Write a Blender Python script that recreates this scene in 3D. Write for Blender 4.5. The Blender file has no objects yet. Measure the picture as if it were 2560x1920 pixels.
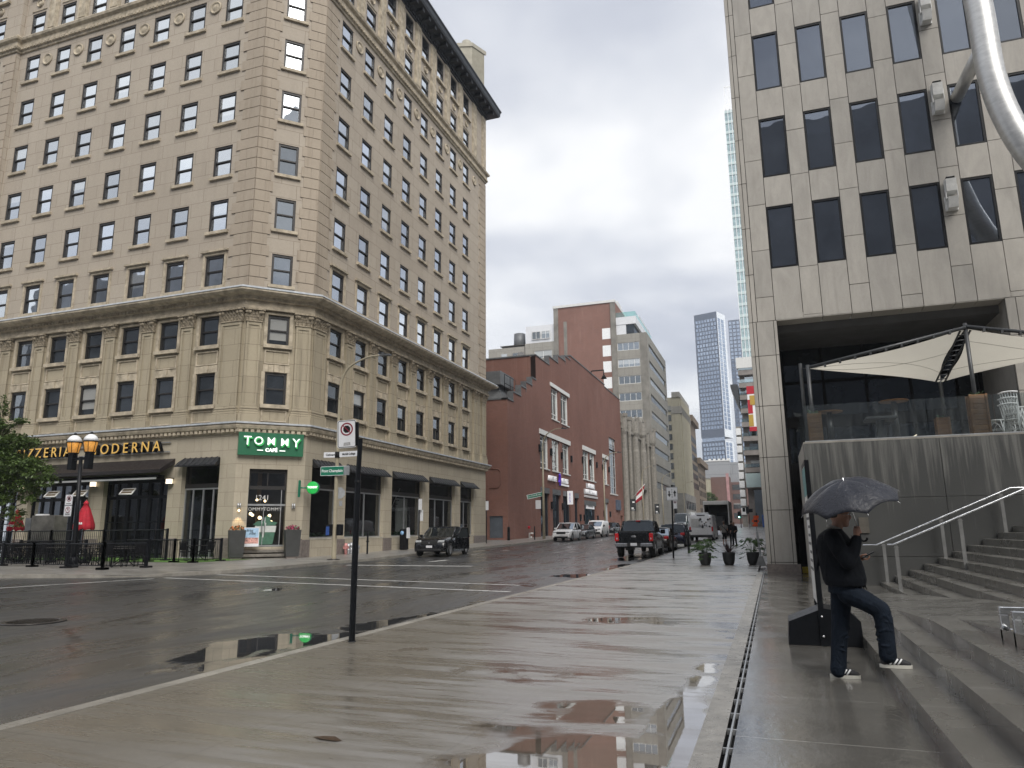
import bpy, bmesh, math, random
from math import pi, sin, cos, tan, sqrt, radians
from mathutils import Vector, Matrix
random.seed(7)
scene = bpy.context.scene
COL = scene.collection

# ---------------------------------------------------------------- camera
cam_d = bpy.data.cameras.new('camera')
cam = bpy.data.objects.new('camera', cam_d)
COL.objects.link(cam)
YAW, PITCH, ROLL, FPX = -0.33986333, 0.20120831, -0.00932662, 1799.67
cf = Vector((sin(YAW) * cos(PITCH), cos(YAW) * cos(PITCH), sin(PITCH)))
cr0 = Vector((cos(YAW), -sin(YAW), 0)); cu0 = cr0.cross(cf)
cr = cos(ROLL) * cr0 + sin(ROLL) * cu0
cu = -sin(ROLL) * cr0 + cos(ROLL) * cu0
cam.matrix_world = Matrix(((cr.x, cu.x, -cf.x, 0), (cr.y, cu.y, -cf.y, 0), (cr.z, cu.z, -cf.z, 1.57), (0, 0, 0, 1)))
cam_d.sensor_fit = 'HORIZONTAL'; cam_d.sensor_width = 36.0
cam_d.lens = FPX / 2560 * 36.0
cam_d.clip_start = 0.1; cam_d.clip_end = 5000
scene.camera = cam
scene.view_settings.view_transform = 'Standard'
scene.view_settings.look = 'None'
scene.view_settings.exposure = 1.35
scene.view_settings.gamma = 1.0
scene.cycles.use_denoising = True
scene.cycles.max_bounces = 6
scene.cycles.diffuse_bounces = 3
scene.cycles.glossy_bounces = 4
scene.cycles.transparent_max_bounces = 8
scene.cycles.sample_clamp_indirect = 4.0

# ---------------------------------------------------------------- node helpers
def new_mat(name):
    m = bpy.data.materials.new(name); m.use_nodes = True
    nt = m.node_tree; nt.nodes.clear()
    out = nt.nodes.new('ShaderNodeOutputMaterial')
    b = nt.nodes.new('ShaderNodeBsdfPrincipled')
    nt.links.new(b.outputs[0], out.inputs[0])
    return m, nt, b
class N:
    """thin wrapper that makes chains of nodes short to write"""
    def __init__(s, nt): s.nt = nt
    def n(s, t, **k):
        x = s.nt.nodes.new(t)
        for a, v in k.items(): setattr(x, a, v)
        return x
    def put(s, sock, v):
        if isinstance(v, bpy.types.NodeSocket): s.nt.links.new(v, sock)
        else: sock.default_value = v
    def m(s, op, a, b=None, c=None, clamp=False):
        x = s.n('ShaderNodeMath', operation=op); x.use_clamp = clamp
        s.put(x.inputs[0], a)
        if b is not None: s.put(x.inputs[1], b)
        if c is not None: s.put(x.inputs[2], c)
        return x.outputs[0]
    def v(s, op, a, b=None):
        x = s.n('ShaderNodeVectorMath', operation=op)
        s.put(x.inputs[0], a)
        if b is not None:
            s.put(x.inputs[3 if op == 'SCALE' else 1], b)
        return x.outputs['Value'] if op in ('DOT_PRODUCT', 'LENGTH', 'DISTANCE') else x.outputs[0]
    def xyz(s, x, y, z=0.0):
        c = s.n('ShaderNodeCombineXYZ')
        s.put(c.inputs[0], x); s.put(c.inputs[1], y); s.put(c.inputs[2], z)
        return c.outputs[0]
    def sep(s, v):
        c = s.n('ShaderNodeSeparateXYZ'); s.put(c.inputs[0], v); return c.outputs
    def pos(s): return s.n('ShaderNodeNewGeometry').outputs['Position']
    def obj(s): return s.n('ShaderNodeTexCoord').outputs['Object']
    def noise(s, vec, scale=1.0, detail=3.0, rough=0.55, dist=0.0):
        x = s.n('ShaderNodeTexNoise'); s.put(x.inputs['Vector'], vec)
        x.inputs['Scale'].default_value = scale; x.inputs['Detail'].default_value = detail
        x.inputs['Roughness'].default_value = rough; x.inputs['Distortion'].default_value = dist
        return x.outputs['Fac']
    def vor(s, vec, scale=1.0, feature='F1'):
        x = s.n('ShaderNodeTexVoronoi', feature=feature); s.put(x.inputs['Vector'], vec)
        x.inputs['Scale'].default_value = scale
        return x
    def ramp(s, fac, *stops, interp='LINEAR'):
        x = s.n('ShaderNodeValToRGB'); s.put(x.inputs[0], fac); e = x.color_ramp
        e.interpolation = interp
        while len(e.elements) < len(stops): e.elements.new(0.5)
        for q, (p, c) in zip(e.elements, stops):
            q.position = p
            q.color = (c, c, c, 1) if isinstance(c, (int, float)) else (*c, 1)
        return x.outputs[0]
    def mr(s, v, a, b, c=0.0, d=1.0, smooth=False):
        x = s.n('ShaderNodeMapRange'); x.clamp = True
        if smooth: x.interpolation_type = 'SMOOTHSTEP'
        s.put(x.inputs[0], v)
        for i, q in enumerate((a, b, c, d)): s.put(x.inputs[i + 1], q)
        return x.outputs[0]
    def mix(s, f, a, b, mode='MIX'):
        x = s.n('ShaderNodeMix', data_type='RGBA', blend_type=mode)
        s.put(x.inputs[0], f)
        for i, q in ((6, a), (7, b)):
            if isinstance(q, tuple) and len(q) == 3: q = (*q, 1)
            if isinstance(q, (int, float)): q = (q, q, q, 1)
            s.put(x.inputs[i], q)
        return x.outputs[2]
    def bump(s, h, strength=0.3, dist=0.02):
        x = s.n('ShaderNodeBump'); s.put(x.inputs['Height'], h)
        s.put(x.inputs['Strength'], strength); x.inputs['Distance'].default_value = dist
        return x.outputs[0]
    def facade(s):
        """(metres along the wall, height, 0) for any upright face"""
        g = s.n('ShaderNodeNewGeometry')
        t = s.v('CROSS_PRODUCT', g.outputs['True Normal'], (0, 0, 1))
        u = s.v('DOT_PRODUCT', g.outputs['Position'], t)
        z = s.sep(g.outputs['Position'])[2]
        return s.xyz(u, z, 0.0), u, z
    def brick(s, vec, w, h, c1, c2, mortar, ms=0.012, off=0.5):
        x = s.n('ShaderNodeTexBrick'); s.put(x.inputs['Vector'], vec)
        x.offset = off
        x.inputs['Scale'].default_value = 1.0
        for k, v in (('Color1', c1), ('Color2', c2), ('Mortar', mortar)): x.inputs[k].default_value = (*v, 1)
        x.inputs['Mortar Size'].default_value = ms; x.inputs['Mortar Smooth'].default_value = 0.1
        x.inputs['Brick Width'].default_value = w; x.inputs['Row Height'].default_value = h
        return x.outputs['Color'], x.outputs['Fac']

# ---------------------------------------------------------------- sky and sun
SUN_EL, SUN_AZ = radians(47), radians(142)      # azimuth from +Y towards +X
w = bpy.data.worlds.new("World"); scene.world = w; w.use_nodes = True
wt = w.node_tree; wn = N(wt)
bg = wt.nodes['Background']
sky = wn.n('ShaderNodeTexSky', sky_type='NISHITA'); sky.sun_disc = False
sky.sun_elevation = SUN_EL; sky.sun_rotation = SUN_AZ
d = wt.nodes.new('ShaderNodeTexCoord').outputs['Generated']
dx, dy, dz = wn.sep(d)
k = wn.m('ADD', wn.m('MAXIMUM', dz, 0.0), 0.22)
pv = wn.xyz(wn.m('DIVIDE', dx, k), wn.m('DIVIDE', dy, k), 0.0)
c1 = wn.noise(wn.v('ADD', pv, (2.3, 0.4, 0)), 0.95, 5, 0.5, 0.25)
c2 = wn.noise(wn.v('ADD', pv, (0.7, 1.9, 0)), 2.6, 4, 0.5, 0.2)
cc = wn.m('ADD', wn.m('MULTIPLY', c1, 0.75), wn.m('MULTIPLY', c2, 0.25))
cl = wn.ramp(cc, (0.38, (0.21, 0.22, 0.255)), (0.46, (0.265, 0.275, 0.305)), (0.52, (0.345, 0.352, 0.37)), (0.59, (0.45, 0.45, 0.45)))
hz = wn.mr(dz, 0.0, 0.16, 1.0, 0.0)
cl = wn.mix(hz, cl, (0.36, 0.365, 0.38))
cl10 = wn.v('SCALE', cl, 10.0)
bgc = wn.mix(0.93, sky.outputs[0], cl10)
wt.links.new(bgc, bg.inputs[0]); bg.inputs[1].default_value = 0.1
sd = bpy.data.lights.new('sun', 'SUN'); sd.energy = 1.5; sd.angle = radians(40); sd.color = (1.0, 0.96, 0.9)
sun = bpy.data.objects.new('sun', sd); COL.objects.link(sun)
sdir = Vector((sin(SUN_AZ) * cos(SUN_EL), cos(SUN_AZ) * cos(SUN_EL), sin(SUN_EL)))
sun.rotation_euler = sdir.to_track_quat('Z', 'Y').to_euler()

# ---------------------------------------------------------------- mesh helpers
class Frame:
    def __init__(s, o, t, n): s.o = Vector((o[0], o[1], 0)); s.t = Vector((t[0], t[1], 0)); s.n = Vector((n[0], n[1], 0))
    def __call__(s, u, dd, z): 
        p = s.o + s.t * u + s.n * dd; return (p.x, p.y, z)
XYZ = lambda x, y, z: (x, y, z)
class MB:
    def __init__(s): s.v = []; s.f = []; s.m = []; s.sm = []
    def add(s, vs, fs, mi=0, smooth=False):
        b = len(s.v); s.v += [tuple(q) for q in vs]
        for f in fs: s.f.append([i + b for i in f]); s.m.append(mi); s.sm.append(smooth)
        return s
    def poly(s, pts, mi=0): return s.add(pts, [list(range(len(pts)))], mi)
    def hexa(s, p, mi=0):
        return s.add(p, [(0, 3, 2, 1), (4, 5, 6, 7), (0, 1, 5, 4), (1, 2, 6, 5), (2, 3, 7, 6), (3, 0, 4, 7)], mi)
    def box(s, x0, x1, y0, y1, z0, z1, mi=0, F=XYZ):
        return s.hexa([F(x0, y0, z0), F(x1, y0, z0), F(x1, y1, z0), F(x0, y1, z0), F(x0, y0, z1), F(x1, y0, z1), F(x1, y1, z1), F(x0, y1, z1)], mi)
    def bevbox(s, x0, x1, y0, y1, z0, z1, b=0.02, mi=0, F=XYZ):
        """a box whose upper and vertical edges are chamfered"""
        def ring(e, z): return [(x0 + e + b, y0 + e, z), (x1 - e - b, y0 + e, z), (x1 - e, y0 + e + b, z), (x1 - e, y1 - e - b, z), (x1 - e - b, y1 - e, z), (x0 + e + b, y1 - e, z), (x0 + e, y1 - e - b, z), (x0 + e, y0 + e + b, z)]
        r = [ring(b, z0), ring(0, z0 + b), ring(0, z1 - b), ring(b, z1)]
        vs = [F(*q) for rr in r for q in rr]; fs = [list(range(7, -1, -1)), list(range(24, 32))]
        for k in range(3):
            for i in range(8):
                j = (i + 1) % 8; fs.append((k * 8 + i, k * 8 + j, k * 8 + 8 + j, k * 8 + 8 + i))
        return s.add(vs, fs, mi)
    def tube(s, path, r, n=8, mi=0, cap=True, smooth=True, flat=1.0):
        P = [Vector(p) for p in path]; R = r if isinstance(r, (list, tuple)) else [r] * len(P)
        vs = []; a = None
        for i, p in enumerate(P):
            t = (P[min(i + 1, len(P) - 1)] - P[max(i - 1, 0)])
            t = t.normalized() if t.length > 1e-9 else Vector((0, 0, 1))
            if a is None: a = t.orthogonal().normalized() if abs(t.z) > 0.95 else Vector((0, 0, 1)).cross(t).normalized()
            else: a = (a - t * a.dot(t)); a = a.normalized() if a.length > 1e-6 else t.orthogonal().normalized()
            b = t.cross(a)
            for k in range(n):
                w_ = 2 * pi * k / n; q = p + a * (cos(w_) * R[i]) + b * (sin(w_) * R[i] * flat); vs.append(tuple(q))
        fs = []
        for i in range(len(P) - 1):
            for k in range(n):
                j = (k + 1) % n; fs.append((i * n + k, i * n + j, i * n + n + j, i * n + n + k))
        s.add(vs, fs, mi, smooth)
        if cap:
            b = len(s.v) - len(vs); L = (len(P) - 1) * n
            s.f.append([b + k for k in range(n - 1, -1, -1)]); s.m.append(mi); s.sm.append(False)
            s.f.append([b + L + k for k in range(n)]); s.m.append(mi); s.sm.append(False)
        return s
    def cyl(s, p0, p1, r0, r1=None, n=12, mi=0, smooth=True): return s.tube([p0, p1], [r0, r0 if r1 is None else r1], n, mi, True, smooth)
    def lathe(s, prof, c=(0, 0, 0), n=16, mi=0, smooth=True, F=None):
        vs = []; fs = []
        for r, z in prof:
            for k in range(n):
                w_ = 2 * pi * k / n; q = (c[0] + r * cos(w_), c[1] + r * sin(w_), c[2] + z); vs.append(F(*q) if F else q)
        for i in range(len(prof) - 1):
            for k in range(n):
                j = (k + 1) % n; fs.append((i * n + k, i * n + j, i * n + n + j, i * n + n + k))
        s.add(vs, fs, mi, smooth)
        b = len(s.v) - len(vs); L = (len(prof) - 1) * n
        if prof[0][0] > 1e-4: s.f.append([b + k for k in range(n - 1, -1, -1)]); s.m.append(mi); s.sm.append(False)
        if prof[-1][0] > 1e-4: s.f.append([b + L + k for k in range(n)]); s.m.append(mi); s.sm.append(False)
        return s
    def ball(s, c, r, n=12, m=8, mi=0):
        rx, ry, rz = r if isinstance(r, (tuple, list)) else (r, r, r)
        prof = [(max(sin(pi * i / m), 1e-5), -cos(pi * i / m)) for i in range(m + 1)]
        vs = []; fs = []
        for q, z in prof:
            for k in range(n): vs.append((c[0] + rx * q * cos(2 * pi * k / n), c[1] + ry * q * sin(2 * pi * k / n), c[2] + rz * z))
        for i in range(m):
            for k in range(n):
                j = (k + 1) % n; fs.append((i * n + k, i * n + j, i * n + n + j, i * n + n + k))
        return s.add(vs, fs, mi, True)
    def prism(s, poly, h0, h1, M, mi=0, smooth=False):
        """poly: (a, b) pairs, M maps (a, b, h) to a point"""
        n = len(poly); vs = [M(a, b, h0) for a, b in poly] + [M(a, b, h1) for a, b in poly]
        fs = [list(range(n - 1, -1, -1)), list(range(n, 2 * n))]
        s.add(vs, fs, mi)
        s.add(vs, [(i, (i + 1) % n, n + (i + 1) % n, n + i) for i in range(n)], mi, smooth)
        return s
    def sweep(s, path, prof, mi=0, closed=False):
        """prof (out, z) swept along a ground path with mitres; the outside is on the right of the path"""
        P = [Vector((p[0], p[1])) for p in path]; n = len(prof); vs = []
        def nrm(a, b): t = (b - a).normalized(); return Vector((t.y, -t.x))
        for i, p in enumerate(P):
            a = nrm(P[i - 1], p) if i > 0 else nrm(p, P[i + 1]); b = nrm(p, P[i + 1]) if i < len(P) - 1 else a
            m_ = (a + b).normalized(); k_ = 1 / max(m_.dot(a), 0.3)
            for o_, z in prof: q = p + m_ * (o_ * k_); vs.append((q.x, q.y, z))
        fs = []
        for i in range(len(P) - 1):
            for j in range(n - 1 if not closed else n):
                jj = (j + 1) % n; fs.append((i * n + j, i * n + n + j, i * n + n + jj, i * n + jj))
        s.add(vs, fs, mi)
        s.add(vs[:n], [list(range(n - 1, -1, -1))], mi); s.add(vs[-n:], [list(range(n))], mi)
        return s
    def wall(s, F, u0, u1, z0, z1, holes, depth, mi=0, rev=None, dd=0.0):
        """a wall face with real openings and their reveals"""
        hs = [h for h in holes if h[1] > u0 and h[0] < u1 and h[3] > z0 and h[2] < z1]
        us = sorted({u0, u1, *[min(max(q, u0), u1) for h in hs for q in h[:2]]})
        zs = sorted({z0, z1, *[min(max(q, z0), z1) for h in hs for q in h[2:4]]})
        for a, b in zip(zs, zs[1:]):
            run = None
            for c_, d_ in zip(us, us[1:]):
                inside = any(h[0] < (c_ + d_) / 2 < h[1] and h[2] < (a + b) / 2 < h[3] for h in hs)
                if not inside and run is None: run = c_
                if inside and run is not None: s.poly([F(run, dd, a), F(c_, dd, a), F(c_, dd, b), F(run, dd, b)], mi); run = None
            if run is not None: s.poly([F(run, dd, a), F(u1, dd, a), F(u1, dd, b), F(run, dd, b)], mi)
        r = mi if rev is None else rev
        for ua, ub, za, zb in [h[:4] for h in hs]:
            e = dd - depth
            s.poly([F(ua, dd, za), F(ua, dd, zb), F(ua, e, zb), F(ua, e, za)], r)
            s.poly([F(ub, e, za), F(ub, e, zb), F(ub, dd, zb), F(ub, dd, za)], r)
            s.poly([F(ua, dd, zb), F(ub, dd, zb), F(ub, e, zb), F(ua, e, zb)], r)
            s.poly([F(ua, e, za), F(ub, e, za), F(ub, dd, za), F(ua, dd, za)], r)
        return s
    def mesh(s, name, mats, fix=True):
        me = bpy.data.meshes.new(name); me.from_pydata(s.v, [], s.f)
        for q in (mats if isinstance(mats, (list, tuple)) else [mats]): me.materials.append(q)
        me.polygons.foreach_set('material_index', s.m); me.polygons.foreach_set('use_smooth', s.sm)
        if fix:
            b = bmesh.new(); b.from_mesh(me); bmesh.ops.recalc_face_normals(b, faces=b.faces); b.to_mesh(me); b.free()
        me.update(); return me
    def build(s, name, mats, parent=None, world=False, fix=True):
        return link(name, s.mesh(name, mats, fix), parent, world)
WORLDM = {}
def link(name, me, parent=None, world=False):
    o = bpy.data.objects.new(name, me); COL.objects.link(o)
    WORLDM[o] = Matrix.Identity(4)
    if parent is not None:
        o.parent = parent
        if world: o.matrix_parent_inverse = WORLDM[parent].inverted()
        else: WORLDM[o] = WORLDM[parent].copy()
    return o
def tag(o, label=None, cat=None, group=None, kind=None):
    if label: o['label'] = label
    if cat: o['category'] = cat
    if group: o['group'] = group
    if kind: o['kind'] = kind
    return o
def thing(name, label, cat, loc=(0, 0, 0), rz=0.0, group=None):
    o = bpy.data.objects.new(name, None); COL.objects.link(o)
    o.empty_display_size = 0.2
    o.location = loc; o.rotation_euler = (0, 0, rz)
    WORLDM[o] = Matrix.Translation(loc) @ Matrix.Rotation(rz, 4, 'Z')
    return tag(o, label, cat, group)
def copy_tree(o, parent=None):
    c = o.copy(); COL.objects.link(c)
    if parent is not None: c.parent = parent
    for ch in list(o.children): copy_tree(ch, c)
    return c
def place(o, loc, rz=0.0, label=None):
    o.location = loc; o.rotation_euler = (0, 0, rz)
    if label: o['label'] = label
    WORLDM[o] = Matrix.Translation(loc) @ Matrix.Rotation(rz, 4, 'Z')
    return o
def text_mesh(body, size, depth=0.01, align='CENTER', spacing=1.0, shear=0.0, bold=0.0):
    """flat lettering in the local x-z plane, facing -y, centred on the origin"""
    cu_ = bpy.data.curves.new('lettering', 'FONT'); cu_.body = body; cu_.size = size; cu_.extrude = depth / 2
    cu_.align_x = align; cu_.align_y = 'CENTER'; cu_.space_character = spacing; cu_.shear = shear; cu_.offset = bold
    cu_.resolution_u = 3
    o = bpy.data.objects.new('lettering', cu_); COL.objects.link(o)
    dg = bpy.context.evaluated_depsgraph_get()
    me = bpy.data.meshes.new_from_object(o.evaluated_get(dg))
    bpy.data.objects.remove(o)
    me.transform(Matrix.Rotation(pi / 2, 4, 'X'))
    return me
def lettering(name, body, size, mat, parent, M, depth=0.01, **k):
    me = text_mesh(body, size, depth, **k); me.transform(M); me.materials.clear(); me.materials.append(mat)
    return link(name, me, parent, True)
def face_matrix(F, u, dd, z):
    """places text_mesh output on a facade frame: x runs along the wall, -y looks outwards"""
    p = F(u, dd, z); t = F.t; n = F.n
    return Matrix(((t.x, -n.x, 0, p[0]), (t.y, -n.y, 0, p[1]), (0, 0, 1, p[2]), (0, 0, 0, 1)))
def sstep(a, b, x): t = min(max((x - a) / (b - a), 0), 1); return t * t * (3 - 2 * t)
# ---------------------------------------------------------------- materials
def simple(name, col, rough=0.5, metal=0.0, var=0.12, scale=3.0, bump=0.0, bscale=20.0, spec=0.5, obj=True, emit=None, coat=0.0):
    m, nt, b = new_mat(name); n = N(nt)
    vec = n.obj() if obj else n.pos()
    if var > 0:
        f = n.noise(vec, scale, 4, 0.6)
        c = n.mix(n.mr(f, 0.3, 0.7), tuple(q * (1 - var) for q in col), tuple(min(q * (1 + var), 1) for q in col))
        nt.links.new(c, b.inputs['Base Color'])
        r = n.mr(n.noise(vec, scale * 2.3, 3), 0.3, 0.7, max(rough - 0.06, 0.02), min(rough + 0.08, 1))
        nt.links.new(r, b.inputs['Roughness'])
    else:
        b.inputs['Base Color'].default_value = (*col, 1); b.inputs['Roughness'].default_value = rough
    b.inputs['Metallic'].default_value = metal; b.inputs['Specular IOR Level'].default_value = spec
    b.inputs['Coat Weight'].default_value = coat; b.inputs['Coat Roughness'].default_value = 0.03
    if bump: nt.links.new(n.bump(n.noise(vec, bscale, 5, 0.6), bump, 0.01), b.inputs['Normal'])
    if emit:
        b.inputs['Emission Color'].default_value = (*(emit[1] if len(emit) > 1 else col), 1); b.inputs['Emission Strength'].default_value = emit[0]
    return m
def stone(name, ca, cb, mortar, bw, bh, ms=0.012, stain=0.35, rough=0.8, streak=0.25, dirt=(0.06, 0.055, 0.05)):
    m, nt, b = new_mat(name); n = N(nt); vec, u, z = n.facade()
    c, fac = n.brick(vec, bw, bh, ca, cb, mortar, ms)
    big = n.noise(n.pos(), 0.12, 4, 0.6); fine = n.noise(n.pos(), 6.0, 5, 0.65)
    c = n.mix(n.mr(big, 0.35, 0.7, 0, stain), c, tuple(q * 0.62 for q in ca), 'MIX')
    c = n.mix(n.mr(fine, 0.3, 0.75, 0.0, 0.28), c, tuple(q * 0.6 for q in ca))
    st = n.noise(n.xyz(n.m('MULTIPLY', u, 2.2), n.m('MULTIPLY', z, 0.16), 0.0), 1.0, 4, 0.6)
    c = n.mix(n.mr(st, 0.52, 0.78, 0, streak), c, dirt)
    nt.links.new(c, b.inputs['Base Color']); b.inputs['Roughness'].default_value = rough
    b.inputs['Specular IOR Level'].default_value = 0.25
    h = n.m('ADD', n.m('MULTIPLY', fac, -0.6), n.m('MULTIPLY', fine, 0.35))
    nt.links.new(n.bump(h, 0.5, 0.015), b.inputs['Normal'])
    return m
def glass(name, tint=(0.02, 0.025, 0.03), refl=(0.25, 0.6), col=(0.80, 0.86, 0.92), rough=0.015, wav=0.004, blind=0.0):
    """window glass over a dark room: a mirror of varying strength, some with pale blinds behind it"""
    m = bpy.data.materials.new(name); m.use_nodes = True; nt = m.node_tree; nt.nodes.clear(); n = N(nt)
    out = n.n('ShaderNodeOutputMaterial'); oi = n.n('ShaderNodeObjectInfo')
    df = n.n('ShaderNodeBsdfDiffuse'); gl = n.n('ShaderNodeBsdfGlossy'); mx = n.n('ShaderNodeMixShader')
    rnd = oi.outputs['Random']
    if blind > 0:
        tc = n.sep(n.n('ShaderNodeTexCoord').outputs['Generated'])
        r2 = n.m('FRACT', n.m('MULTIPLY', rnd, 17.3))
        has = n.m('LESS_THAN', n.m('FRACT', n.m('MULTIPLY', rnd, 7.7)), blind)
        low = n.m('GREATER_THAN', tc[2], n.m('MULTIPLY_ADD', r2, -0.9, 0.95))
        slat = n.mr(n.m('SINE', n.m('MULTIPLY', n.sep(n.pos())[2], 90.0)), -1, 1, 0.75, 1.0)
        bc = n.mix(slat, (0.10, 0.10, 0.10), (0.36, 0.36, 0.34))
        room = n.mix(n.mr(n.noise(n.pos(), 1.3, 3), 0.4, 0.7), tint, tuple(q * 2.6 for q in tint))
        nt.links.new(n.mix(n.m('MULTIPLY', has, low), room, bc), df.inputs[0])
    else:
        room = n.mix(n.mr(n.noise(n.pos(), 0.9, 3), 0.4, 0.7), tint, tuple(q * 2.2 for q in tint))
        nt.links.new(room, df.inputs[0])
    gl.inputs[0].default_value = (*col, 1); gl.inputs[1].default_value = rough
    nt.links.new(n.bump(n.noise(n.pos(), 1.1, 1), 0.25, wav * 4), gl.inputs['Normal'])
    fr = n.n('ShaderNodeLayerWeight'); fr.inputs[0].default_value = 0.35
    base = n.mr(n.m('FRACT', n.m('MULTIPLY', rnd, 3.1)), 0, 1, refl[0], refl[1])
    f = n.m('ADD', base, n.m('MULTIPLY', fr.outputs['Fresnel'], 0.5), clamp=True)
    nt.links.new(f, mx.inputs[0]); nt.links.new(df.outputs[0], mx.inputs[1]); nt.links.new(gl.outputs[0], mx.inputs[2])
    nt.links.new(mx.outputs[0], out.inputs[0])
    return m
def clear_glass(name, refl=0.14, tint=(0.86, 0.9, 0.9), dirt=0.0):
    m = bpy.data.materials.new(name); m.use_nodes = True; nt = m.node_tree; nt.nodes.clear(); n = N(nt)
    out = n.n('ShaderNodeOutputMaterial'); tr = n.n('ShaderNodeBsdfTransparent'); gl = n.n('ShaderNodeBsdfGlossy'); mx = n.n('ShaderNodeMixShader')
    tr.inputs[0].default_value = (*tint, 1); gl.inputs[1].default_value = 0.02; gl.inputs[0].default_value = (0.9, 0.95, 1, 1)
    fr = n.n('ShaderNodeLayerWeight'); fr.inputs[0].default_value = 0.3
    f = n.m('ADD', n.m('MULTIPLY', fr.outputs['Fresnel'], 0.6), refl, clamp=True)
    nt.links.new(f, mx.inputs[0]); nt.links.new(tr.outputs[0], mx.inputs[1]); nt.links.new(gl.outputs[0], mx.inputs[2])
    res = mx.outputs[0]
    if dirt:
        df = n.n('ShaderNodeBsdfDiffuse'); df.inputs[0].default_value = (0.26, 0.28, 0.28, 1); m2 = n.n('ShaderNodeMixShader')
        p = n.sep(n.pos())
        s_ = n.noise(n.xyz(n.m('MULTIPLY', p[0], 5.0), n.m('MULTIPLY', p[1], 5.0), n.m('MULTIPLY', p[2], 0.7)), 1.0, 4, 0.7)
        nt.links.new(n.mr(s_, 0.35, 0.8, 0.0, dirt), m2.inputs[0]); nt.links.new(res, m2.inputs[1]); nt.links.new(df.outputs[0], m2.inputs[2]); res = m2.outputs[0]
    nt.links.new(res, out.inputs[0])
    return m
def panel_stone(name, col):
    m, nt, b = new_mat(name); n = N(nt); vec, u, z = n.facade()
    f1 = n.noise(n.xyz(n.m('MULTIPLY', u, 1.5), n.m('MULTIPLY', z, 0.5), 0.0), 1.6, 5, 0.65, 0.6); f2 = n.noise(n.pos(), 14, 4, 0.6)
    st = n.noise(n.xyz(n.m('MULTIPLY', u, 5.0), n.m('MULTIPLY', z, 0.25), 0.0), 1.0, 4, 0.6)
    c = n.mix(n.mr(f1, 0.3, 0.75), tuple(q * 0.84 for q in col), tuple(q * 1.1 for q in col))
    c = n.mix(n.mr(f2, 0.3, 0.7, 0, 0.18), c, tuple(q * 0.7 for q in col))
    c = n.mix(n.mr(st, 0.55, 0.8, 0, 0.3), c, tuple(q * 0.55 for q in col))
    nt.links.new(c, b.inputs['Base Color']); b.inputs['Roughness'].default_value = 0.7; b.inputs['Specular IOR Level'].default_value = 0.3
    nt.links.new(n.bump(f2, 0.12, 0.01), b.inputs['Normal'])
    return m

M = {}
M['lime'] = stone('limestone', (0.45, 0.395, 0.325), (0.41, 0.355, 0.29), (0.22, 0.18, 0.14), 1.72, 0.86, 0.013, 0.3, streak=0.12)
M['lime_low'] = stone('weathered_limestone', (0.43, 0.375, 0.275), (0.37, 0.32, 0.235), (0.17, 0.14, 0.105), 1.5, 0.9, 0.012, 0.5, streak=0.5, dirt=(0.10, 0.085, 0.06))
M['lime_shop'] = stone('shopfront_limestone', (0.45, 0.40, 0.31), (0.40, 0.355, 0.275), (0.24, 0.2, 0.155), 1.15, 0.74, 0.011, 0.45, streak=0.22)
M['quoin'] = stone('rusticated_limestone', (0.43, 0.365, 0.29), (0.38, 0.32, 0.25), (0.18, 0.145, 0.11), 30, 30, 0.001, 0.55, streak=0.45, dirt=(0.13, 0.095, 0.065))
M['trim'] = simple('carved_limestone', (0.41, 0.355, 0.27), 0.8, 0, 0.35, 2.5, 0.5, 9, spec=0.25, obj=False)
M['capital'] = simple('dirty_carved_limestone', (0.30, 0.255, 0.19), 0.85, 0, 0.5, 8, 0.8, 22, spec=0.2, obj=False)
M['plinth'] = simple('pinkish_granite', (0.17, 0.145, 0.13), 0.45, 0, 0.3, 8, 0, spec=0.5, obj=False)
M['ledge'] = simple('lead_flashing', (0.33, 0.35, 0.37), 0.45, 0.0, 0.2, 4, obj=False)
M['bronze'] = simple('dark_window_metal', (0.028, 0.026, 0.025), 0.45, 0.3, 0.15, 6)
M['roofmetal'] = simple('dark_copper_cornice', (0.022, 0.026, 0.034), 0.5, 0.2, 0.35, 3, obj=False)
M['darkmetal'] = simple('dark_standing_seam_metal', (0.045, 0.047, 0.052), 0.38, 0.6, 0.25, 5, obj=False)
M['black'] = simple('black_painted_metal', (0.006, 0.007, 0.009), 0.38, 0.0, 0.2, 9, spec=0.22)
M['blackmatte'] = simple('matt_black', (0.006, 0.006, 0.007), 0.65, 0, 0.2, 9, spec=0.18)
M['rubber'] = simple('tyre_rubber', (0.014, 0.014, 0.014), 0.75, 0, 0.15, 9)
M['alu'] = simple('grey_aluminium', (0.42, 0.43, 0.44), 0.35, 0.7, 0.1, 6)
M['steel'] = simple('brushed_stainless_steel', (0.60, 0.61, 0.62), 0.22, 1.0, 0.12, 5)
M['white'] = simple('white_paint', (0.78, 0.79, 0.79), 0.45, 0, 0.06, 5)
M['offwhite'] = simple('off_white_metal', (0.62, 0.62, 0.6), 0.5, 0, 0.12, 5)
M['win'] = glass('window_glass', (0.012, 0.014, 0.017), (0.5, 0.85), (0.88, 0.93, 0.98), blind=0.3)
M['winlow'] = glass('dim_window_glass', (0.014, 0.016, 0.018), (0.10, 0.30), (0.8, 0.86, 0.92), blind=0.4)
M['windark'] = glass('tinted_window_glass', (0.010, 0.011, 0.013), (0.22, 0.34), (0.60, 0.66, 0.76))
M['shopglass'] = clear_glass('shop_glass', 0.10, (0.72, 0.75, 0.75))
M['railglass'] = clear_glass('railing_glass', 0.035, (0.86, 0.89, 0.89), dirt=0.14)
M['interior'] = simple('dim_shop_interior', (0.035, 0.032, 0.03), 0.8, 0, 0.5, 1.5, obj=False)
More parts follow.
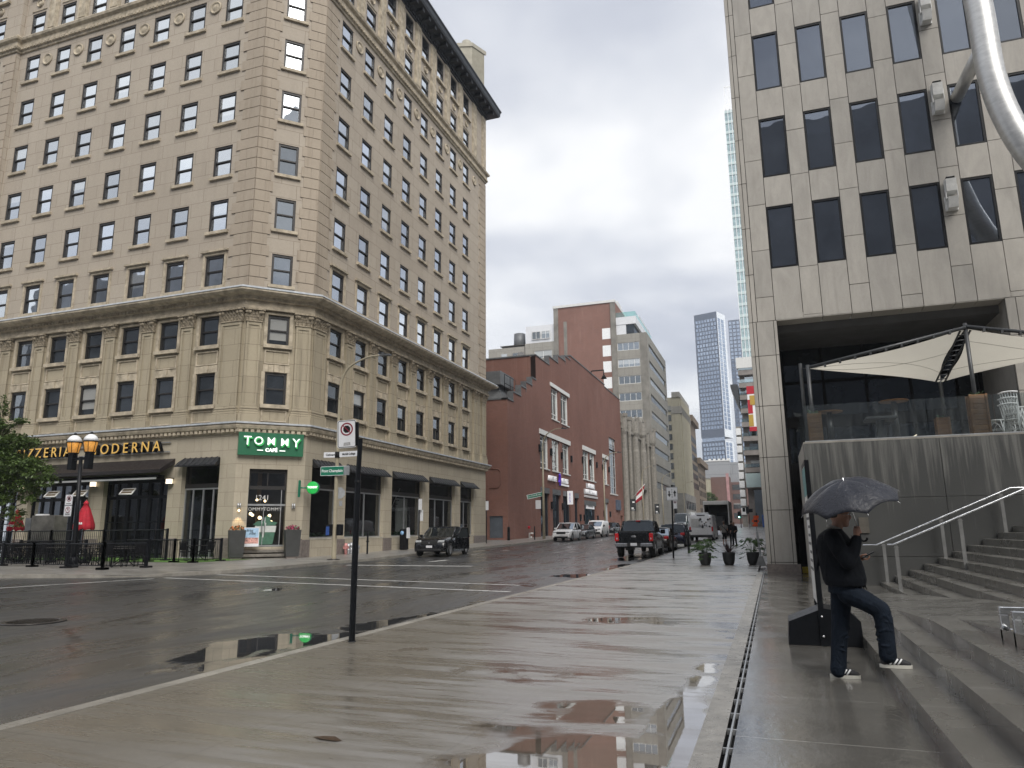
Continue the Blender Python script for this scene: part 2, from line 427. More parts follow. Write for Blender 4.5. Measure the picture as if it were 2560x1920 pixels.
M['interior_warm'] = simple('warm_interior_wall', (0.16, 0.11, 0.06), 0.8, 0, 0.4, 1.5, obj=False)
M['glow'] = simple('lit_lamp_glass', (1.0, 0.85, 0.6), 0.4, 0, 0, emit=(2.0, (1.0, 0.75, 0.42)))
M['glow_soft'] = simple('lit_opal_glass', (1.0, 0.9, 0.75), 0.4, 0, 0, emit=(.6, (1.0, 0.86, 0.66)))
M['panel_a'] = panel_stone('grey_stone_panel', (0.385, 0.364, 0.33))
M['panel_b'] = panel_stone('pale_stone_panel', (0.405, 0.382, 0.345))
M['panel_c'] = panel_stone('dull_stone_panel', (0.365, 0.346, 0.315))
M['red'] = simple('red_canvas', (0.40, 0.010, 0.025), 0.75, 0, 0.2, 6)
M['wood'] = None
# ---------------------------------------------------------------- ground
def g(x, y):
    z = 0.013 * (min(max(y, 34), 60) - 34) + 0.018 * (min(max(y, 60), 130) - 60) + 0.010 * max(0, min(y, 420) - 130)
    return z + 0.007 * min(max(0, -x - 3), 60)
def blobs(n, x, y, lst):
    """soft elliptical pools at real places on the ground: (cx, cy, rx, ry, weight)"""
    tot = None
    for cx, cy, rx, ry, wt_ in lst:
        q = n.m('ADD', n.m('POWER', n.m('DIVIDE', n.m('SUBTRACT', x, cx), rx), 2.0), n.m('POWER', n.m('DIVIDE', n.m('SUBTRACT', y, cy), ry), 2.0))
        f = n.mr(q, 0.0, 1.6, wt_, 0.0, True)
        tot = f if tot is None else n.m('ADD', tot, f)
    return tot
def joint(n, c, off, step, wdt):
    f = n.m('ABSOLUTE', n.m('SUBTRACT', n.m('FRACT', n.m('DIVIDE', n.m('ADD', c, off), step)), 0.5))
    return n.m('LESS_THAN', n.m('SUBTRACT', 0.5, f), wdt / step / 2)
def wet_concrete(name, ca, cb, pools, jx, jy, thr=0.70, rmin=0.14, rmax=0.50):
    m, nt, b = new_mat(name); n = N(nt); p = n.pos(); x, y, z = n.sep(p)
    mot = n.noise(p, 0.55, 5, 0.6, 0.4); fine = n.noise(p, 26, 4, 0.7); mid = n.noise(p, 3.0, 5, 0.65)
    c = n.mix(n.mr(mot, 0.3, 0.7), ca, cb)
    c = n.mix(n.mr(mid, 0.35, 0.75, 0, 0.35), c, tuple(q * 0.6 for q in ca))
    c = n.mix(n.mr(fine, 0.35, 0.7, 0, 0.25), c, tuple(q * 0.55 for q in ca))
    pl = n.m('ADD', n.noise(n.v('MULTIPLY', p, (0.55, 0.8, 0)), 1.0, 5, 0.62, 0.5), blobs(n, x, y, pools))
    pud = n.mr(n.m('ADD', pl, n.m('MULTIPLY', mid, 0.06)), thr, thr + 0.11)
    st = n.noise(n.v('MULTIPLY', p, (0.9, 9.0, 0)), 1.0, 4, 0.6, 0.15)          # broom marks run across the walk
    st2 = n.noise(n.v('MULTIPLY', p, (0.35, 1.7, 0)), 1.0, 4, 0.6, 0.3)
    film = n.m('ADD', n.m('MULTIPLY', st, 0.4), n.m('MULTIPLY', st2, 0.6))
    r = n.mr(film, 0.40, 0.60, rmax, rmin)
    rough = n.m('MULTIPLY', r, n.m('SUBTRACT', 1.0, pud)); rough = n.m('ADD', rough, n.m('MULTIPLY', pud, 0.012))
    c = n.mix(n.m('MULTIPLY', pud, 0.45), c, (0.085, 0.06, 0.042))
    jt = None
    for cc_, of, st_, wd in jx: j = joint(n, x, of, st_, wd); jt = j if jt is None else n.m('MAXIMUM', jt, j)
    for cc_, of, st_, wd in jy: jt = n.m('MAXIMUM', jt, joint(n, y, of, st_, wd))
    jl = n.m('MULTIPLY', jt, n.mr(n.noise(p, 1.2, 3), 0.35, 0.6, 0.15, 0.8))
    c = n.mix(jl, c, tuple(q * 0.4 for q in ca))
    nt.links.new(c, b.inputs['Base Color']); nt.links.new(rough, b.inputs['Roughness'])
    b.inputs['IOR'].default_value = 1.5; wetf = n.m('MAXIMUM', n.mr(n.m('ADD', x, n.m('MULTIPLY', mot, 1.2)), -4.4, -2.4, 0.12, 1.0, True), n.mr(n.m('ADD', y, n.m('MULTIPLY', mot, 6.0)), 11, 20, 0.0, 1.0, True)); nt.links.new(n.m('MULTIPLY', wetf, n.mr(st2, .34, .55, 0.55, 1.0)), b.inputs['Coat Weight']); nt.links.new(n.mr(wetf, .1, 1, 1.5, 4.2), b.inputs['Coat IOR']); nt.links.new(n.m('MULTIPLY', rough, 1.1), b.inputs['Coat Roughness'])
    hgt = n.m('ADD', n.m('MULTIPLY', fine, 0.5), n.m('ADD', n.m('ADD', n.m('MULTIPLY', st, 0.9), n.m('MULTIPLY', st2, 7.0)), n.m('MULTIPLY', jt, -0.6)))
    dry = n.m('MULTIPLY', n.m('SUBTRACT', 1.0, pud), 0.16)
    bn = n.n('ShaderNodeBump'); nt.links.new(hgt, bn.inputs['Height']); nt.links.new(dry, bn.inputs['Strength']); bn.inputs['Distance'].default_value = 0.012
    # rings of falling drops barely disturb the pools
    rp = n.n('ShaderNodeBump'); rv = n.vor(n.v('MULTIPLY', p, (2.2, 2.2, 0)), 1.0)
    ring = n.m('MULTIPLY', n.m('SINE', n.m('MULTIPLY', rv.outputs['Distance'], 70)), n.mr(rv.outputs['Distance'], 0.02, 0.16, 1, 0))
    nt.links.new(n.m('ADD', ring, n.m('MULTIPLY', n.noise(p, 5.0, 2), 0.8)), rp.inputs['Height']); rp.inputs['Strength'].default_value = 0.05; rp.inputs['Distance'].default_value = 0.01
    nt.links.new(bn.outputs[0], rp.inputs['Normal']); nt.links.new(rp.outputs[0], b.inputs['Normal'])
    return m
WALKPOOLS = [(-1.55, 5.3, 1.0, 1.5, 0.30), (-0.78, 6.2, 0.22, 2.6, 0.34), (-0.75, 10.9, 0.5, 0.75, 0.30), (-2.6, 7.5, 1.0, 0.6, 0.12), (-2.2, 12.5, 1.4, 0.8, 0.16),
             (-3.2, 18.0, 1.5, 1.2, 0.12), (-4.6, 8.6, 0.5, 0.3, 0.14), (-3.9, 24.0, 1.5, 1.0, 0.1)]
M['walk'] = wet_concrete('wet_concrete_walk', (0.165, 0.148, 0.12), (0.132, 0.119, 0.098), WALKPOOLS, [(0, 0.60, 1.61, 0.014)], [(0, 1.69, 1.48, 0.012)], 0.70)
M['walk_far'] = wet_concrete('wet_concrete_far_walk', (0.20, 0.182, 0.155), (0.16, 0.145, 0.12), [(-22, 30, 3, 2, 0.08)], [(0, 0.4, 1.9, 0.02)], [(0, 0.3, 1.9, 0.02)], 0.74, 0.25, 0.5)
def wet_asphalt():
    m, nt, b = new_mat('wet_asphalt'); n = N(nt); p = n.pos(); x, y, z = n.sep(p)
    pools = [(-6.75, 8.9, 0.95, 2.9, 0.36), (-6.35, 13.5, 0.5, 2.5, 0.22), (-6.6, 25.0, 1.0, 1.6, 0.34), (-6.4, 31.5, 0.5, 3.0, 0.3), (-6.9, 20.5, 1.2, 1.0, 0.2),
             (-9.6, 11.0, 0.7, 1.3, 0.16), (-8.2, 7.0, 0.4, 1.2, 0.14), (-13.0, 17, 2.4, 0.6, 0.15), (-7.2, 39, 0.9, 4, 0.3), (-10.5, 40, 2, 3, 0.16), (-13, 52, 3, 5, 0.15)]
    ag = n.noise(p, 60, 3, 0.7); mot = n.noise(p, 0.35, 5, 0.6, 0.5); mid = n.noise(p, 2.2, 5, 0.65)
    c = n.mix(n.mr(mot, 0.35, 0.65), (0.032, 0.033, 0.035), (0.050, 0.050, 0.051))
    c = n.mix(n.mr(ag, 0.4, 0.75, 0, 0.5), c, (0.10, 0.10, 0.098))
    # repair patches with their tar seams
    wob = n.v('ADD', p, n.v('SCALE', n.n('ShaderNodeTexNoise').outputs['Color'], 0.0))
    pat = n.vor(n.v('MULTIPLY', n.v('ADD', p, n.xyz(n.m('MULTIPLY', mid, 0.5), n.m('MULTIPLY', mid, 0.4), 0)), (0.16, 0.07, 0)), 1.0)
    c = n.mix(n.mr(n.sep(pat.outputs['Color'])[0], 0.2, 0.8, 0.0, 0.42), c, (0.026, 0.027, 0.029))
    edge = n.vor(n.v('MULTIPLY', n.v('ADD', p, n.xyz(n.m('MULTIPLY', mid, 0.5), n.m('MULTIPLY', mid, 0.4), 0)), (0.16, 0.07, 0)), 1.0, 'DISTANCE_TO_EDGE')
    seam = n.m('LESS_THAN', edge.outputs['Distance'], 0.0045)
    crk = n.vor(n.v('ADD', n.v('MULTIPLY', p, (0.5, 0.32, 0)), n.xyz(n.m('MULTIPLY', mid, 0.35), n.m('MULTIPLY', mot, 0.8), 0)), 1.0, 'DISTANCE_TO_EDGE')
    crack = n.m('MULTIPLY', n.m('LESS_THAN', crk.outputs['Distance'], 0.006), n.m('GREATER_THAN', mot, 0.5))
    c = n.mix(n.m('MAXIMUM', seam, n.m('MULTIPLY', crack, 0.8)), c, (0.008, 0.008, 0.009))
    pl = n.m('ADD', n.noise(n.v('MULTIPLY', p, (0.5, 0.4, 0)), 1.0, 5, 0.6, 0.5), blobs(n, x, y, pools)); pud = n.mr(pl, 0.72, 0.76)
    film = n.noise(n.v('MULTIPLY', p, (0.8, 0.22, 0)), 1.0, 5, 0.65, 0.4)
    r = n.mr(film, 0.36, 0.64, 0.44, 0.17); r = n.m('MULTIPLY', r, n.mr(ag, 0.3, 0.7, 0.9, 1.15))
    rough = n.m('ADD', n.m('MULTIPLY', r, n.m('SUBTRACT', 1, pud)), n.m('MULTIPLY', pud, 0.02))
    nt.links.new(c, b.inputs['Base Color']); nt.links.new(rough, b.inputs['Roughness']); b.inputs['IOR'].default_value = 1.5; wf = n.m('MAXIMUM', n.mr(n.m('ADD', x, n.m('MULTIPLY', mot, 3.0)), -15, -7, 0, 1, True), n.mr(y, 22, 40, 0, 1, True)); nt.links.new(n.m('MULTIPLY', wf, n.mr(film, .36, .6, .3, 1.0)), b.inputs['Coat Weight']); nt.links.new(n.mr(n.m('MULTIPLY', n.mr(x, -14, -7, 0, 1, True), n.mr(y, 9, 24, 0, 1, True)), 0, 1, 1.6, 3.2), b.inputs['Coat IOR']); nt.links.new(rough, b.inputs['Coat Roughness'])
    hgt = n.m('ADD', n.m('MULTIPLY', ag, 0.8), n.m('ADD', n.m('MULTIPLY', mid, 0.8), n.m('MULTIPLY', n.m('MAXIMUM', seam, crack), -1.0)))
    bn = n.n('ShaderNodeBump'); nt.links.new(hgt, bn.inputs['Height']); nt.links.new(n.m('MULTIPLY', n.m('SUBTRACT', 1.0, pud), 0.35), bn.inputs['Strength']); bn.inputs['Distance'].default_value = 0.012
    nt.links.new(bn.outputs[0], b.inputs['Normal'])
    return m
M['road'] = wet_asphalt()
def wet_granite(name, col, jx, jy, rmin=0.09, rmax=0.26, rip=0.5, ripx=None):
    m, nt, b = new_mat(name); n = N(nt); p = n.pos(); x, y, z = n.sep(p)
    sp = n.noise(p, 90, 3, 0.75); mot = n.noise(p, 0.9, 5, 0.6, 0.3); big = n.noise(p, 0.25, 3)
    c = n.mix(n.mr(mot, 0.3, 0.7), tuple(q * 0.78 for q in col), tuple(q * 1.15 for q in col))
    c = n.mix(n.mr(sp, 0.35, 0.7, 0, 0.5), c, tuple(q * 0.45 for q in col))
    tile = n.n('ShaderNodeTexWhiteNoise', noise_dimensions='2D'); nt.links.new(n.xyz(n.m('FLOOR', n.m('DIVIDE', n.m('ADD', x, 0.4), 1.3)), n.m('FLOOR', n.m('DIVIDE', y, 1.4))), tile.inputs[0])
    c = n.mix(n.mr(tile.outputs[0], 0, 1, 0, 0.25), c, tuple(q * 0.6 for q in col))
    jt = None
    for of, st_, wd in jx: j = joint(n, x, of, st_, wd); jt = j if jt is None else n.m('MAXIMUM', jt, j)
    for of, st_, wd in jy: j = joint(n, y, of, st_, wd); jt = j if jt is None else n.m('MAXIMUM', jt, j)
    if jt is not None: c = n.mix(n.m('MULTIPLY', jt, 0.7), c, (0.30, 0.29, 0.27))
    nt.links.new(c, b.inputs['Base Color'])
    r = n.mr(n.noise(p, 1.4, 4), 0.35, 0.65, rmin, rmax); nt.links.new(r, b.inputs['Roughness'])
    b.inputs['IOR'].default_value = 1.5; b.inputs['Coat Weight'].default_value = 0.6; b.inputs['Coat IOR'].default_value = 1.7; nt.links.new(r, b.inputs['Coat Roughness'])
    wave = n.noise(n.v('MULTIPLY', p, (17, 9, 12)), 1.0, 3, 0.6, 0.6)
    dp = n.vor(n.v('MULTIPLY', p, (3, 3, 3)), 1.0)
    ring = n.m('MULTIPLY', n.m('SINE', n.m('MULTIPLY', dp.outputs['Distance'], 60)), n.mr(dp.outputs['Distance'], 0.03, 0.2, 1, 0))
    h = n.m('ADD', n.m('MULTIPLY', wave, 1.0), n.m('MULTIPLY', ring, 0.12))
    bn = n.n('ShaderNodeBump'); nt.links.new(h, bn.inputs['Height']); bn.inputs['Distance'].default_value = 0.02
    nt.links.new(n.mr(big, 0.35, 0.65, rip * 0.5, rip), bn.inputs['Strength'])
    nt.links.new(bn.outputs[0], b.inputs['Normal'])
    return m
M['plaza'] = wet_granite('wet_granite_paving', (0.125, 0.118, 0.104), [(-0.97, 50, 0.012)], [(-1.6, 1.41, 0.013)], rip=0.22)
M['step'] = wet_granite('wet_granite_step', (0.135, 0.128, 0.113), [], [(-0.3, 1.55, 0.012)], 0.2, 0.4, rip=0.03)
M['kerb'] = simple('kerb_stone', (0.26, 0.245, 0.215), 0.32, 0, 0.3, 2.2, 0.3, 14, obj=False)
M['marking'] = simple('worn_road_paint', (0.55, 0.55, 0.53), 0.35, 0, 0.35, 3.5, obj=False)

def axis(lst):
    out = []
    for a, b, n_ in lst: out += [a + (b - a) * i / n_ for i in range(n_)]
    return out + [lst[-1][1]]
def sheet(name, xs, ys, zf, mat, kind='structure', parent=None, xmap=None):
    mb = MB(); nx = len(xs)
    for y in ys:
        for x in xs:
            xx = xmap(x, y) if xmap else x
            mb.v.append((xx, y, zf(xx, y)))
    for j in range(len(ys) - 1):
        for i in range(nx - 1):
            a = j * nx + i; mb.f.append([a, a + 1, a + nx + 1, a + nx]); mb.m.append(0); mb.sm.append(True)
    o = mb.build(name, mat, parent, fix=False)
    return tag(o, kind=kind)
sheet('road', axis([(-900, -64, 6), (-64, -3, 20), (-3, 900, 10)]), axis([(-600, 0, 6), (0, 34, 6), (34, 60, 4), (60, 130, 6), (130, 420, 8), (420, 2600, 8)]), g, M['road'])
KX = -5.8; DX = -0.42
def wz(x, y): return g(x, y) + 0.1
sheet('sidewalk', [KX + 0.16, -4, -2, DX - 0.20], axis([(-20, 0, 4), (0, 34, 8), (34, 60, 4), (60, 130, 6), (130, 330, 6)]), wz, M['walk'])
def plz(x, y): return wz(x, y) - 0.085 * sstep(12, 20, y) * sstep(-0.35, 1.0, x) - 1.0 * sstep(24, 26.8, y) * 0
sheet('plaza', axis([(DX + 0.05, 1.2, 4), (1.2, 14, 8)]), axis([(-20, 0, 3), (0, 12, 4), (12, 20, 8), (20, 34, 5)]), plz, M['plaza'])
mb = MB()
for a, b in zip(axis([(-20, 34, 18), (34, 130, 16), (130, 330, 10)]), axis([(-20, 34, 18), (34, 130, 16), (130, 330, 10)])[1:]):
    q = [(KX, a), (KX + 0.16, a), (KX + 0.16, b), (KX, b)]
    q[0], q[3] = (KX, a), (KX, b)
    lo = [(x, y, g(x, y) - 0.05) for x, y in q]; hi = [(x, y, g(x, y) + 0.104) for x, y in q]
    mb.hexa(lo + hi)
tag(mb.build('kerb', M['kerb']), kind='structure')
# drainage channel beside the plaza: two slots in a granite band
mb = MB(); ys = axis([(-10, 27, 12)])
for a, b in zip(ys, ys[1:]):
    mb.poly([(DX - 0.20, a, wz(DX, a) + 0.004), (DX - 0.02, a, wz(DX, a) + 0.004), (DX - 0.02, b, wz(DX, b) + 0.004), (DX - 0.20, b, wz(DX, b) + 0.004)])
tag(mb.build('drain_border', simple('rough_granite_band', (0.23, 0.22, 0.20), 0.3, 0, 0.3, 6, 0.5, 60, obj=False)), kind='structure')
mb = MB()
for a, b in zip(ys, ys[1:]):
    mb.poly([(DX - 0.02, a, wz(DX, a) - 0.05), (DX + 0.05, a, wz(DX, a) - 0.05), (DX + 0.05, b, wz(DX, b) - 0.05), (DX - 0.02, b, wz(DX, b) - 0.05)], 0)
y = -10.0
mb.box(DX + 0.008, DX + 0.022, -10, 27, 0.06, 0.103, 1)
while y < 27:
    mb.box(DX - 0.02, DX + 0.05, y, y + 0.02, 0.06, 0.1, 1); y += 0.5
tag(mb.build('drain', [M['blackmatte'], M['alu']]), kind='structure')

# left-hand pavement, its kerb follows the rounded corner
KL = [(-120, 15.6), (-60, 16.9), (-24.76, 17.9), (-21.9, 19.0), (-20.6, 19.9), (-19.8, 20.9), (-19.3, 22.2), (-19.14, 23.6), (-19.25, 26), (-19.6, 29.3), (-20.0, 38.8), (-20.0, 330)]
def kx(y):
    for (xa, ya), (xb, yb) in zip(KL, KL[1:]):
        if ya <= y <= yb: return xa + (xb - xa) * (y - ya) / (yb - ya)
    return KL[-1][0]
ysl = sorted(set([q[1] for q in KL] + axis([(16.9, 40, 26), (40, 130, 14), (130, 330, 8)])))
sheet('pavement', axis([(0, 1, 6)]), ysl, lambda x, y: g(x, y) + 0.12 - 0.09 * sstep(2.2, 0.0, math.hypot((x + 21.2) * 0.8, (y - 20.3) * 1.2)), M['walk_far'], xmap=lambda t, y: -120 + (kx(y) + 120) * (1 - (1 - t) ** 2.2))
mb = MB()
KLp = [(kx(y), y) for y in ysl if y < 300]
for (xa, ya), (xb, yb) in zip(KLp, KLp[1:]):
    h = lambda x, y: 0.128 - 0.095 * sstep(2.0, 0.0, math.hypot((x + 21.2) * 0.8, (y - 20.0) * 1.2))
    t = Vector((xb - xa, yb - ya, 0)).normalized(); nn = Vector((-t.y, t.x, 0)) * 0.17
    mb.hexa([(xa, ya, g(xa, ya) - .05), (xa + nn.x, ya + nn.y, g(xa, ya) - .05), (xb + nn.x, yb + nn.y, g(xb, yb) - .05), (xb, yb, g(xb, yb) - .05),
             (xa, ya, g(xa, ya) + h(xa, ya)), (xa + nn.x, ya + nn.y, g(xa, ya) + h(xa, ya) + .002), (xb + nn.x, yb + nn.y, g(xb, yb) + h(xb, yb) + .002), (xb, yb, g(xb, yb) + h(xb, yb))])
tag(mb.build('pavement_kerb', M['kerb']), kind='structure')
# painted lines
def line(pts, wd, nm='road_marking'):
    mb = MB()
    for (xa, ya), (xb, yb) in zip(pts, pts[1:]):
        t = Vector((xb - xa, yb - ya)).normalized(); q = Vector((-t.y, t.x)) * wd / 2
        mb.poly([(x, y, g(x, y) + 0.006) for x, y in ((xa + q.x, ya + q.y), (xa - q.x, ya - q.y), (xb - q.x, yb - q.y), (xb + q.x, yb + q.y))])
    return tag(mb.build(nm, M['marking']), kind='structure')
line([(-19.0, 21.7), (-13, 21.0), (-7.0, 20.3)], 0.16); line([(-19.5, 19.75), (-13, 18.95), (-6.5, 18.13)], 0.16)
line([(-18.4, 29.25), (-12.5, 29.9)], 0.40); line([(-20.6, 14.6), (-20.3, 16.2), (-19.5, 19.3)], 0.14); line([(-60, 13.6), (-20.6, 14.6)], 0.13)
for y in (41, 46.5, 52, 64, 70, 88, 94): line([(-17.2, y), (-17.2, y + 1.3)], 0.13)
for y in range(44, 200, 9): line([(-13.0, y), (-13.0, y + 3)], 0.11)
line([(-16.2, 33.4), (-16.1, 35.2)], 0.3)
# manhole cover, litter and leaves
mz = g(-12.46, 9.71)
t = thing('manhole_cover', 'round cast iron manhole cover set in the wet road', 'manhole cover', (-12.46, 9.71, mz))
mb = MB(); mb.lathe([(0.0001, 0.012), (0.40, 0.012)], n=32)
for i in range(-5, 6):
    for j in range(-5, 6):
        if i * i + j * j < 26: mb.box(i * .07 - .022, i * .07 + .022, j * .07 - .022, j * .07 + .022, .0125, .018)
M['iron'] = simple('wet_cast_iron', (0.055, 0.05, 0.046), 0.3, 0.5, 0.3, 9)
mb.build('lid', M['iron'], t); mb = MB(); mb.lathe([(0.40, 0.004), (0.40, 0.018), (0.5, 0.018), (0.52, 0.004)], n=32); mb.build('rim', M['iron'], t)
M['leaf_brown'] = simple('wet_brown_leaf', (0.05, 0.028, 0.015), 0.35, 0, 0.3, 20)
mb = MB(); z = wz(-3.17, 4.83)
mb.add([(-3.29, 4.86, z + .004), (-3.2, 4.81, z + .012), (-3.06, 4.80, z + .01), (-3.03, 4.84, z + .004), (-3.12, 4.89, z + .014), (-3.22, 4.885, z + .01)], [(0, 1, 5), (1, 2, 4, 5), (2, 3, 4)], 0, True)
tag(mb.build('leaf', M['leaf_brown']), 'brown wet leaf lying flat on the near sidewalk', 'leaf')
# ---------------------------------------------------------------- the pale stone corner building on the left
bt = thing('office_building', 'ten storey beige stone corner building with a cafe and pizzeria at street level', 'building', (-35, 40, 0.2))
FL = Frame((0, 31), (1, 0), (0, -1)); FR = Frame((-23.96, 0), (0, 1), (1, 0))
ct = Vector((2.49, 2.55)).normalized(); FC = Frame((-26.45, 31), (ct.x, ct.y), (ct.y, -ct.x)); CL = 3.564
FP = Frame((0, 30.7), (1, 0), (0, -1))
PX = -47.45                                   # where the end pavilion steps forward
rows = [(34.37, 1.97), (30.93, 1.95), (27.47, 1.95), (24.0, 1.95), (20.57, 1.95), (17.14, 1.86)]
low = [(13.5, 1.70), (10.23, 1.80)]
top = [(41.40, 2.15), (37.78, 1.80)]
Lc = [-45.48 + 2.874 * c for c in range(7)]; Rc = [35.32 + 2.818 * c for c in range(8)]
wins = []                                     # (frame, u0, u1, z0, z1)
for zt, h in rows + low + top:
    for q in Lc: wins.append((FL, q - 1.31, q, zt - h, zt))
    for q in Rc: wins.append((FR, q, q + 1.3, zt - h, zt))
    wins.append((FC, 1.18, 2.33, zt - h, zt))
    for q in (-49.0, -51.9): wins.append((FP, q - 1.31, q, zt - h, zt))
hole = lambda F: [w_[1:] for w_ in wins if w_[0] is F]
shopL = [(-35.55, -30.9, 0.3, 4.55), (-41.4, -36.65, 0.3, 4.55), (-46.9, -42.3, 0.3, 4.55)]
doorL = (-30.0, -27.5, 0.3, 5.55)
bays = [(34.22, 36.9), (37.7, 42.28), (43.35, 47.92), (49.0, 53.65), (54.8, 57.65)]
shopR = [(a, b, 1.24, 5.55) for a, b in bays]
doorC = (0.70, 2.66, 0.86, 4.94)
Z0, ZM, ZS, ZT = 0.0, 14.3, 7.1, 42.2
mb = MB()
for F, a, b in ((FL, PX, -26.45), (FC, 0, CL), (FR, 33.55, 60.42)):
    mb.wall(F, a, b, ZM, ZT, hole(F), 0.30, 0)
mb.wall(FP, -62, PX, ZM, ZT, hole(FP), 0.30, 0); mb.poly([FP(PX, 0, Z0), FP(PX, -.3, Z0), FP(PX, -.3, ZT), FP(PX, 0, ZT)], 0)
mb.poly([(-23.96, 60.42, 0), (-60, 60.42, 0), (-60, 60.42, ZT), (-23.96, 60.42, ZT)], 0)
mb.poly([(-62, 30.7, ZT), (-26.45, 31, ZT), (-23.96, 33.55, ZT), (-23.96, 60.42, ZT), (-62, 60.42, ZT)], 0)
mb.build('upper_wall', M['lime'], bt, True)
mb = MB()
for F, a, b in ((FL, PX, -26.45), (FC, 0, CL), (FR, 33.55, 60.42)): mb.wall(F, a, b, ZS, ZM, hole(F), 0.32, 0)
mb.wall(FP, -62, PX, ZS, ZM, hole(FP), 0.32, 0)
mb.build('middle_wall', M['lime_low'], bt, True)
mb = MB()
mb.wall(FL, PX, -26.45, Z0, ZS, shopL + [doorL], 0.45, 0); mb.wall(FC, 0, CL, Z0, ZS, [doorC], 0.5, 0); mb.wall(FR, 33.55, 60.42, Z0, ZS, shopR, 0.42, 0)
mb.wall(FP, -62, PX, Z0, ZS, [], 0.3, 0)
mb.build('shopfront_wall', M['lime_shop'], bt, True)
# granite plinth blocks at the foot of the piers, pale stall risers under the shop windows
edges = [33.52] + [q for b in bays for q in b] + [60.45]
def piece(nm, mat, fn, *k):
    mb = MB(); getattr(mb, fn)(*k); return mb.build(nm, mat, bt, True)
for a, b in zip(edges[0::2], edges[1::2]): piece('plinth', M['plinth'], 'bevbox', a - 0.02, b + 0.02, 0, 0.06, 0.0, 1.2, 0.02, 0, FR)
for a, b in ((-0.02, 0.66), (2.70, CL + 0.02)): piece('plinth', M['plinth'], 'bevbox', a, b, 0, 0.06, 0.0, 1.25, 0.02, 0, FC)
for a, b in ((-27.45, -26.43), (-30.88, -30.05), (-36.62, -35.6), (-42.25, -41.45)): piece('plinth', M['plinth'], 'bevbox', a, b, 0, 0.06, 0.0, 1.35, 0.02, 0, FL)
for a, b in bays: piece('plinth', M['plinth'], 'box', a, b, -0.30, -0.06, 0, 0.55, 0, FR)
M['render'] = simple('pale_render', (0.42, 0.395, 0.33), 0.7, 0, 0.3, 2, obj=False)
for a, b in bays:
    mb = MB(); mb.box(a + .01, b - .01, -0.28, -0.03, 0.551, 1.20, 0, FR); mb.box(a + .01, b - .01, -0.34, 0.02, 1.201, 1.27, 0, FR)
    mb.build('stall_riser', M['render'], bt, True)
# window sills, surrounds, wreath discs
def surround(mb, F, u0, u1, z0, z1, kind):
    """sill plus whatever stone dressings a window of that storey has"""
    if kind == 'hi' or kind == 'framed': mb.box(u0 - 0.16, u1 + 0.16, -0.1, 0.14, z0 - 0.17, z0 + 0.004, 0, F)
    else: mb.box(u0 - 0.2, u1 + 0.2, -0.1, 0.20, z0 - 0.2, z0 + 0.004, 0, F)
    if kind == 'framed':
        mb.box(u0 - .18, u0 - .03, 0, 0.05, z0 - .4, z1 + .03, 0, F); mb.box(u1 + .03, u1 + .18, 0, .05, z0 - .4, z1 + .03, 0, F)
        mb.box(u0 - .18, u1 + .18, 0, .06, z1 + .03, z1 + .2, 0, F); mb.box(u0 - .28, u1 + .28, 0, .18, z1 + .2, z1 + .32, 0, F)
    if kind in ('low1', 'low2'):               # framed windows and spandrel panels of the two pilastered storeys
        mb.box(u0 - .2, u0 - .02, 0, .07, z0, z1 + .02, 0, F); mb.box(u1 + .02, u1 + .2, 0, .07, z0, z1 + .02, 0, F)
        if kind == 'low1':
            mb.box(u0 - .2, u1 + .2, 0, .08, z1 + .02, z1 + .16, 0, F)
            for a, b, c_, d_ in ((u0 - .1, u1 + .1, z0 - .38, z0 - .30), (u0 - .1, u1 + .1, z0 - 1.1, z0 - 1.02), (u0 - .1, u0 - .02, z0 - 1.02, z0 - .38), (u1 + .02, u1 + .1, z0 - 1.02, z0 - .38)): mb.box(a, b, 0, .06, c_, d_, 0, F)
            k_ = (u1 - u0 + .3) / 5           # flat arch of voussoirs over the lower window
            for i in range(5): mb.box(u0 - .15 + k_ * i + .008, u0 - .15 + k_ * (i + 1) - .008, 0, .055 + (.05 if i == 2 else 0), z0 - 1.54, z0 - 1.14, 0, F)
        else:
            for a, b, c_, d_ in ((u0 - .1, u1 + .1, z0 - .35, z0 - .28), (u0 - .1, u1 + .1, z0 - .93, z0 - .86), (u0 - .1, u0 - .02, z0 - .86, z0 - .35), (u1 + .02, u1 + .1, z0 - .86, z0 - .35)): mb.box(a, b, 0, .05, c_, d_, 0, F)
def ringdisc(mb, F, u, z, r):
    Fm = lambda a, b, c_: F(u + a, 0.02 + c_, z + b)
    mb.lathe([(r, -.02), (r, .05), (r * .9, .09), (r * .78, .05), (r * .72, .02), (r * .55, .015), (r * .4, .05), (0.001, .07)], (0, 0, 0), 16, 0, True, lambda x, y, zz: Fm(x, y, zz))
for F_, u_ in [(FL, (a + b - 1.31) / 2) for a, b in zip(Lc, Lc[1:])] + [(FR, (a + 1.3 + b) / 2) for a, b in zip(Rc, Rc[1:])] + [(FR, 57.6)]:
    mb = MB(); ringdisc(mb, F_, u_, 33.72, 0.43); mb.build('stone_roundel', M['trim'], bt, True)
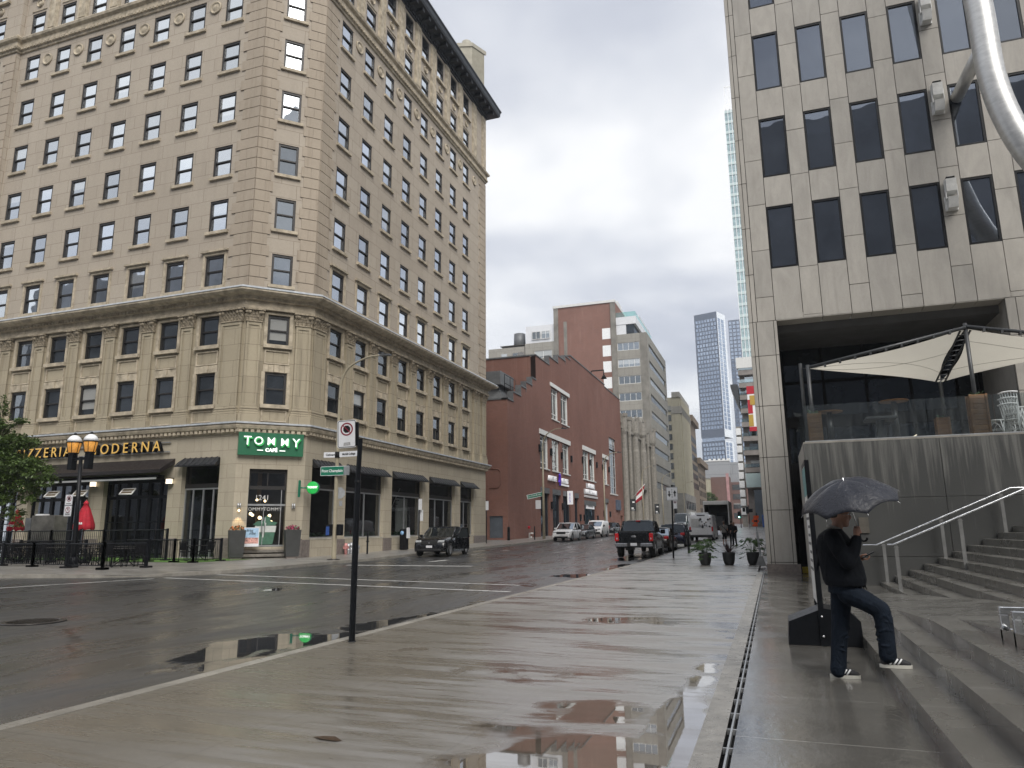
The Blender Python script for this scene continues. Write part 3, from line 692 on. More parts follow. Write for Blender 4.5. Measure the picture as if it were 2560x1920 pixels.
# rusticated blocks at the chamfer and the far end
def quoins(F, fa, fb):
    mb = MB(); hgt = 0.655; z = 14.95; i = 0
    while z < 34.6:
        e = 0.0 if i % 2 else 0.28
        a, b = fa(e), fb(e)
        if b - a > 0.9:
            mid_ = a + (b - a) * (0.55 if i % 2 else 0.42)
            mb.box(a, mid_ - .006, 0, .055, z + .02, z + hgt - .02, 0, F); mb.box(mid_ + .006, b, 0, .055, z + .02, z + hgt - .02, 0, F)
        else: mb.box(a, b, 0, .055, z + .02, z + hgt - .02, 0, F)
        z += hgt; i += 1
    mb.build('quoin', M['quoin'], bt, True)
quoins(FL, lambda e: -27.92 + e, lambda e: -26.43); quoins(FC, lambda e: .03, lambda e: .98 - e * .5); quoins(FC, lambda e: 2.54 + e * .5, lambda e: CL - .03)
quoins(FR, lambda e: 33.57, lambda e: 34.95 - e * .8); quoins(FR, lambda e: 58.75 + e, lambda e: 60.44); quoins(FP, lambda e: PX - 1.2 + e, lambda e: PX + .02)
# cornices and belts
path = [(PX + 0.0, 31), (-26.45, 31), (-23.96, 33.55), (-23.96, 60.42), (-27, 60.42)]
path2 = [(-62, 30.7), (PX, 30.7), (PX, 31), (-26.45, 31), (-23.96, 33.55), (-23.96, 60.42), (-27, 60.42)]
def dentils(mb, F, u0, u1, z0, z1, d0, d1, step, wd):
    u = u0
    while u < u1: mb.box(u, u + wd, d0, d1, z0, z1, 0, F); u += step
def allf(fn):
    fn(FP, -56, PX); fn(FL, PX, -26.45); fn(FC, 0, CL); fn(FR, 33.55, 60.42)
mb = MB()
mb.sweep(path2, [(0, 13.72), (.26, 13.72), (.26, 13.86), (.20, 13.9), (.20, 14.18), (.34, 14.22), (.42, 14.40), (.78, 14.44), (.92, 14.56), (.92, 14.66), (.80, 14.78), (0, 14.86)])
allf(lambda F, a, b: dentils(mb, F, a, b, 14.2, 14.36, .2, .42, .26, .15))
mb.build('middle_cornice', M['trim'], bt, True)
mb = MB()
mb.sweep(path2, [(0, 6.80), (.10, 6.82), (.12, 6.98), (.30, 7.06), (.36, 7.2), (.34, 7.36), (0, 7.42)])
allf(lambda F, a, b: dentils(mb, F, a, b, 6.86, 7.02, .1, .25, .3, .18))
mb.build('lower_belt', M['trim'], bt, True)
mb = MB(); mb.sweep(path2, [(0, 7.425), (.38, 7.365), (.40, 7.30), (.425, 7.305), (.41, 7.40), (0, 7.46)]); mb.build('ledge_flashing', M['ledge'], bt, True)
mb = MB(); mb.sweep(path2, [(0, 14.865), (.82, 14.79), (.94, 14.66), (.955, 14.67), (.83, 14.81), (0, 14.90)]); mb.build('cornice_flashing', M['ledge'], bt, True)
mb = MB()
mb.sweep(path2, [(0, 34.75), (.10, 34.78), (.12, 34.92), (.20, 34.98), (.24, 35.1), (.16, 35.14), (.16, 35.5), (.34, 35.62), (.38, 35.78), (.3, 35.9), (0, 35.98)])
allf(lambda F, a, b: dentils(mb, F, a, b, 34.95, 35.1, .14, .27, .3, .16))
mb.build('upper_belt', M['trim'], bt, True)
mb = MB()
mb.sweep(path2, [(0, 41.62), (.12, 41.62), (.18, 41.95), (.32, 42.05), (.4, 42.25), (1.1, 42.3), (1.18, 42.45), (1.22, 42.8), (1.3, 42.9), (1.3, 43.0), (1.1, 43.08), (0, 43.12)])
allf(lambda F, a, b: dentils(mb, F, a + .2, b, 41.98, 42.28, .2, .95, 1.1, .34))
allf(lambda F, a, b: dentils(mb, F, a, b, 41.72, 41.9, .1, .26, .3, .16))
mb.build('roof_cornice', M['roofmetal'], bt, True)
# pilasters of the two lower storeys: panelled shaft, moulded base, leafy capital
pil = [(FL, a + .78, .42) for a in Lc[:-1]] + [(FR, a + 2.06, .42) for a in Rc[:-1]]
pil += [(FL, -27.27, .72), (FC, .44, .42), (FC, 3.10, .44), (FR, 34.22, .60), (FR, 57.75, .42), (FR, 59.7, .5), (FL, -46.3 - .9, .3), (FP, -48.2, .42), (FP, -51.05, .42)]
cap0 = MB()
random.seed(3)
def capital(hw):
    mb = MB(); d0 = .16
    F = lambda u, d_, z: (u, -d_, z)
    mb.box(-hw - .02, hw + .02, 0, d0 + .06, 0, .07, 0, F); mb.box(-hw - .12, hw + .12, 0, d0 + .26, .62, .72, 0, F)
    mb.hexa([F(-hw, 0, .07), F(hw, 0, .07), F(hw, d0 + .02, .07), F(-hw, d0 + .02, .07), F(-hw - .05, 0, .62), F(hw + .05, 0, .62), F(hw + .05, d0 + .12, .62), F(-hw - .05, d0 + .12, .62)])
    n_ = max(3, int(hw * 2 / .19))
    for rw in range(3):
        for i in range(n_ + (rw % 2)):
            u = -hw + (i + (.5 if rw % 2 == 0 else 0)) * 2 * hw / n_
            z0 = .07 + rw * .15; k_ = d0 + .02 + rw * .035
            mb.add([F(u - .085, k_, z0), F(u + .085, k_, z0), F(u + .075, k_ + .03, z0 + .14), F(u, k_ + .13, z0 + .23), F(u - .075, k_ + .03, z0 + .14), F(u, k_ + .05, z0 + .09)], [(0, 1, 5), (1, 2, 5), (2, 3, 5), (3, 4, 5), (4, 0, 5)])
    for sgn in (-1, 1):
        for q in range(2):
            mb.lathe([(.02, 0), (.11, .02), (.13, .08), (.08, .14), (.02, .15)], (0, 0, 0), 10, 0, True, lambda x, y, zz, s_=sgn, q_=q: F(s_ * (hw - .02 - q_ * .3 * hw) + x * .9, d0 + .06 + zz, .52 + y))
    return mb.mesh('capital', M['capital'])
capm = {}
shaft = {}
for F, u, hw in pil:
    key = round(hw, 2)
    Mx = Matrix(((F.t.x, -F.n.x, 0, F(u, 0, 0)[0]), (F.t.y, -F.n.y, 0, F(u, 0, 0)[1]), (0, 0, 1, 0), (0, 0, 0, 1)))
    if key not in shaft:
        m2 = MB(); G = lambda a, d_, z: (a, -d_, z); w_ = hw - .03
        m2.box(-w_ - .16, w_ + .16, 0, .26, 7.42, 7.80, 0, G)
        m2.hexa([G(-w_ - .14, 0, 7.8), G(w_ + .14, 0, 7.8), G(w_ + .14, .24, 7.8), G(-w_ - .14, .24, 7.8), G(-w_, 0, 8.28), G(w_, 0, 8.28), G(w_, .16, 8.28), G(-w_, .16, 8.28)])
        for zz in (7.86, 8.0, 8.14): m2.box(-w_ - .14 + (zz - 7.8) * .25, w_ + .14 - (zz - 7.8) * .25, .05, .25 - (zz - 7.8) * .12, zz, zz + .05, 0, G)
        e_ = .12
        m2.box(-w_, w_, 0, .12, 8.28, 12.98, 0, G)
        m2.box(-w_, -w_ + e_, .1, .17, 8.28, 12.98, 0, G); m2.box(w_ - e_, w_, .1, .17, 8.28, 12.98, 0, G)
        m2.box(-w_ + e_, w_ - e_, .1, .17, 8.28, 8.44, 0, G); m2.box(-w_ + e_, w_ - e_, .1, .17, 12.8, 12.98, 0, G)
        m2.box(-w_ + e_ + .03, -w_ + e_ + .07, .1, .145, 8.46, 12.78, 0, G); m2.box(w_ - e_ - .07, w_ - e_ - .03, .1, .145, 8.46, 12.78, 0, G)
        shaft[key] = m2.mesh('pilaster', M['lime_low']); capm[key] = capital(hw)
    o = link('pilaster', shaft[key], bt); o.matrix_parent_inverse = WORLDM[bt].inverted(); o.matrix_basis = Mx; WORLDM[o] = Mx
    c_ = link('capital', capm[key], o); c_.matrix_basis = Matrix.Translation((0, 0, 12.98))
# slim piers between the two top storeys' windows
for F, us in ((FL, [q + .78 for q in Lc[:-1]]), (FR, [q + 2.06 for q in Rc[:-1]] + [57.6, 60.0])):
    for u in us:
        mb = MB()
        mb.box(u - .42, u + .42, 0, .10, 35.98, 41.62, 0, F); mb.box(u - .5, u - .42, 0, .06, 35.98, 41.62, 0, F); mb.box(u + .42, u + .5, 0, .06, 35.98, 41.62, 0, F)
        for a, b, c_, d_ in ((u - .3, u + .3, 36.2, 36.26), (u - .3, u + .3, 41.2, 41.26), (u - .3, u - .25, 36.26, 41.2), (u + .25, u + .3, 36.26, 41.2)): mb.box(a, b, .1, .13, c_, d_, 0, F)
        mb.build('attic_pier', M['trim'], bt, True)
# windows: dark sash frames, each with its pane; those that show largest are parts of their own
fr_mesh = {}; pn_mesh = {}; sr_mesh = {}
def sash(w_, h, kind):
    k_ = (round(w_, 2), round(h, 2), kind)
    if k_ in fr_mesh: return k_
    G = lambda u, d_, z: (u, -d_, z); mb = MB(); e = .075
    mb.box(0, e + .05, -.16, -.04, 0, h, 0, G); mb.box(w_ - e - .05, w_, -.16, -.04, 0, h, 0, G)
    mb.box(e + .05, w_ - e - .05, -.16, -.04, h - e - .06, h, 0, G); mb.box(e + .05, w_ - e - .05, -.16, -.04, 0, e, 0, G)
    mb.box(e + .05, w_ - e - .05, -.17, -.06, h * .5 - .04, h * .5 + .04, 0, G)
    fr_mesh[k_] = mb.mesh('window', M['bronze'])
    mb = MB(); mb.poly([G(e + .05, -.12, h * .5), G(w_ - e - .05, -.12, h * .5), G(w_ - e - .05, -.12, h - e - .06), G(e + .05, -.12, h - e - .06)])
    mb.poly([G(e + .05, -.15, e), G(w_ - e - .05, -.15, e), G(w_ - e - .05, -.15, h * .5), G(e + .05, -.15, h * .5)])
    pn_mesh[k_] = mb
    mb = MB(); surround(mb, G, 0, w_, 0, h, kind)
    if kind == 'attic': ringdisc(mb, G, w_ / 2, -.72, .3); mb.box(-.05, w_ + .05, 0, .05, -1.3, -1.22, 0, G)
    sr_mesh[k_] = mb
    return k_
def score(w_):
    F, u0, u1, z0, z1 = w_; c_ = Vector(F((u0 + u1) / 2, 0, (z0 + z1) / 2)); v = c_ - Vector((0, 0, 1.57)); 
    dd = v.dot(cf); X = v.dot(cr) / dd * FPX; Y = v.dot(cu) / dd * FPX
    vis = abs(X) < 1290 and abs(Y) < 975
    return (u1 - u0) * (z1 - z0) * abs(v.normalized().dot(F.n)) / v.length_squared * (1 if vis else 1e-3)
wins.sort(key=score, reverse=True)
rest_s = MB(); rest_f = MB(); rest_p = {'win': MB(), 'winlow': MB()}
pm = {}
for i, w_ in enumerate(wins):
    F, u0, u1, z0, z1 = w_; kind = 'attic' if z1 > 41 else 'low1' if 13 < z1 < 14 else 'low2' if z1 < 13 else 'framed' if 17 < z1 < 17.3 and F is not FC else 'hi'
    k_ = sash(u1 - u0, z1 - z0, kind); mk = 'win' if z1 > 15 and F is not FC else 'winlow'
    if F is FC and z1 > 29: mk = 'win'
    p = F(u0, 0, z0); Mx = Matrix(((F.t.x, -F.n.x, 0, p[0]), (F.t.y, -F.n.y, 0, p[1]), (0, 0, 1, p[2]), (0, 0, 0, 1)))
    if i < 100:
        o = link('window', fr_mesh[k_], bt); o.matrix_parent_inverse = WORLDM[bt].inverted(); o.matrix_basis = Mx; WORLDM[o] = Mx
        if (k_, mk) not in pm: pm[(k_, mk)] = pn_mesh[k_].mesh('pane', M[mk], False)
        link('pane', pm[(k_, mk)], o)
        if (k_, 's') not in pm: pm[(k_, 's')] = sr_mesh[k_].mesh('stone_surround', M['trim'])
        link('stone_surround', pm[(k_, 's')], o)
    else:
        me = fr_mesh[k_]; rest_f.add([Mx @ v.co for v in me.vertices], [list(q.vertices) for q in me.polygons])
        rest_s.add([Mx @ Vector(v) for v in sr_mesh[k_].v], sr_mesh[k_].f)
        rest_p[mk].add([Mx @ Vector(v) for v in pn_mesh[k_].v], pn_mesh[k_].f)
tag(rest_s.build('stone_surround', M['trim'], bt, True), kind='stuff')
tag(rest_f.build('window', M['bronze'], bt, True), kind='stuff')
M['win_rest'] = glass('upper_window_glass', (0.012, 0.014, 0.017), (0.62, 0.72), (0.88, 0.93, 0.98))
for k_, q in rest_p.items():
    if q.v: tag(q.build('pane', M['win_rest'] if k_ == 'win' else M['winlow'], bt, True, fix=False), kind='stuff')
# rooftop plant tower clad in ribbed metal
mb = MB(); A, B, C_ = Vector((-28.75, 63.1)), Vector((-26.75, 63.7)), Vector((-26.05, 65.4)); D_ = A + (C_ - B)
def ribbed(a, b, z0, z1):
    n_ = int((b - a).length / .16)
    t_ = (b - a).normalized(); q = Vector((t_.y, -t_.x)) * .05
    for i in range(n_):
        p0 = a + (b - a) * (i / n_); p1 = a + (b - a) * ((i + .5) / n_)
        mb.hexa([(*p0, z0), (*p1, z0), (*(p1 - q), z0), (*(p0 - q), z0), (*p0, z1), (*p1, z1), (*(p1 - q), z1), (*(p0 - q), z1)])
mb.poly([(*A, 42), (*B, 42), (*B, 53.2), (*A, 53.2)]); mb.poly([(*B, 42), (*C_, 42), (*C_, 53.2), (*B, 53.2)]); mb.poly([(*D_, 42), (*A, 42), (*A, 53.2), (*D_, 53.2)]); mb.poly([(*A, 53.2), (*B, 53.2), (*C_, 53.2), (*D_, 53.2)])
ribbed(B, A, 42, 53.0); ribbed(C_, B, 42, 53.0)
mb.sweep([A, B, C_, D_, A], [(0, 52.9), (.12, 52.9), (.12, 53.35), (0, 53.35)])
mb.cyl((-27.6, 64.2, 53.2), (-27.6, 64.2, 54.0), .6, .5, 14)
rc = mb.build('rooftop_plant', simple('beige_ribbed_cladding', (0.33, 0.31, 0.25), 0.55, 0.1, 0.12, 2, obj=False), bt, True)
# dark sheet-metal hoods over the shop windows
def hood(F, a, b, z1=5.62, z0=5.16, out=.5):
    mb = MB(); prof = [(-.30, z1 + .02), (-.05, z1), (.10, z1 - .08), (.26, z1 - .24), (out, z0), (out, z0 - .06), (.1, z0 - .04)]
    n_ = len(prof); e = .14
    vs = [F(a - (e if d_ > .2 else 0), d_, z) for d_, z in prof] + [F(b + (e if d_ > .2 else 0), d_, z) for d_, z in prof]
    mb.add(vs, [(i, i + 1, n_ + i + 1, n_ + i) for i in range(n_ - 1)]); mb.add(vs[:n_], [list(range(n_))]); mb.add(vs[n_:], [list(range(n_))])
    u = a + .1
    while u < b + .05:
        mb.tube([F(u, d_ + .012, z + .012) for d_, z in prof[1:5]], .022, 5); u += .36
    return mb
for a, b in bays: hood(FR, a, b).build('window_hood', M['darkmetal'], bt, True)
hood(FL, -29.95, -27.55).build('window_hood', M['darkmetal'], bt, True)
# shop windows: dark transom, aluminium bars, clear glass, dim rooms behind
def shop(F, a, b, z0, z1, bars, zt=4.05, dp=-.3, dark=True, nm='shop_window', fm=None):
    mb = MB(); e = .06; fm = fm or [M['bronze'], M['alu']]
    mb.box(a, b, dp - .05, dp + .05, z1 - .45, z1, 0, F)
    mb.box(a, a + .14, dp - .05, dp + .05, zt, z1 - .45, 0, F); mb.box(b - .14, b, dp - .05, dp + .05, zt, z1 - .45, 0, F)
    mb.box(a, b, dp - .05, dp + .06, zt - .02, zt + .22, 0, F)
    mb.box(a, b, dp - .03, dp + .055, zt - .10, zt - .021, 1, F); mb.box(a, b, dp - .03, dp + .055, z0, z0 + .07, 1, F)
    for u in [a + .035, b - .035] + [a + (b - a) * q for q in bars]: mb.box(u - .035, u + .035, dp - .03, dp + .05, z0 + .07, zt - .10, 1, F)
    o = mb.build(nm, fm, bt, True)
    mb = MB(); mb.poly([F(a + .02, dp, z0 + .02), F(b - .02, dp, z0 + .02), F(b - .02, dp, z1 - .42), F(a + .02, dp, z1 - .42)])
    mb.build('shop_glass', M['shopglass'], o)
    return o
for i, (a, b) in enumerate(bays): shop(FR, a, b, 1.27, 5.55, [[], [.56], [.5], [.34, .68], [.45]][i])
shop(FL, -30.0, -27.5, 0.3, 5.55, [.23, .5, .77], 4.0, -.35, nm='entrance_door')
def room(F, a, b, d_, z0, z1, mats, nm='shop_interior'):
    mb = MB()
    mb.poly([F(a, -d_, z0), F(b, -d_, z0), F(b, -d_, z1), F(a, -d_, z1)], 1); mb.poly([F(a, -.46, z0), F(b, -.46, z0), F(b, -d_, z0), F(a, -d_, z0)], 0)
    mb.poly([F(a, -.46, z1), F(b, -.46, z1), F(b, -d_, z1), F(a, -d_, z1)], 0); mb.poly([F(a, -.46, z0), F(a, -d_, z0), F(a, -d_, z1), F(a, -.46, z1)], 0); mb.poly([F(b, -.46, z0), F(b, -d_, z0), F(b, -d_, z1), F(b, -.46, z1)], 0)
    return mb.build(nm, mats, bt, True)
for i, (a, b) in enumerate(bays): room(FR, a - .2, b + .2, 3.5, 0.6, 5.7, [M['interior'], [M['interior'], M['interior'], simple('pale_inner_wall', (0.20, 0.2, 0.2), .8, 0, .2, 2, obj=False), simple('tan_inner_wall', (0.30, 0.21, 0.13), .7, 0, .15, 2, obj=False), simple('green_inner_wall', (0.16, 0.22, 0.2), .7, 0, .2, 2, obj=False)][i]])
room(FL, -30.3, -27.3, 3, 0.3, 5.6, [M['interior'], simple('olive_inner_wall', (0.07, 0.08, 0.03), .8, 0, .6, 3, obj=False)])
room(FC, 0.3, 3.0, 2.6, 0.86, 5.1, [M['interior'], M['interior_warm']])
# folding black doors of the restaurant
for a, b, z0, z1 in shopL:
    mb = MB(); n_ = 6
    mb.box(a, b, -.42, -.3, z1 - .18, z1, 0, FL); mb.box(a, b, -.42, -.3, 3.5, 3.68, 0, FL)
    for i in range(n_ + 1):
        u = a + (b - a) * i / n_; w_ = .12 if i % 2 == 0 else .07
        mb.box(max(a, u - w_), min(b, u + w_), -.43, -.29, z0, z1 - .18, 0, FL)
    for zz in (1.2, 2.2): mb.box(a, b, -.41, -.32, zz, zz + .06, 0, FL)
    o = mb.build('folding_door', M['black'], bt, True)
    mb = MB(); mb.poly([FL(a, -.36, z0), FL(b, -.36, z0), FL(b, -.36, z1), FL(a, -.36, z1)]); mb.build('door_glass', M['shopglass'], o)
    room(FL, a - .1, b + .1, 4, .3, 4.6, [M['interior'], simple('restaurant_back_wall', (0.07, 0.045, 0.035), .8, 0, .8, 2.5, obj=False)])
# dark metal canopy over the restaurant with a rolled awning below it
mb = MB(); F = FL; a, b = -47.2, -30.55
prof = [(0, 5.62), (1.02, 4.98), (1.02, 4.80), (.9, 4.8), (0, 5.3)]; n_ = len(prof)
vs = [F(a, d_, z) for d_, z in prof] + [F(b, d_, z) for d_, z in prof]
mb.add(vs, [(i, (i + 1) % n_, n_ + (i + 1) % n_, n_ + i) for i in range(n_)]); mb.add(vs[:n_], [list(range(n_))]); mb.add(vs[n_:], [list(range(n_))])
mb.build('canopy', simple('dark_brown_canopy_metal', (0.022, 0.018, 0.018), .4, 0.2, .2, 3, obj=False), bt, True)
mb = MB(); mb.cyl(FL(-46.5, .55, 4.62), FL(-31.0, .55, 4.62), .12, n=10, mi=0); mb.box(-46.5, -31.0, .2, .6, 4.5, 4.72, 0, FL); mb.box(-37.9, -31.1, .66, .72, 4.48, 4.58, 1, FL); mb.box(-46.4, -38.2, .66, .72, 4.48, 4.58, 1, FL)
mb.build('rolled_awning', [M['black'], M['white']], bt, True)
# cafe door at the chamfer: steps, dark transom, glass leaves with a drink poster
mb = MB(); F = FC
for i in range(3): mb.bevbox(.50, 2.75, -.45, .30 + .32 * (2 - i), 0.15 + .21 * i, .30 + .21 * i, .015, 0, F)
mb.build('entrance_steps', simple('brown_step_stone', (0.16, 0.145, 0.125), .4, 0, .3, 4, obj=False), bt, True)
mb = MB(); a, b = .70, 2.66
mb.box(a, b, -.36, -.24, 4.74, 4.94, 0, F); mb.box(a, b, -.36, -.24, 3.86, 4.05, 0, F); mb.box(a, a + .1, -.36, -.24, 4.05, 4.74, 0, F); mb.box(b - .1, b, -.36, -.24, 4.05, 4.74, 0, F); mb.box(1.65, 1.71, -.35, -.25, 4.05, 4.74, 0, F)
mb.box(a, b, -.34, -.26, 3.0, 3.1, 1, F); mb.box(a, a + .04, -.34, -.27, .87, 3.86, 1, F); mb.box(b - .24, b - .2, -.34, -.27, .87, 3.86, 1, F); mb.box(1.55, 1.58, -.34, -.28, .87, 3.0, 1, F); mb.box(a, b, -.34, -.28, .87, .95, 1, F)
mb.tube([F(1.5, -.2, 1.5), F(1.5, -.2, 2.4)], .02, 6, 1); mb.tube([F(1.65, -.2, 1.5), F(1.65, -.2, 2.4)], .02, 6, 1)
cd = mb.build('cafe_door', [M['bronze'], M['alu']], bt, True)
mb = MB(); mb.poly([F(a, -.31, .87), F(b, -.31, .87), F(b, -.31, 4.8), F(a, -.31, 4.8)]); mb.build('door_glass', M['shopglass'], cd)
M['poster_green'] = simple('dark_green_print', (0.05, 0.13, 0.085), .5, 0, .2, 5, obj=False)
mb = MB(); q = -.285
mb.poly([F(1.30, q, .98), F(2.10, q, .98), F(2.26, q, 1.95), F(1.18, q, 1.95)], 0); mb.poly([F(1.19, q + .004, 1.62), F(2.22, q + .004, 1.62), F(2.26, q + .004, 1.95), F(1.17, q + .004, 1.95)], 1)
mb.poly([F(1.06, q + .006, 2.02), F(1.3, q + .006, 1.93), F(2.2, q + .006, 1.98), F(2.30, q + .006, 2.12), F(1.9, q + .006, 2.22), F(1.3, q + .006, 2.2)], 0)
mb.poly([F(1.6, q + .009, 2.2), F(1.95, q + .009, 2.2), F(1.9, q + .009, 2.42), F(1.72, q + .009, 2.48), F(1.62, q + .009, 2.38)], 0)
mb.poly([F(1.55, q + .012, 1.35), F(1.63, q + .012, 1.35), F(1.74, q + .012, 2.1), F(1.66, q + .012, 2.12)], 1)
mb.build('drink_poster', [M['poster_green'], simple('pale_print', (0.5, 0.52, 0.5), .5, 0, .1, 5, obj=False)], cd)
M['vinyl'] = simple('pale_window_vinyl', (0.55, 0.55, 0.53), .5, 0, .1, 5, obj=False)
for u in (1.08, 2.02): lettering('window_lettering', 'TOMMY', .25, M['vinyl'], cd, face_matrix(F, u, -.30, 2.82), .004, spacing=1.1)
lettering('door_number', '1241', .38, M['vinyl'], cd, face_matrix(F, 1.45, -.30, 3.42), .004)
mb = MB()
for u, dd, z, r in ((1.3, -1.2, 3.35, .07), (1.75, -1.4, 3.3, .07), (1.0, -1.0, 2.6, .09), (1.55, -1.6, 2.4, .1), (2.0, -1.2, 2.5, .09), (1.2, -1.9, 2.55, .08), (1.9, -2.0, 2.15, .06), (2.2, -1.8, 2.2, .06)):
    mb = MB(); mb.ball(F(u, dd, z), r, 10, 6); mb.build('pendant_lamp', M['glow'], bt, True)
mb = MB()
for u, dd, z, r in ((34.9, -1.4, 2.5, .13), (38.3, -1.5, 2.9, .11), (39.0, -2.2, 2.2, .12), (40.6, -2.5, 2.5, .09)): mb = MB(); mb.ball(FR(u, dd, z), r, 10, 6); mb.build('pendant_lamp', M['glow_soft'], bt, True)
# things seen through the bay windows: a stair, round wall hangings, planting, a white partition
mb = MB()
for i in range(9): mb.box(43.9 + i * .22, 44.5 + i * .22, -2.2, -1.0, 1.5 + i * .28, 1.56 + i * .28, 0, FR)
mb.tube([FR(44.1, -1.0, 2.0), FR(46.3, -1.0, 4.6)], .035, 6, 1); mb.tube([FR(44.1, -1.0, .9), FR(44.1, -1.0, 2.0)], .03, 6, 1)
mb.build('stair', [M['blackmatte'], M['offwhite']], bt, True)
mb = MB()
for u, z, r in ((50.1, 3.0, .42), (51.2, 2.55, .34), (50.0, 2.1, .3)):
    mb = MB(); mb.lathe([(r, 0), (r, .04), (r * .82, .05), (r * .8, 0)], (0, 0, 0), 18, 0, True, lambda x, y, zz: FR(u + x, -3.44 + zz, z + y)); mb.build('wall_hanging', M['blackmatte'], bt, True)
mb = MB(); mb.box(45.9, 47.5, -1.1, -1.0, 1.4, 3.9, 0, FR); mb.build('display_panel', M['offwhite'], bt, True)
mb = MB(); random.seed(11)
for a, b in bays[:4]:
    u = a + .1
    while u < b - .1:
        for _ in range(5):
            uu = u + random.random() * .12; zz = 1.3 + random.random() * .28; dd = -.55 - random.random() * .3; s_ = .09
            p = Vector(FR(uu, dd, zz)); e1 = Vector((random.uniform(-1, 1), random.uniform(-1, 1), random.uniform(-.3, 1))).normalized() * s_; e2 = e1.orthogonal().normalized() * s_ * .5
            mb.poly([p - e1, p + e2, p + e1, p - e2])
        u += .11
M['leaf_dark'] = simple('dark_indoor_leaf', (0.045, 0.10, 0.05), .5, 0, .4, 5, obj=False)
tag(mb.build('window_planting', M['leaf_dark'], bt, True, fix=False), kind='stuff')
# ---------------------------------------------------------------- the grey stone building on the right
rt = thing('stone_tower', 'grey stone panelled building on the right with dark windows above a deep terrace opening', 'building', (6, 30, 0))
FB = Frame((0, 27.2), (1, 0), (0, -1)); FS = Frame((-0.28, 0), (0, -1), (-1, 0))
XL, XR, OL, OR_, OT = -0.28, 15.0, 0.70, 7.87, 9.05
wc = [0.656 + 1.61 * c for c in range(8)]; wr = [(33.1, 35.5), (29.42, 31.85), (25.74, 28.17), (22.07, 24.5), (18.40, 20.83), (14.72, 17.16), (11.05, 13.50)]
wh = [(q, q + .96, a, b) for q in wc for a, b in wr]
# every cladding panel is a thin slab with an open joint round it
mbp = MB(); random.seed(5); J = 0.011
def panel(u0, u1, z0, z1, F=FB, d_=0.0):
    if u1 - u0 < .06 or z1 - z0 < .06: return
    mbp.box(u0 + J, u1 - J, d_ - .1, d_ + random.uniform(-.003, .003), z0 + J, z1 - J, random.choice((0, 0, 1, 1, 2)), F)
strips = [(0.03, wc[0])] + [(a + .96, b) for a, b in zip(wc, wc[1:])] + [(wc[-1] + .96, XR)]
for i, (a, b) in enumerate(strips):
    z = OT + (0.0 if b > OL else -9.05)
    off = [0.92, 0.1, 1.05, 0.45, 1.3, 0.2, 0.8, 0.5, 0.1][i]
    zz = [OT] + [OT + off + 1.835 * k for k in range(16)]
    for z0, z1 in zip(zz, zz[1:]): panel(a, b, z0, min(z1, 38))
for q in wc:
    zb = [OT] + [v for a, b in sorted(wr) for v in (a, b)] + [38]
    for z0, z1 in zip(zb[0::2], zb[1::2]): panel(q, q + .96, z0, z1)
for z0, z1 in zip([-.1, .42, 2.2, 4.05, 5.9, 7.75], [.42, 2.2, 4.05, 5.9, 7.75, OT]):
    panel(-.02, .58, z0, z1); panel(.58, OL, z0, z1); panel(XL, -.14, z0, z1, d_=-.03); panel(-.14, -.02, z0, z1, d_=-.012)
    panel(OR_, OR_ + .3, z0, z1); panel(OR_ + .3, OR_ + .9, z0, z1); panel(OR_ + .9, XR, z0, z1)
z = OT
while z < 38: panel(XL, -.14, z, z + 1.85, d_=-.03); panel(-.14, .03, z, z + 1.85, d_=-.012); z += 1.85
for z in range(0, 38, 2):
    for y in range(-60, -27, 3): panel(y if y > -60 else -59.9, min(y + 3, -27.24), z, z + 2, FS)
mbp.build('stone_cladding', [M['panel_a'], M['panel_b'], M['panel_c']], rt, True)
mb = MB()
mb.wall(FB, XL + .02, XR, OT, 38, wh, .35, 0, dd=-.07); mb.wall(FB, XL + .02, XR, 0, OT, [(OL, OR_, 0, OT)], .05, 0, dd=-.07)
mb.poly([(XL + .06, 27.25, 0), (XL + .06, 60, 0), (XL + .06, 60, 38), (XL + .06, 27.25, 38)]); mb.poly([(XL, 27.3, 38), (XR, 27.3, 38), (XR, 60, 38), (XL, 60, 38)]); mb.box(XL + .3, XR, 60, 149, 0, 17)  # last box: unseen block further back, added so the shop windows reflect something dark
mb.build('wall_core_with_unseen_block', simple('dark_backing', (0.07, 0.067, 0.06), .9, 0, .2, 3, obj=False), rt, True)
mb = MB(); mb.box(XL - .015, .80, .0, .03, -.2, .36, 0, FB); mb.build('plinth', M['plinth'], rt, True)
# windows set flush in dark frames
G = lambda u, d_, z: (u, -d_, z)
wm = {}
for q in wc:
    for a, b in wr:
        h = round(b - a, 2)
        if h not in wm:
            m1 = MB(); e = .07
            for k_ in ((0, e, 0, h), (.96 - e, .96, 0, h), (e, .96 - e, 0, e), (e, .96 - e, h - e, h)): m1.box(k_[0], k_[1], -.14, -.02, k_[2], k_[3], 0, G)
            m2 = MB(); m2.poly([G(e, -.07, e), G(.96 - e, -.07, e), G(.96 - e, -.07, h - e), G(e, -.07, h - e)])
            wm[h] = (m1.mesh('window', M['black']), m2.mesh('pane', M['windark'], False))
        if a > 27: continue
        o = link('window', wm[h][0], rt); Mx = Matrix.Translation((q, 27.2, a)); o.matrix_parent_inverse = WORLDM[rt].inverted(); o.matrix_basis = Mx; WORLDM[o] = Mx
        link('pane', wm[h][1], o)
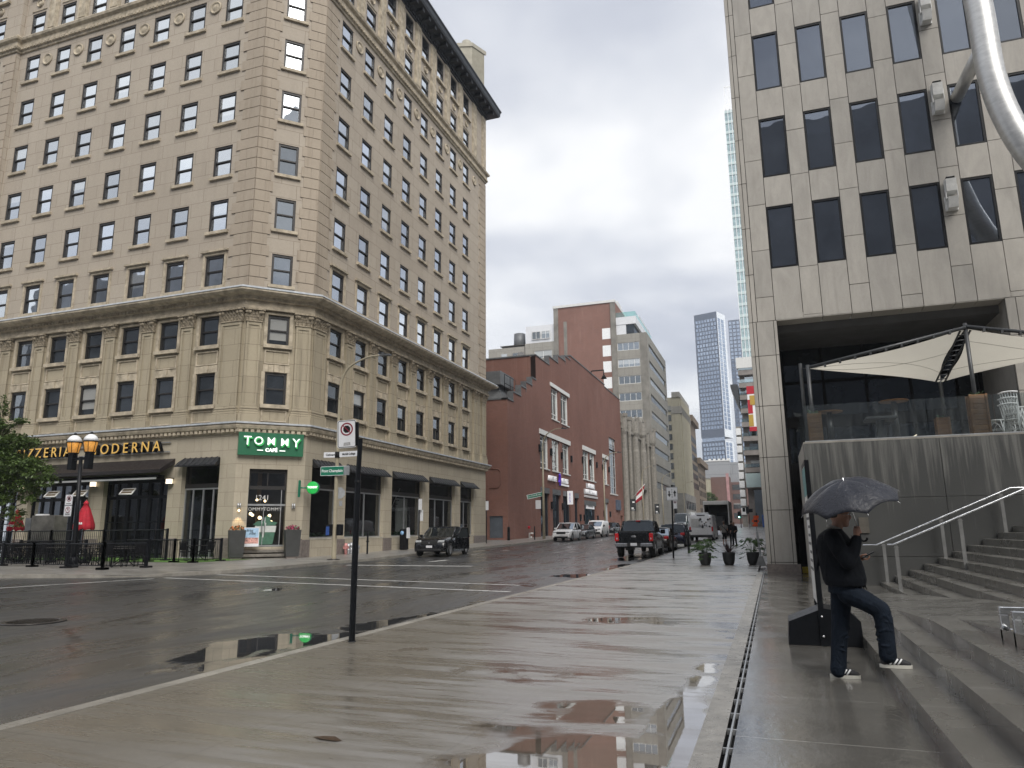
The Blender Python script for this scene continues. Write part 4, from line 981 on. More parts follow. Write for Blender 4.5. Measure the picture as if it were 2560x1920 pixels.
# the terrace opening: side piers, soffit, dark glazed wall at the back
for x in (OL, OR_): mb = MB(); mb.poly([(x, 27.2, 0), (x, 33, 0), (x, 33, OT), (x, 27.2, OT)]); mb.build('opening_side', M['panel_c'], rt, True)
mb = MB()
z = OT; us = [OL] + [q + k_ for q in wc[1:5] for k_ in (0, .96)] + [OR_]
for a, b in zip(us, us[1:]): mb.box(a + .012, b - .012, 27.21, 27.95, OT - .02, OT + .2)
mb.build('soffit_edge', M['panel_b'], rt, True)
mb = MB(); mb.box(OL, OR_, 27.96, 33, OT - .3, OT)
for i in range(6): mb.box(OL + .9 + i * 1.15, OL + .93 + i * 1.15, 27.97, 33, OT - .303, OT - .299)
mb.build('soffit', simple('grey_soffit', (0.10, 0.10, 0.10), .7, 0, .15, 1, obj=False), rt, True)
mb = MB()
for x in (OL + .15, 2.35, 3.9, 5.45, 7.0, OR_ - .1): mb.box(x - .05, x + .05, 30.94, 31.06, 0, 8.8)
for zz in (3.9, 5.5, 5.85, 7.3): mb.box(OL, OR_, 30.95, 31.05, zz, zz + .12)
mb.box(OL, OR_, 30.9, 31.04, 5.5, 5.9)
gw = mb.build('glazing_frame', M['blackmatte'], rt, True)
mb = MB(); mb.poly([(OL, 31, 0), (OR_, 31, 0), (OR_, 31, 9), (OL, 31, 9)])
M['backglass'] = glass('dark_back_glazing', (0.010, 0.012, 0.014), (0.07, 0.08), (0.5, 0.56, 0.64)); mb.build('glazing', M['backglass'], gw, fix=False)
mb = MB()
for x, y, zz in ((2.0, 29.5, 6.6),): pass
for x, z, l in ((2.25, 4.5, .12), (3.7, 4.75, .25), (5.2, 4.9, .22), (5.3, 4.4, .2), (4.8, 4.45, .1), (4.85, 4.1, .1)):
    mb = MB(); mb.tube([(x, 30.85, z), (x + l, 30.8, z + l * .5)], .02, 6); mb.build('wall_light', M['glow_soft'], rt, True)
mb = MB(); mb.box(.82, .93, 27.9, 28.0, .1, 3.8); mb.box(.70, 1.4, 28.4, 28.45, 0, 3.9); mb.build('side_door', M['blackmatte'], rt, True)
tag(piece_y := MB().box(.86, 1.25, 27.75, 28.0, .03, .24).build('wheel_stop', simple('yellow_painted_block', (0.55, 0.40, 0.02), .5, 0, .15, 6)), 'small bright yellow block at the foot of the dark door by the stone pier', 'block')

# flood lamps bolted to the wall
def flood(z):
    t = thing('flood_lamp', 'x', 'flood lamp', (6.71, 27.19, z), 0, 'flood lamps on the stone wall')
    mb = MB(); mb.bevbox(-.2, .2, -.06, 0, -.5, .02, .01); mb.build('base_plate', M['offwhite'], t)
    mb = MB(); mb.hexa([(-.15, -.30, -.48), (.15, -.30, -.48), (.15, -.05, -.48), (-.15, -.05, -.48), (-.15, -.42, -.12), (.15, -.42, -.12), (.15, -.05, -.05), (-.15, -.05, -.05)]); mb.build('gear_box', M['offwhite'], t)
    mb = MB()
    mb.hexa([(-.16, -.34, .12), (.16, -.34, .12), (.16, -.06, .05), (-.16, -.06, .05), (-.16, -.40, .55), (.16, -.40, .55), (.16, -.05, .62), (-.16, -.05, .62)])
    mb.box(-.13, .13, -.36, -.1, .56, .64, 1); mb.box(-.19, -.165, -.3, -.16, -.15, .35, 0); mb.box(.165, .19, -.3, -.16, -.15, .35, 0)
    mb.build('lamp_head', [M['offwhite'], M['blackmatte']], t)
    mb = MB(); mb.box(-.09, .09, -.33, -.14, .642, .66); mb.build('lens', M['white'], t)
    return t
for z, lb in ((12.85, 'lowest of the three box flood lamps on the stone wall'), (16.55, 'box flood lamp on the stone wall at the height of the curved steel pipe'), (20.2, 'highest box flood lamp on the stone wall, cut by the top edge')): flood(z)['label'] = lb

# great curved steel pipe in front of the wall
t = thing('pipe_sculpture', 'great curved pipe of brushed stainless steel rising before the stone wall', 'sculpture', (7.3, 24.4, 12))
def bez(p, n_):
    out = []; P = [Vector(q) for q in p]
    for i in range(len(P) - 1):
        a, b = P[i], P[i + 1]; t0 = (P[i + 1] - P[max(i - 1, 0)]) * .5; t1 = (P[min(i + 2, len(P) - 1)] - P[i]) * .5
        for k_ in range(n_):
            s_ = k_ / n_; out.append(a * (2 * s_**3 - 3 * s_**2 + 1) + t0 * (s_**3 - 2 * s_**2 + s_) + b * (-2 * s_**3 + 3 * s_**2) + t1 * (s_**3 - s_**2))
    return out + [P[-1]]
pp = bez([(7.15, 24.4, 24), (7.45, 24.4, 20.5), (7.58, 24.4, 17.9), (7.62, 24.4, 15.6), (7.90, 24.4, 13.9), (8.40, 24.4, 12.5), (9.2, 24.4, 11.2), (10.4, 24.4, 10.4)], 7)
def brushed_pipe():
    m, nt, b = new_mat('brushed_pipe_steel'); n = N(nt); p = n.sep(n.pos())
    f = n.noise(n.xyz(n.m('MULTIPLY', p[0], 3.0), n.m('MULTIPLY', p[1], 3.0), n.m('MULTIPLY', p[2], 9.0)), 1.0, 5, 0.7)
    c = n.mix(n.mr(f, .3, .7), (0.50, 0.50, 0.49), (0.66, 0.66, 0.65)); nt.links.new(c, b.inputs['Base Color'])
    b.inputs['Metallic'].default_value = 0.75; nt.links.new(n.mr(f, .3, .7, .34, .52), b.inputs['Roughness']); nt.links.new(n.bump(f, .15, .02), b.inputs['Normal']); return m
M['pipe'] = brushed_pipe()
mb = MB(); mb.tube(pp, .39, 24); mb.build('pipe', M['pipe'], t, True)
mb = MB(); mb.cyl((7.45, 24.5, 16.6), (7.35, 27.2, 16.6), .21, .21, 16); mb.build('wall_bracket', M['pipe'], t, True)

# ---------------------------------------------------------------- terrace: stained granite wall, glass rail, sail canopy, furniture
def stained():
    m, nt, b = new_mat('rain_streaked_granite'); n = N(nt); vec, u, z = n.facade(); p = n.pos()
    sp = n.noise(p, 40, 4, .7); wv = n.m('MULTIPLY', n.noise(n.xyz(u, n.m('MULTIPLY', z, .12), 0), 1.3, 3), .3)
    uu = n.m('ADD', u, wv)
    s1 = n.noise(n.xyz(n.m('MULTIPLY', uu, 5.0), n.m('MULTIPLY', z, .22), 0), 1.0, 4, .65); s2 = n.noise(n.xyz(n.m('MULTIPLY', uu, 14.0), n.m('MULTIPLY', z, .5), 4.0), 1.0, 4, .6)
    ht = n.mr(z, 1.0, 4.0, .16, -.06)
    k_ = n.m('ADD', n.m('ADD', n.m('MULTIPLY', s1, .65), n.m('MULTIPLY', s2, .35)), n.m('MULTIPLY', ht, -1.0))
    c = n.mix(n.mr(k_, .48, .62), (0.040, 0.041, 0.039), (0.135, 0.133, 0.123))
    c = n.mix(n.mr(sp, .35, .7, 0, .35), c, (0.03, 0.031, 0.03))
    big = n.noise(p, .5, 3); c = n.mix(n.mr(big, .4, .7, 0, .35), c, (0.075, 0.075, 0.07))
    nt.links.new(c, b.inputs['Base Color']); nt.links.new(n.mr(sp, .3, .7, .45, .7), b.inputs['Roughness']); return m
M['stained'] = stained()
t = thing('terrace_wall', 'tall dark granite terrace wall streaked pale by rain behind the handrails', 'wall', (6, 22.6, 0))
for a, b in ((1.02, 4.5), (4.51, 8.0), (8.01, 14)):
    for z0, z1 in ((-.3, .78), (.79, 2.38), (2.39, 3.98)):
        mb = MB(); mb.box(a, b - .003, 22.6, 23.0, z0, z1); mb.build('slab', M['stained'], t, True)
mb = MB(); mb.box(1.02, 1.3, 23.003, 27.15, -.3, 3.98); mb.build('return_wall', M['panel_c'], t, True)
mb = MB(); mb.box(1.02, 14, 22.6, 27.15, 3.985, 4.03); mb.build('coping', M['kerb'], t, True)
mb = MB(); mb.box(1.3, 14, 23.0, 31, 3.7, 3.98); tag(mb.build('terrace_floor', M['plaza']), kind='structure')
mb = MB(); z = .0; mb.box(1.52 + .75, 1.52 + 1.0, 22.56, 22.6, 1.42, 1.85); mb.build('plaque', simple('brown_plaque', (0.09, 0.08, 0.065), .5, 0, .2, 6), t, True)
t = thing('glass_railing', 'dirty frameless glass railing along the edge of the terrace', 'railing', (6, 22.7, 4))
for a, b in ((1.12, 4.30), (4.32, 5.92), (5.94, 9.2)):
    mb = MB(); mb.box(a, b, 22.72, 22.735, 4.03, 5.12); mb.build('glass_panel', M['railglass'], t, True)
mb = MB(); mb.box(1.10, 1.115, 22.75, 27.1, 4.03, 5.12); mb.build('glass_panel', M['railglass'], t, True)
mb = MB(); mb.box(1.08, 9.3, 22.69, 22.77, 4.03, 4.07); mb.build('base_channel', M['alu'], t, True)
# sail canopy
t = thing('sail_canopy', 'cream fabric sail canopy on dark steel poles over the terrace', 'canopy', (5.6, 24, 4))
A_, B_, E_, C_, D_, F_ = [Vector(q) for q in ((1.42, 23.1, 6.29), (5.62, 23.1, 7.13), (9.9, 23.1, 6.2), (5.42, 26.0, 6.12), (1.30, 26.0, 6.95), (9.7, 26.0, 6.95))]
def canvas():
    m, nt, b = new_mat('cream_canvas'); n = N(nt); p = n.pos()
    f = n.noise(n.v('MULTIPLY', p, (1.5, 1.5, 1.5)), 1.0, 4, .6); c = n.mix(n.mr(f, .3, .7), (0.58, 0.56, 0.50), (0.68, 0.66, 0.60)); nt.links.new(c, b.inputs['Base Color']); b.inputs['Roughness'].default_value = .8
    tr = n.n('ShaderNodeBsdfTranslucent'); tr.inputs[0].default_value = (0.66, 0.63, 0.55, 1); mx = n.n('ShaderNodeMixShader'); mx.inputs[0].default_value = .55
    out = [q for q in nt.nodes if q.type == 'OUTPUT_MATERIAL'][0]; nt.links.new(b.outputs[0], mx.inputs[1]); nt.links.new(tr.outputs[0], mx.inputs[2]); nt.links.new(mx.outputs[0], out.inputs[0]); return m
M['canvas'] = canvas(); M['seam'] = simple('canvas_seam', (0.36, 0.35, 0.32), .8, 0, .1, 5, obj=False)
def sail(a, b, c_, d_, fl):
    n_ = 14; mb = MB()
    f = lambda s_, t_: (a * (1 - s_) + b * s_) * (1 - t_) + (d_ * (1 - s_) + c_ * s_) * t_ + Vector((0, 0, -.10 * sin(pi * s_) * sin(pi * t_)))
    def fi(s_, t_):
        k_ = .07 * sin(pi * s_); k2 = .05 * sin(pi * t_); return f(s_ * (1 - 2 * k2) + k2, t_ * (1 - 2 * k_) + k_)
    for i in range(n_ + 1):
        for j in range(n_ + 1): mb.v.append(tuple(fi(i / n_, j / n_)))
    for i in range(n_):
        for j in range(n_): q = i * (n_ + 1) + j; mb.f.append([q, q + 1, q + n_ + 2, q + n_ + 1]); mb.m.append(0); mb.sm.append(True)
    for cv in ([(s_, s_ ** 2 * .6 + .2) for s_ in [k_ / 12 for k_ in range(13)]], [(s_, .75 - .35 * s_) for s_ in [k_ / 12 for k_ in range(13)]]):
        cv = [((1 - s_) if fl else s_, t_) for s_, t_ in cv]
        mb.tube([fi(s_, t_) - Vector((0, 0, .008)) for s_, t_ in cv], .006, 4, 1)
    mb.build('fabric', [M['canvas'], M['seam']], t, True, fix=False)
sail(A_, B_, C_, D_, False); sail(B_, E_, F_, C_, False)
M['polegrey'] = simple('dark_grey_steel', (0.05, 0.053, 0.056), .4, .3, .15, 6, obj=False)
for p, z1 in ((A_, 6.42), (D_, 7.1), (B_, 7.28), (C_, 6.2), (E_, 6.3), (F_, 7.0)):
    mb = MB(); mb.cyl((p.x - .06 if p is A_ else p.x, p.y, 4.0), (p.x - .06 if p is A_ else p.x, p.y, z1), .055, .055, 10); mb.build('pole', M['polegrey'], t, True)
for a, b in ((A_, B_), (B_, E_)):
    mb = MB(); mb.cyl(a + Vector((0, -.05, .05)), b + Vector((0, -.05, .02)), .05, .05, 10)
    for k_ in range(1, 10): p = a.lerp(b, k_ / 10); mb.box(p.x - .03, p.x + .03, p.y - .11, p.y + .0, p.z - .06, p.z + .03)
    mb.build('edge_tube', M['polegrey'], t, True)
mb = MB()
for o_ in (-.13, .13): mb.tube([B_ + Vector((o_, .05, -.05)), C_ + Vector((o_, -.05, .02))], .03, 6)
for k_ in range(1, 11): p = B_.lerp(C_, k_ / 11); mb.tube([p + Vector((-.13, 0, -.04)), p + Vector((.13, 0, -.02))], .016, 5)
mb.build('lacing_ladder', M['polegrey'], t, True)
def woodmat():
    m, nt, b = new_mat('stained_cedar_boards'); n = N(nt); p = n.obj(); x, y, z = n.sep(p)
    gr = n.noise(n.v('MULTIPLY', p, (2, 2, 22)), 1.0, 4, .6, .4); bd = n.n('ShaderNodeTexWhiteNoise', noise_dimensions='1D'); nt.links.new(n.m('FLOOR', n.m('DIVIDE', z, .145)), bd.inputs['W'])
    c = n.mix(n.mr(gr, .3, .7), (0.17, 0.085, 0.036), (0.30, 0.16, 0.07)); c = n.mix(n.mr(bd.outputs[0], 0, 1, 0, .3), c, (0.14, 0.07, 0.03))
    nt.links.new(c, b.inputs['Base Color']); b.inputs['Roughness'].default_value = .55; return m
M['wood'] = woodmat()
def planter(x, y, s_, h, lb):
    t = thing('wooden_planter', lb, 'planter', (x, y, 4.03), 0, 'tall wooden planters on the terrace')
    mb = MB(); z = 0
    while z < h - .05: mb.bevbox(-s_, s_, -s_, s_, z, min(z + .14, h), .006); z += .145
    mb.build('box', M['wood'], t)
    for a, b in ((-1, -1), (1, -1), (1, 1), (-1, 1)):
        mb = MB(); mb.box(a * s_ - .025, a * s_ + .025, b * s_ - .025, b * s_ + .025, 0, h + .01); mb.build('corner_post', M['wood'], t)
    mb = MB(); random.seed(int(x * 10))
    for i in range(26):
        a = random.uniform(0, 6.28); r = random.uniform(0, s_ * .8); p = Vector((cos(a) * r, sin(a) * r, h)); q = Vector((random.uniform(-.1, .1), random.uniform(-.1, .1), random.uniform(.02, .09)))
        mb.poly([p, p + q + Vector((.02, 0, 0)), p + q * 1.5, p + q - Vector((.02, 0, 0))])
    tag(mb.build('greenery', M['leaf_dark'], t, fix=False), kind='stuff')
planter(1.40, 23.0, .165, .88, 'tall wooden planter at the left corner of the glass railing'); planter(5.62, 23.0, .195, 1.13, 'tallest wooden planter, below the middle canopy pole beside white chairs'); planter(5.35, 26.1, .17, .95, 'wooden planter seen through the glass, deepest on the terrace')
def round_table(x, y, z, r, lb):
    t = thing('bar_table', lb, 'table', (x, y, 4.03), 0, 'round bar tables on the terrace')
    mb = MB(); mb.lathe([(.001, z - 4.06), (r - .02, z - 4.06), (r, z - 4.045), (r, z - 4.035), (.001, z - 4.03)], n=24); mb.build('tabletop', M['wood'], t)
    mb = MB(); mb.cyl((0, 0, 0), (0, 0, z - 4.06), .085, .085, 12); mb.lathe([(.001, .02), (.28, .02), (.28, 0)], n=16); mb.build('leg', M['polegrey'], t)
round_table(3.80, 24.6, 5.40, .42, 'wooden topped round bar table in the middle of the terrace'); round_table(1.95, 24.6, 5.18, .4, 'wooden topped round bar table near the left wooden planter')
t = thing('dining_table', 'dark square dining table behind the glass on the terrace', 'table', (3.25, 23.7, 4.03))
mb = MB(); mb.bevbox(-.42, .42, -.42, .42, .66, .74, .015); mb.build('tabletop', M['polegrey'], t); mb = MB(); mb.box(-.11, .11, -.11, .11, .04, .66); mb.build('leg', M['polegrey'], t); mb = MB(); mb.box(-.36, .36, -.36, .36, 0, .04); mb.build('foot', M['polegrey'], t)
# white bentwood chairs
def bistro_chair(lb):
    t = thing('bistro_chair', lb, 'chair', (0, 0, 0), 0, 'white bentwood chairs on the terrace')
    mb = MB(); mb.lathe([(.001, .44), (.19, .44), (.205, .455), (.19, .47), (.001, .47)], n=18); mb.build('seat', M['white'], t)
    for sx in (-1, 1):
        mb = MB(); mb.tube([(sx * .17, -.14, .45), (sx * .19, -.18, .2), (sx * .21, -.21, 0)], .014, 6); mb.build('leg', M['white'], t)
        mb = MB(); mb.tube([(sx * .21, .24, 0), (sx * .18, .18, .3), (sx * .175, .17, .47), (sx * .19, .22, .7), (sx * .2, .27, .88)], .014, 6); mb.build('leg', M['white'], t)
    mb = MB(); mb.tube([(-.24, .265, .86), (-.12, .30, .885), (0, .31, .89), (.12, .30, .885), (.24, .265, .86)], .022, 7); mb.build('top_rail', M['white'], t)
    for i in range(5):
        u = -.12 + .06 * i; mb = MB(); mb.tube([(u * .9, .17, .47), (u * 1.2, .30 - abs(u) * .2, .88)], .011, 5); mb.build('spindle', M['white'], t)
    mb = MB(); mb.tube([(.17 * cos(a), .16 * sin(a), .2) for a in [i * pi / 8 for i in range(17)]], .010, 5); mb.build('stretcher', M['white'], t)
    for a, b in (((-.19, -.17), (.19, -.17)), ((-.19, -.17), (-.19, .17)), ((.19, -.17), (.19, .17))):
        mb = MB(); mb.tube([(a[0] + (b[0] - a[0]) * s_, a[1] + (b[1] - a[1]) * s_, .12 + .26 * sin(pi * s_)) for s_ in [k_ / 8 for k_ in range(9)]], .009, 5); mb.build('arch_brace', M['white'], t)
    return t
c0 = bistro_chair('white bentwood chair at the foot of the stack beside the planter'); place(c0, (6.55, 23.5, 4.03), 2.6)
for (x, y, z, rz, lb) in ((6.58, 23.52, 4.20, 2.6, 'white bentwood chair, second from the bottom of the stack'), (6.61, 23.54, 4.37, 2.6, 'white bentwood chair, topmost of its stack on the terrace'),
                          (6.15, 23.5, 4.03, 1.1, 'white bentwood chair standing against the wooden planter'), (6.95, 24.4, 4.03, 3.2, 'white bentwood chair behind the stack near the right edge')):
    place(copy_tree(c0), (x, y, z), rz, lb)

# ---------------------------------------------------------------- granite steps, handrails
def Rr(x, y): return max(plz(min(x, 1.2), y) - .001, .55 - .055 * (y - 9.4) + .05 * (x - 1.57))
ux0, uz0, urun, urise = 2.66, .11, .363, .163
sx = [.95, 1.28, 1.59, 1.90, 2.25, 2.6, 2.95, 3.3, 3.65, 12.0]
t = thing('low_steps', 'wide low wet granite steps fading into a ramp beside the standing man', 'steps', (1.5, 9, .1))
yy = [3 + .4 * i for i in range(50)]
yy = [q for q in yy if q < 22.6] + [22.6]
for k_ in range(len(sx) - 1):
    T = .1 + .15 * (k_ + 1); mb = MB(); T0 = .1 + .15 * k_
    if k_ == len(sx) - 2: T = 9
    f = lambda x, y, T_: min(T_, Rr(x, y))
    xs = [sx[k_], sx[k_ + 1]] if k_ < len(sx) - 2 else [3.65, 5, 8, 12]
    for a, b in zip(yy, yy[1:]):
        for p, q in zip(xs, xs[1:]): mb.poly([(p, a, f(p, a, T)), (q, a, f(q, a, T)), (q, b, f(q, b, T)), (p, b, f(p, b, T))])
        p = sx[k_]; lo0, lo1 = (f(p, a, T0) if k_ else plz(p, a)), (f(p, b, T0) if k_ else plz(p, b)); h0, h1 = f(p, a, T), f(p, b, T)
        if h0 - lo0 > .002 or h1 - lo1 > .002: mb.poly([(p, a, lo0 - .02), (p, b, lo1 - .02), (p, b, h1), (p, a, h0)])
    mb.build('step', M['step'], t, True)
t = thing('granite_staircase', 'long flight of granite stairs climbing right along the streaked wall', 'staircase', (5, 20, .1))
for k_ in range(24):
    mb = MB(); x = ux0 + urun * k_; mb.bevbox(x, x + urun + (.02 if k_ < 23 else 3), 4.5, 22.58, -.25, uz0 + urise * k_, .006); mb.build('step', M['step'], t, True)
M['polishless'] = simple('dull_steel', (0.20, 0.20, 0.195), .5, .5, .15, 5)
def handrail(y, x0, xend, x1, top0, lb, posts, slope=.4385):
    t = thing('handrail', lb, 'handrail', (x0, y, 0), 0, 'steel handrails on the granite stairs')
    zt = top0 + (x1 - xend) * slope
    mb = MB(); mb.tube([(x0, y, top0), (xend, y, top0), (x1, y, zt), (x1 + .8, y, zt)], .026, 8); mb.build('rail', M['steel'], t, True)
    for x in posts:
        zz = top0 + max(0, x - xend) * slope; zb = uz0 + urise * max(-1, math.floor((x - ux0) / urun)) - .02
        mb = MB(); mb.box(x - .04, x + .04, y - .012, y + .012, zb, zz - .05, 0); mb.cyl((x, y, zz - .06), (x, y, zz), .01, .01, 6); mb.box(x - .055, x + .055, y - .02, y + .02, zz - .10, zz - .088); mb.build('post', M['polishless'], t, True)
handrail(22.3, 2.28, 2.62, 5.93, 1.10, 'steel handrail on short posts closest to the streaked granite wall', (2.8, 4.25, 5.7)); handrail(19.5, 2.52, 2.65, 9.0, 1.165, 'steel handrail running up the middle of the granite stairs', (2.71, 4.10, 5.5, 7.0))
# low steel bench at the right edge
t = thing('steel_bench', 'low bench of square stainless tubes cut by the right edge', 'bench', (1.98, 7.9, .55))
for y, nm in ((8.02, 'bench_frame'), (7.62, 'bench_frame')):
    mb = MB(); mb.bevbox(1.90, 3.6, y - .03, y + .03, .78, .845, .006); mb.bevbox(1.90, 1.97, y - .03, y + .03, .5, .779, .006); mb.bevbox(3.5, 3.57, y - .03, y + .03, .6, .779, .006); mb.build(nm, M['steel'], t, True)
mb = MB(); mb.tube([(1.935, 7.62, .66), (1.935, 8.02, .66)], .02, 6); mb.build('cross_bar', M['steel'], t, True)
# ---------------------------------------------------------------- buildings down the street
def brickmat(name, c1, c2, mort, w_=.22, h=.072, ms=.008, stain=.4):
    m, nt, b = new_mat(name); n = N(nt); vec, u, z = n.facade(); p = n.pos()
    c, f = n.brick(vec, w_, h, c1, c2, mort, ms)
    mot = n.noise(n.xyz(n.m('MULTIPLY', u, .8), n.m('MULTIPLY', z, 3.0), 0), 1.0, 5, .7); big = n.noise(p, .14, 4, .6); st = n.noise(n.xyz(n.m('MULTIPLY', u, 2.0), n.m('MULTIPLY', z, .12), 0), 1.0, 4, .6)
    c = n.mix(n.mr(mot, .35, .7, 0, .45), c, tuple(min(1, q * 1.35) for q in c2)); c = n.mix(n.mr(big, .35, .7, 0, stain), c, tuple(q * .62 for q in c1)); c = n.mix(n.mr(st, .55, .8, 0, .3), c, tuple(min(1, q * 1.6) for q in mort))
    nt.links.new(c, b.inputs['Base Color']); b.inputs['Roughness'].default_value = .85; b.inputs['Specular IOR Level'].default_value = .2; return m
M['brick'] = brickmat('red_brick', (0.15, 0.066, 0.05), (0.19, 0.09, 0.07), (0.23, 0.16, 0.135))
M['brick2'] = brickmat('orange_red_brick', (0.19, 0.094, 0.074), (0.225, 0.118, 0.092), (0.24, 0.17, 0.145))
M['brickbrown'] = brickmat('brown_brick', (0.125, 0.072, 0.062), (0.15, 0.088, 0.074), (0.14, 0.1, 0.09))
M['slate'] = simple('grey_lead_sheet', (0.12, 0.125, 0.13), .5, .2, .25, 2, obj=False)
M['pale_metal'] = simple('pale_grey_frame', (0.50, 0.52, 0.52), .5, .1, .12, 3, obj=False)
M['winfar'] = glass('far_window_glass', (0.02, 0.024, 0.027), (0.18, 0.45), (0.8, 0.86, 0.9), blind=.3)
def winpart(F, u0, u1, z0, z1, parent, fmat, gmat, bars=(), hbars=(), dp=-.12, fw=.08, nm='window'):
    mb = MB()
    for a, b, c_, d_ in ((u0, u0 + fw, z0, z1), (u1 - fw, u1, z0, z1), (u0 + fw, u1 - fw, z0, z0 + fw), (u0 + fw, u1 - fw, z1 - fw, z1)): mb.box(a, b, dp - .05, dp + .05, c_, d_, 0, F)
    for q in bars: u = u0 + (u1 - u0) * q; mb.box(u - fw * .4, u + fw * .4, dp - .04, dp + .04, z0 + fw, z1 - fw, 0, F)
    for q in hbars: z = z0 + (z1 - z0) * q; mb.box(u0 + fw, u1 - fw, dp - .035, dp + .035, z - fw * .35, z + fw * .35, 0, F)
    o = mb.build(nm, fmat, parent, True)
    mb = MB(); mb.poly([F(u0, dp, z0), F(u1, dp, z0), F(u1, dp, z1), F(u0, dp, z1)]); mb.build('pane', gmat, o, fix=False)
    return o
# ---- red brick building with a stepped roofline
t = thing('brick_building', 'red brick building with a stepped roofline and tall pale window groups', 'building', (-30, 90, .6))
FK = Frame((-24, 0), (0, 1), (1, 0)); FKS = Frame((0, 66.4), (1, 0), (0, -1))
mW = [(77.2, 80.55), (81.85, 85.1), (86.5, 89.75)]; mW2 = [(96.85, 100.5), (100.95, 104.2)]; mW3 = [(109.45, 113.0)]
hol = [(a, b, 8.5, 12.25) for a, b in mW] + [(a, b, 8.48, 12.45) for a, b in mW2] + [(a, b, 8.55, 12.6) for a, b in mW3] + [(a, b, 14.75, 18.6) for a, b in ((82.0, 85.15), (86.25, 89.8))]
drs = [(77.0, 80.5), (81.75, 85.2), (86.3, 89.9), (91.8, 94.0), (97.0, 104.0), (109.5, 112.8)]
dz = [(a, b, .3, 6.35 if i != 4 else 5.6) for i, (a, b) in enumerate(drs)]
tall = (114.6, 119.9, 7.3, 16.4); smalld = (121.9, 124.2, .8, 3.9)
mb = MB()
mb.wall(FK, 66.4, 125.2, 0, 14.45, [h for h in hol if h[3] < 14.4] + dz + [smalld, (114.6, 119.9, 7.3, 14.45)], .5, 0)
mb.wall(FK, 75.95, 125.2, 14.45, 21.1, [h for h in hol if h[3] > 14.4] + [(114.6, 119.9, 14.45, 16.4)], .5, 0)
caps = [(66.4, 68.15, 14.45, 14.46), (68.15, 70.65, 14.45, 15.45), (70.65, 72.4, 14.45, 16.55), (72.4, 74.5, 14.45, 17.3), (74.5, 75.95, 14.45, 18.2), (75.95, 81.35, 21.1, 21.12), (81.35, 85.3, 21.1, 22.2), (85.3, 88.8, 21.1, 23.2), (88.8, 91.4, 21.1, 23.95), (91.4, 112.7, 21.1, 24.55), (112.7, 125.2, 21.1, 24.2)]
for a, b, z0, z1 in caps: mb.poly([FK(a, 0, z0), FK(b, 0, z0), FK(b, 0, z1), FK(a, 0, z1)]); mb.poly([FK(a, 0, z0), FK(a, 0, z1), FK(a, -.6, z1), FK(a, -.6, z0)])
mb.wall(FKS, -48, -24, 0, 14.46, [(-25.95, -24.55, .9, 3.0)], .25, 0)
mb.poly([(-48, 75.95, 14), (-24.6, 75.95, 14), (-24.6, 75.95, 21.1), (-48, 75.95, 21.1)]); mb.poly([(-24, 125.2, 0), (-48, 125.2, 0), (-48, 125.2, 24), (-24, 125.2, 24)])
mb.poly([(-48, 66.4, 14.4), (-24, 66.4, 14.4), (-24, 75.95, 14.4), (-48, 75.95, 14.4)]); mb.poly([(-48, 75.95, 21), (-24, 75.95, 21), (-24, 125, 21), (-48, 125, 21)])
mb.build('wall', M['brick'], t, True)
for a, b, z0, z1 in caps:
    mb = MB(); mb.box(a - .08, b + .02, -.62, .08, z1, z1 + .13, 0, FK)
    if z1 < 20 or z1 in (22.2, 23.2, 23.95): mb.box(a - .09, a - .002, -.6, .04, max(z0, z1 - 1.1), z1, 0, FK)
    mb.build('coping', M['slate'], t, True)
mb = MB(); mb.box(-48, -23.9, 66.32, 67.2, 14.46, 14.62); mb.box(-48, -24.7, 75.85, 76.3, 21.1, 21.25)
mb.build('roof_edge', M['slate'], t, True)
mb = MB()
mb.hexa([(-40, 67.4, 14.6), (-24.8, 67.4, 14.6), (-24.8, 71, 14.6), (-40, 71, 14.6), (-40, 68, 16.2), (-25.6, 68, 16.2), (-25.6, 71, 16.2), (-40, 71, 16.2)])
mb.box(-40, -25.0, 67.2, 71.2, 16.2, 17.6)
for x in (-38, -35, -32, -29, -26.5): mb.box(x, x + .12, 67.12, 67.2, 16.2, 17.6)
mb.build('rooftop_unit', M['slate'], t, True)
mb = MB()
for x in (-25, -24.7): 
    for y in (67.3, 69, 70.6): mb.cyl((-24.6, y, 15.4), (-24.6, y, 17.2), .03, .03, 5)
for z in (16.3, 17.2): mb.cyl((-24.6, 67.3, z), (-24.6, 70.6, z), .03, .03, 5)
mb.build('roof_rail', M['blackmatte'], t, True)
for a, b in ((76.85, 90.2), (96.7, 104.6), (109.3, 113.5)): mb = MB(); mb.box(a, b, 0, .1, 12.3 if a < 90 else 12.5, 12.85 if a < 90 else 13.1, 0, FK); mb.build('lintel', M['offwhite'], t, True)
mb = MB(); mb.box(81.5, 90.3, 0, .1, 18.65, 19.1, 0, FK); mb.build('lintel', M['offwhite'], t, True)
M['mirrorwin'] = glass('reflecting_gym_glass', (0.1, 0.11, 0.11), (0.35, 0.5), (0.8, 0.86, 0.88))
for a, b, z0, z1 in hol: 
    winpart(FK, a, b, z0, z1, t, M['offwhite'], M['mirrorwin'], (.5,), (.18, .84), -.28, .12)
    mb = MB(); mb.box(a - .1, b + .1, -.3, .12, z0 - .12, z0 - .002, 0, FK); mb.box(b - .30, b - .005, -.48, -.16, z0, z1, 0, FK); mb.build('pale_reveal', M['offwhite'], t, True)
winpart(FK, *tall, t, M['pale_metal'], M['winfar'], (.33, .66), (.12, .3, .5, .7, .85), -.25, .1); mb = MB(); mb.box(114.3, 120.2, 0, .1, 7.12, 7.29, 0, FK); mb.build('sill', M['offwhite'], t, True)
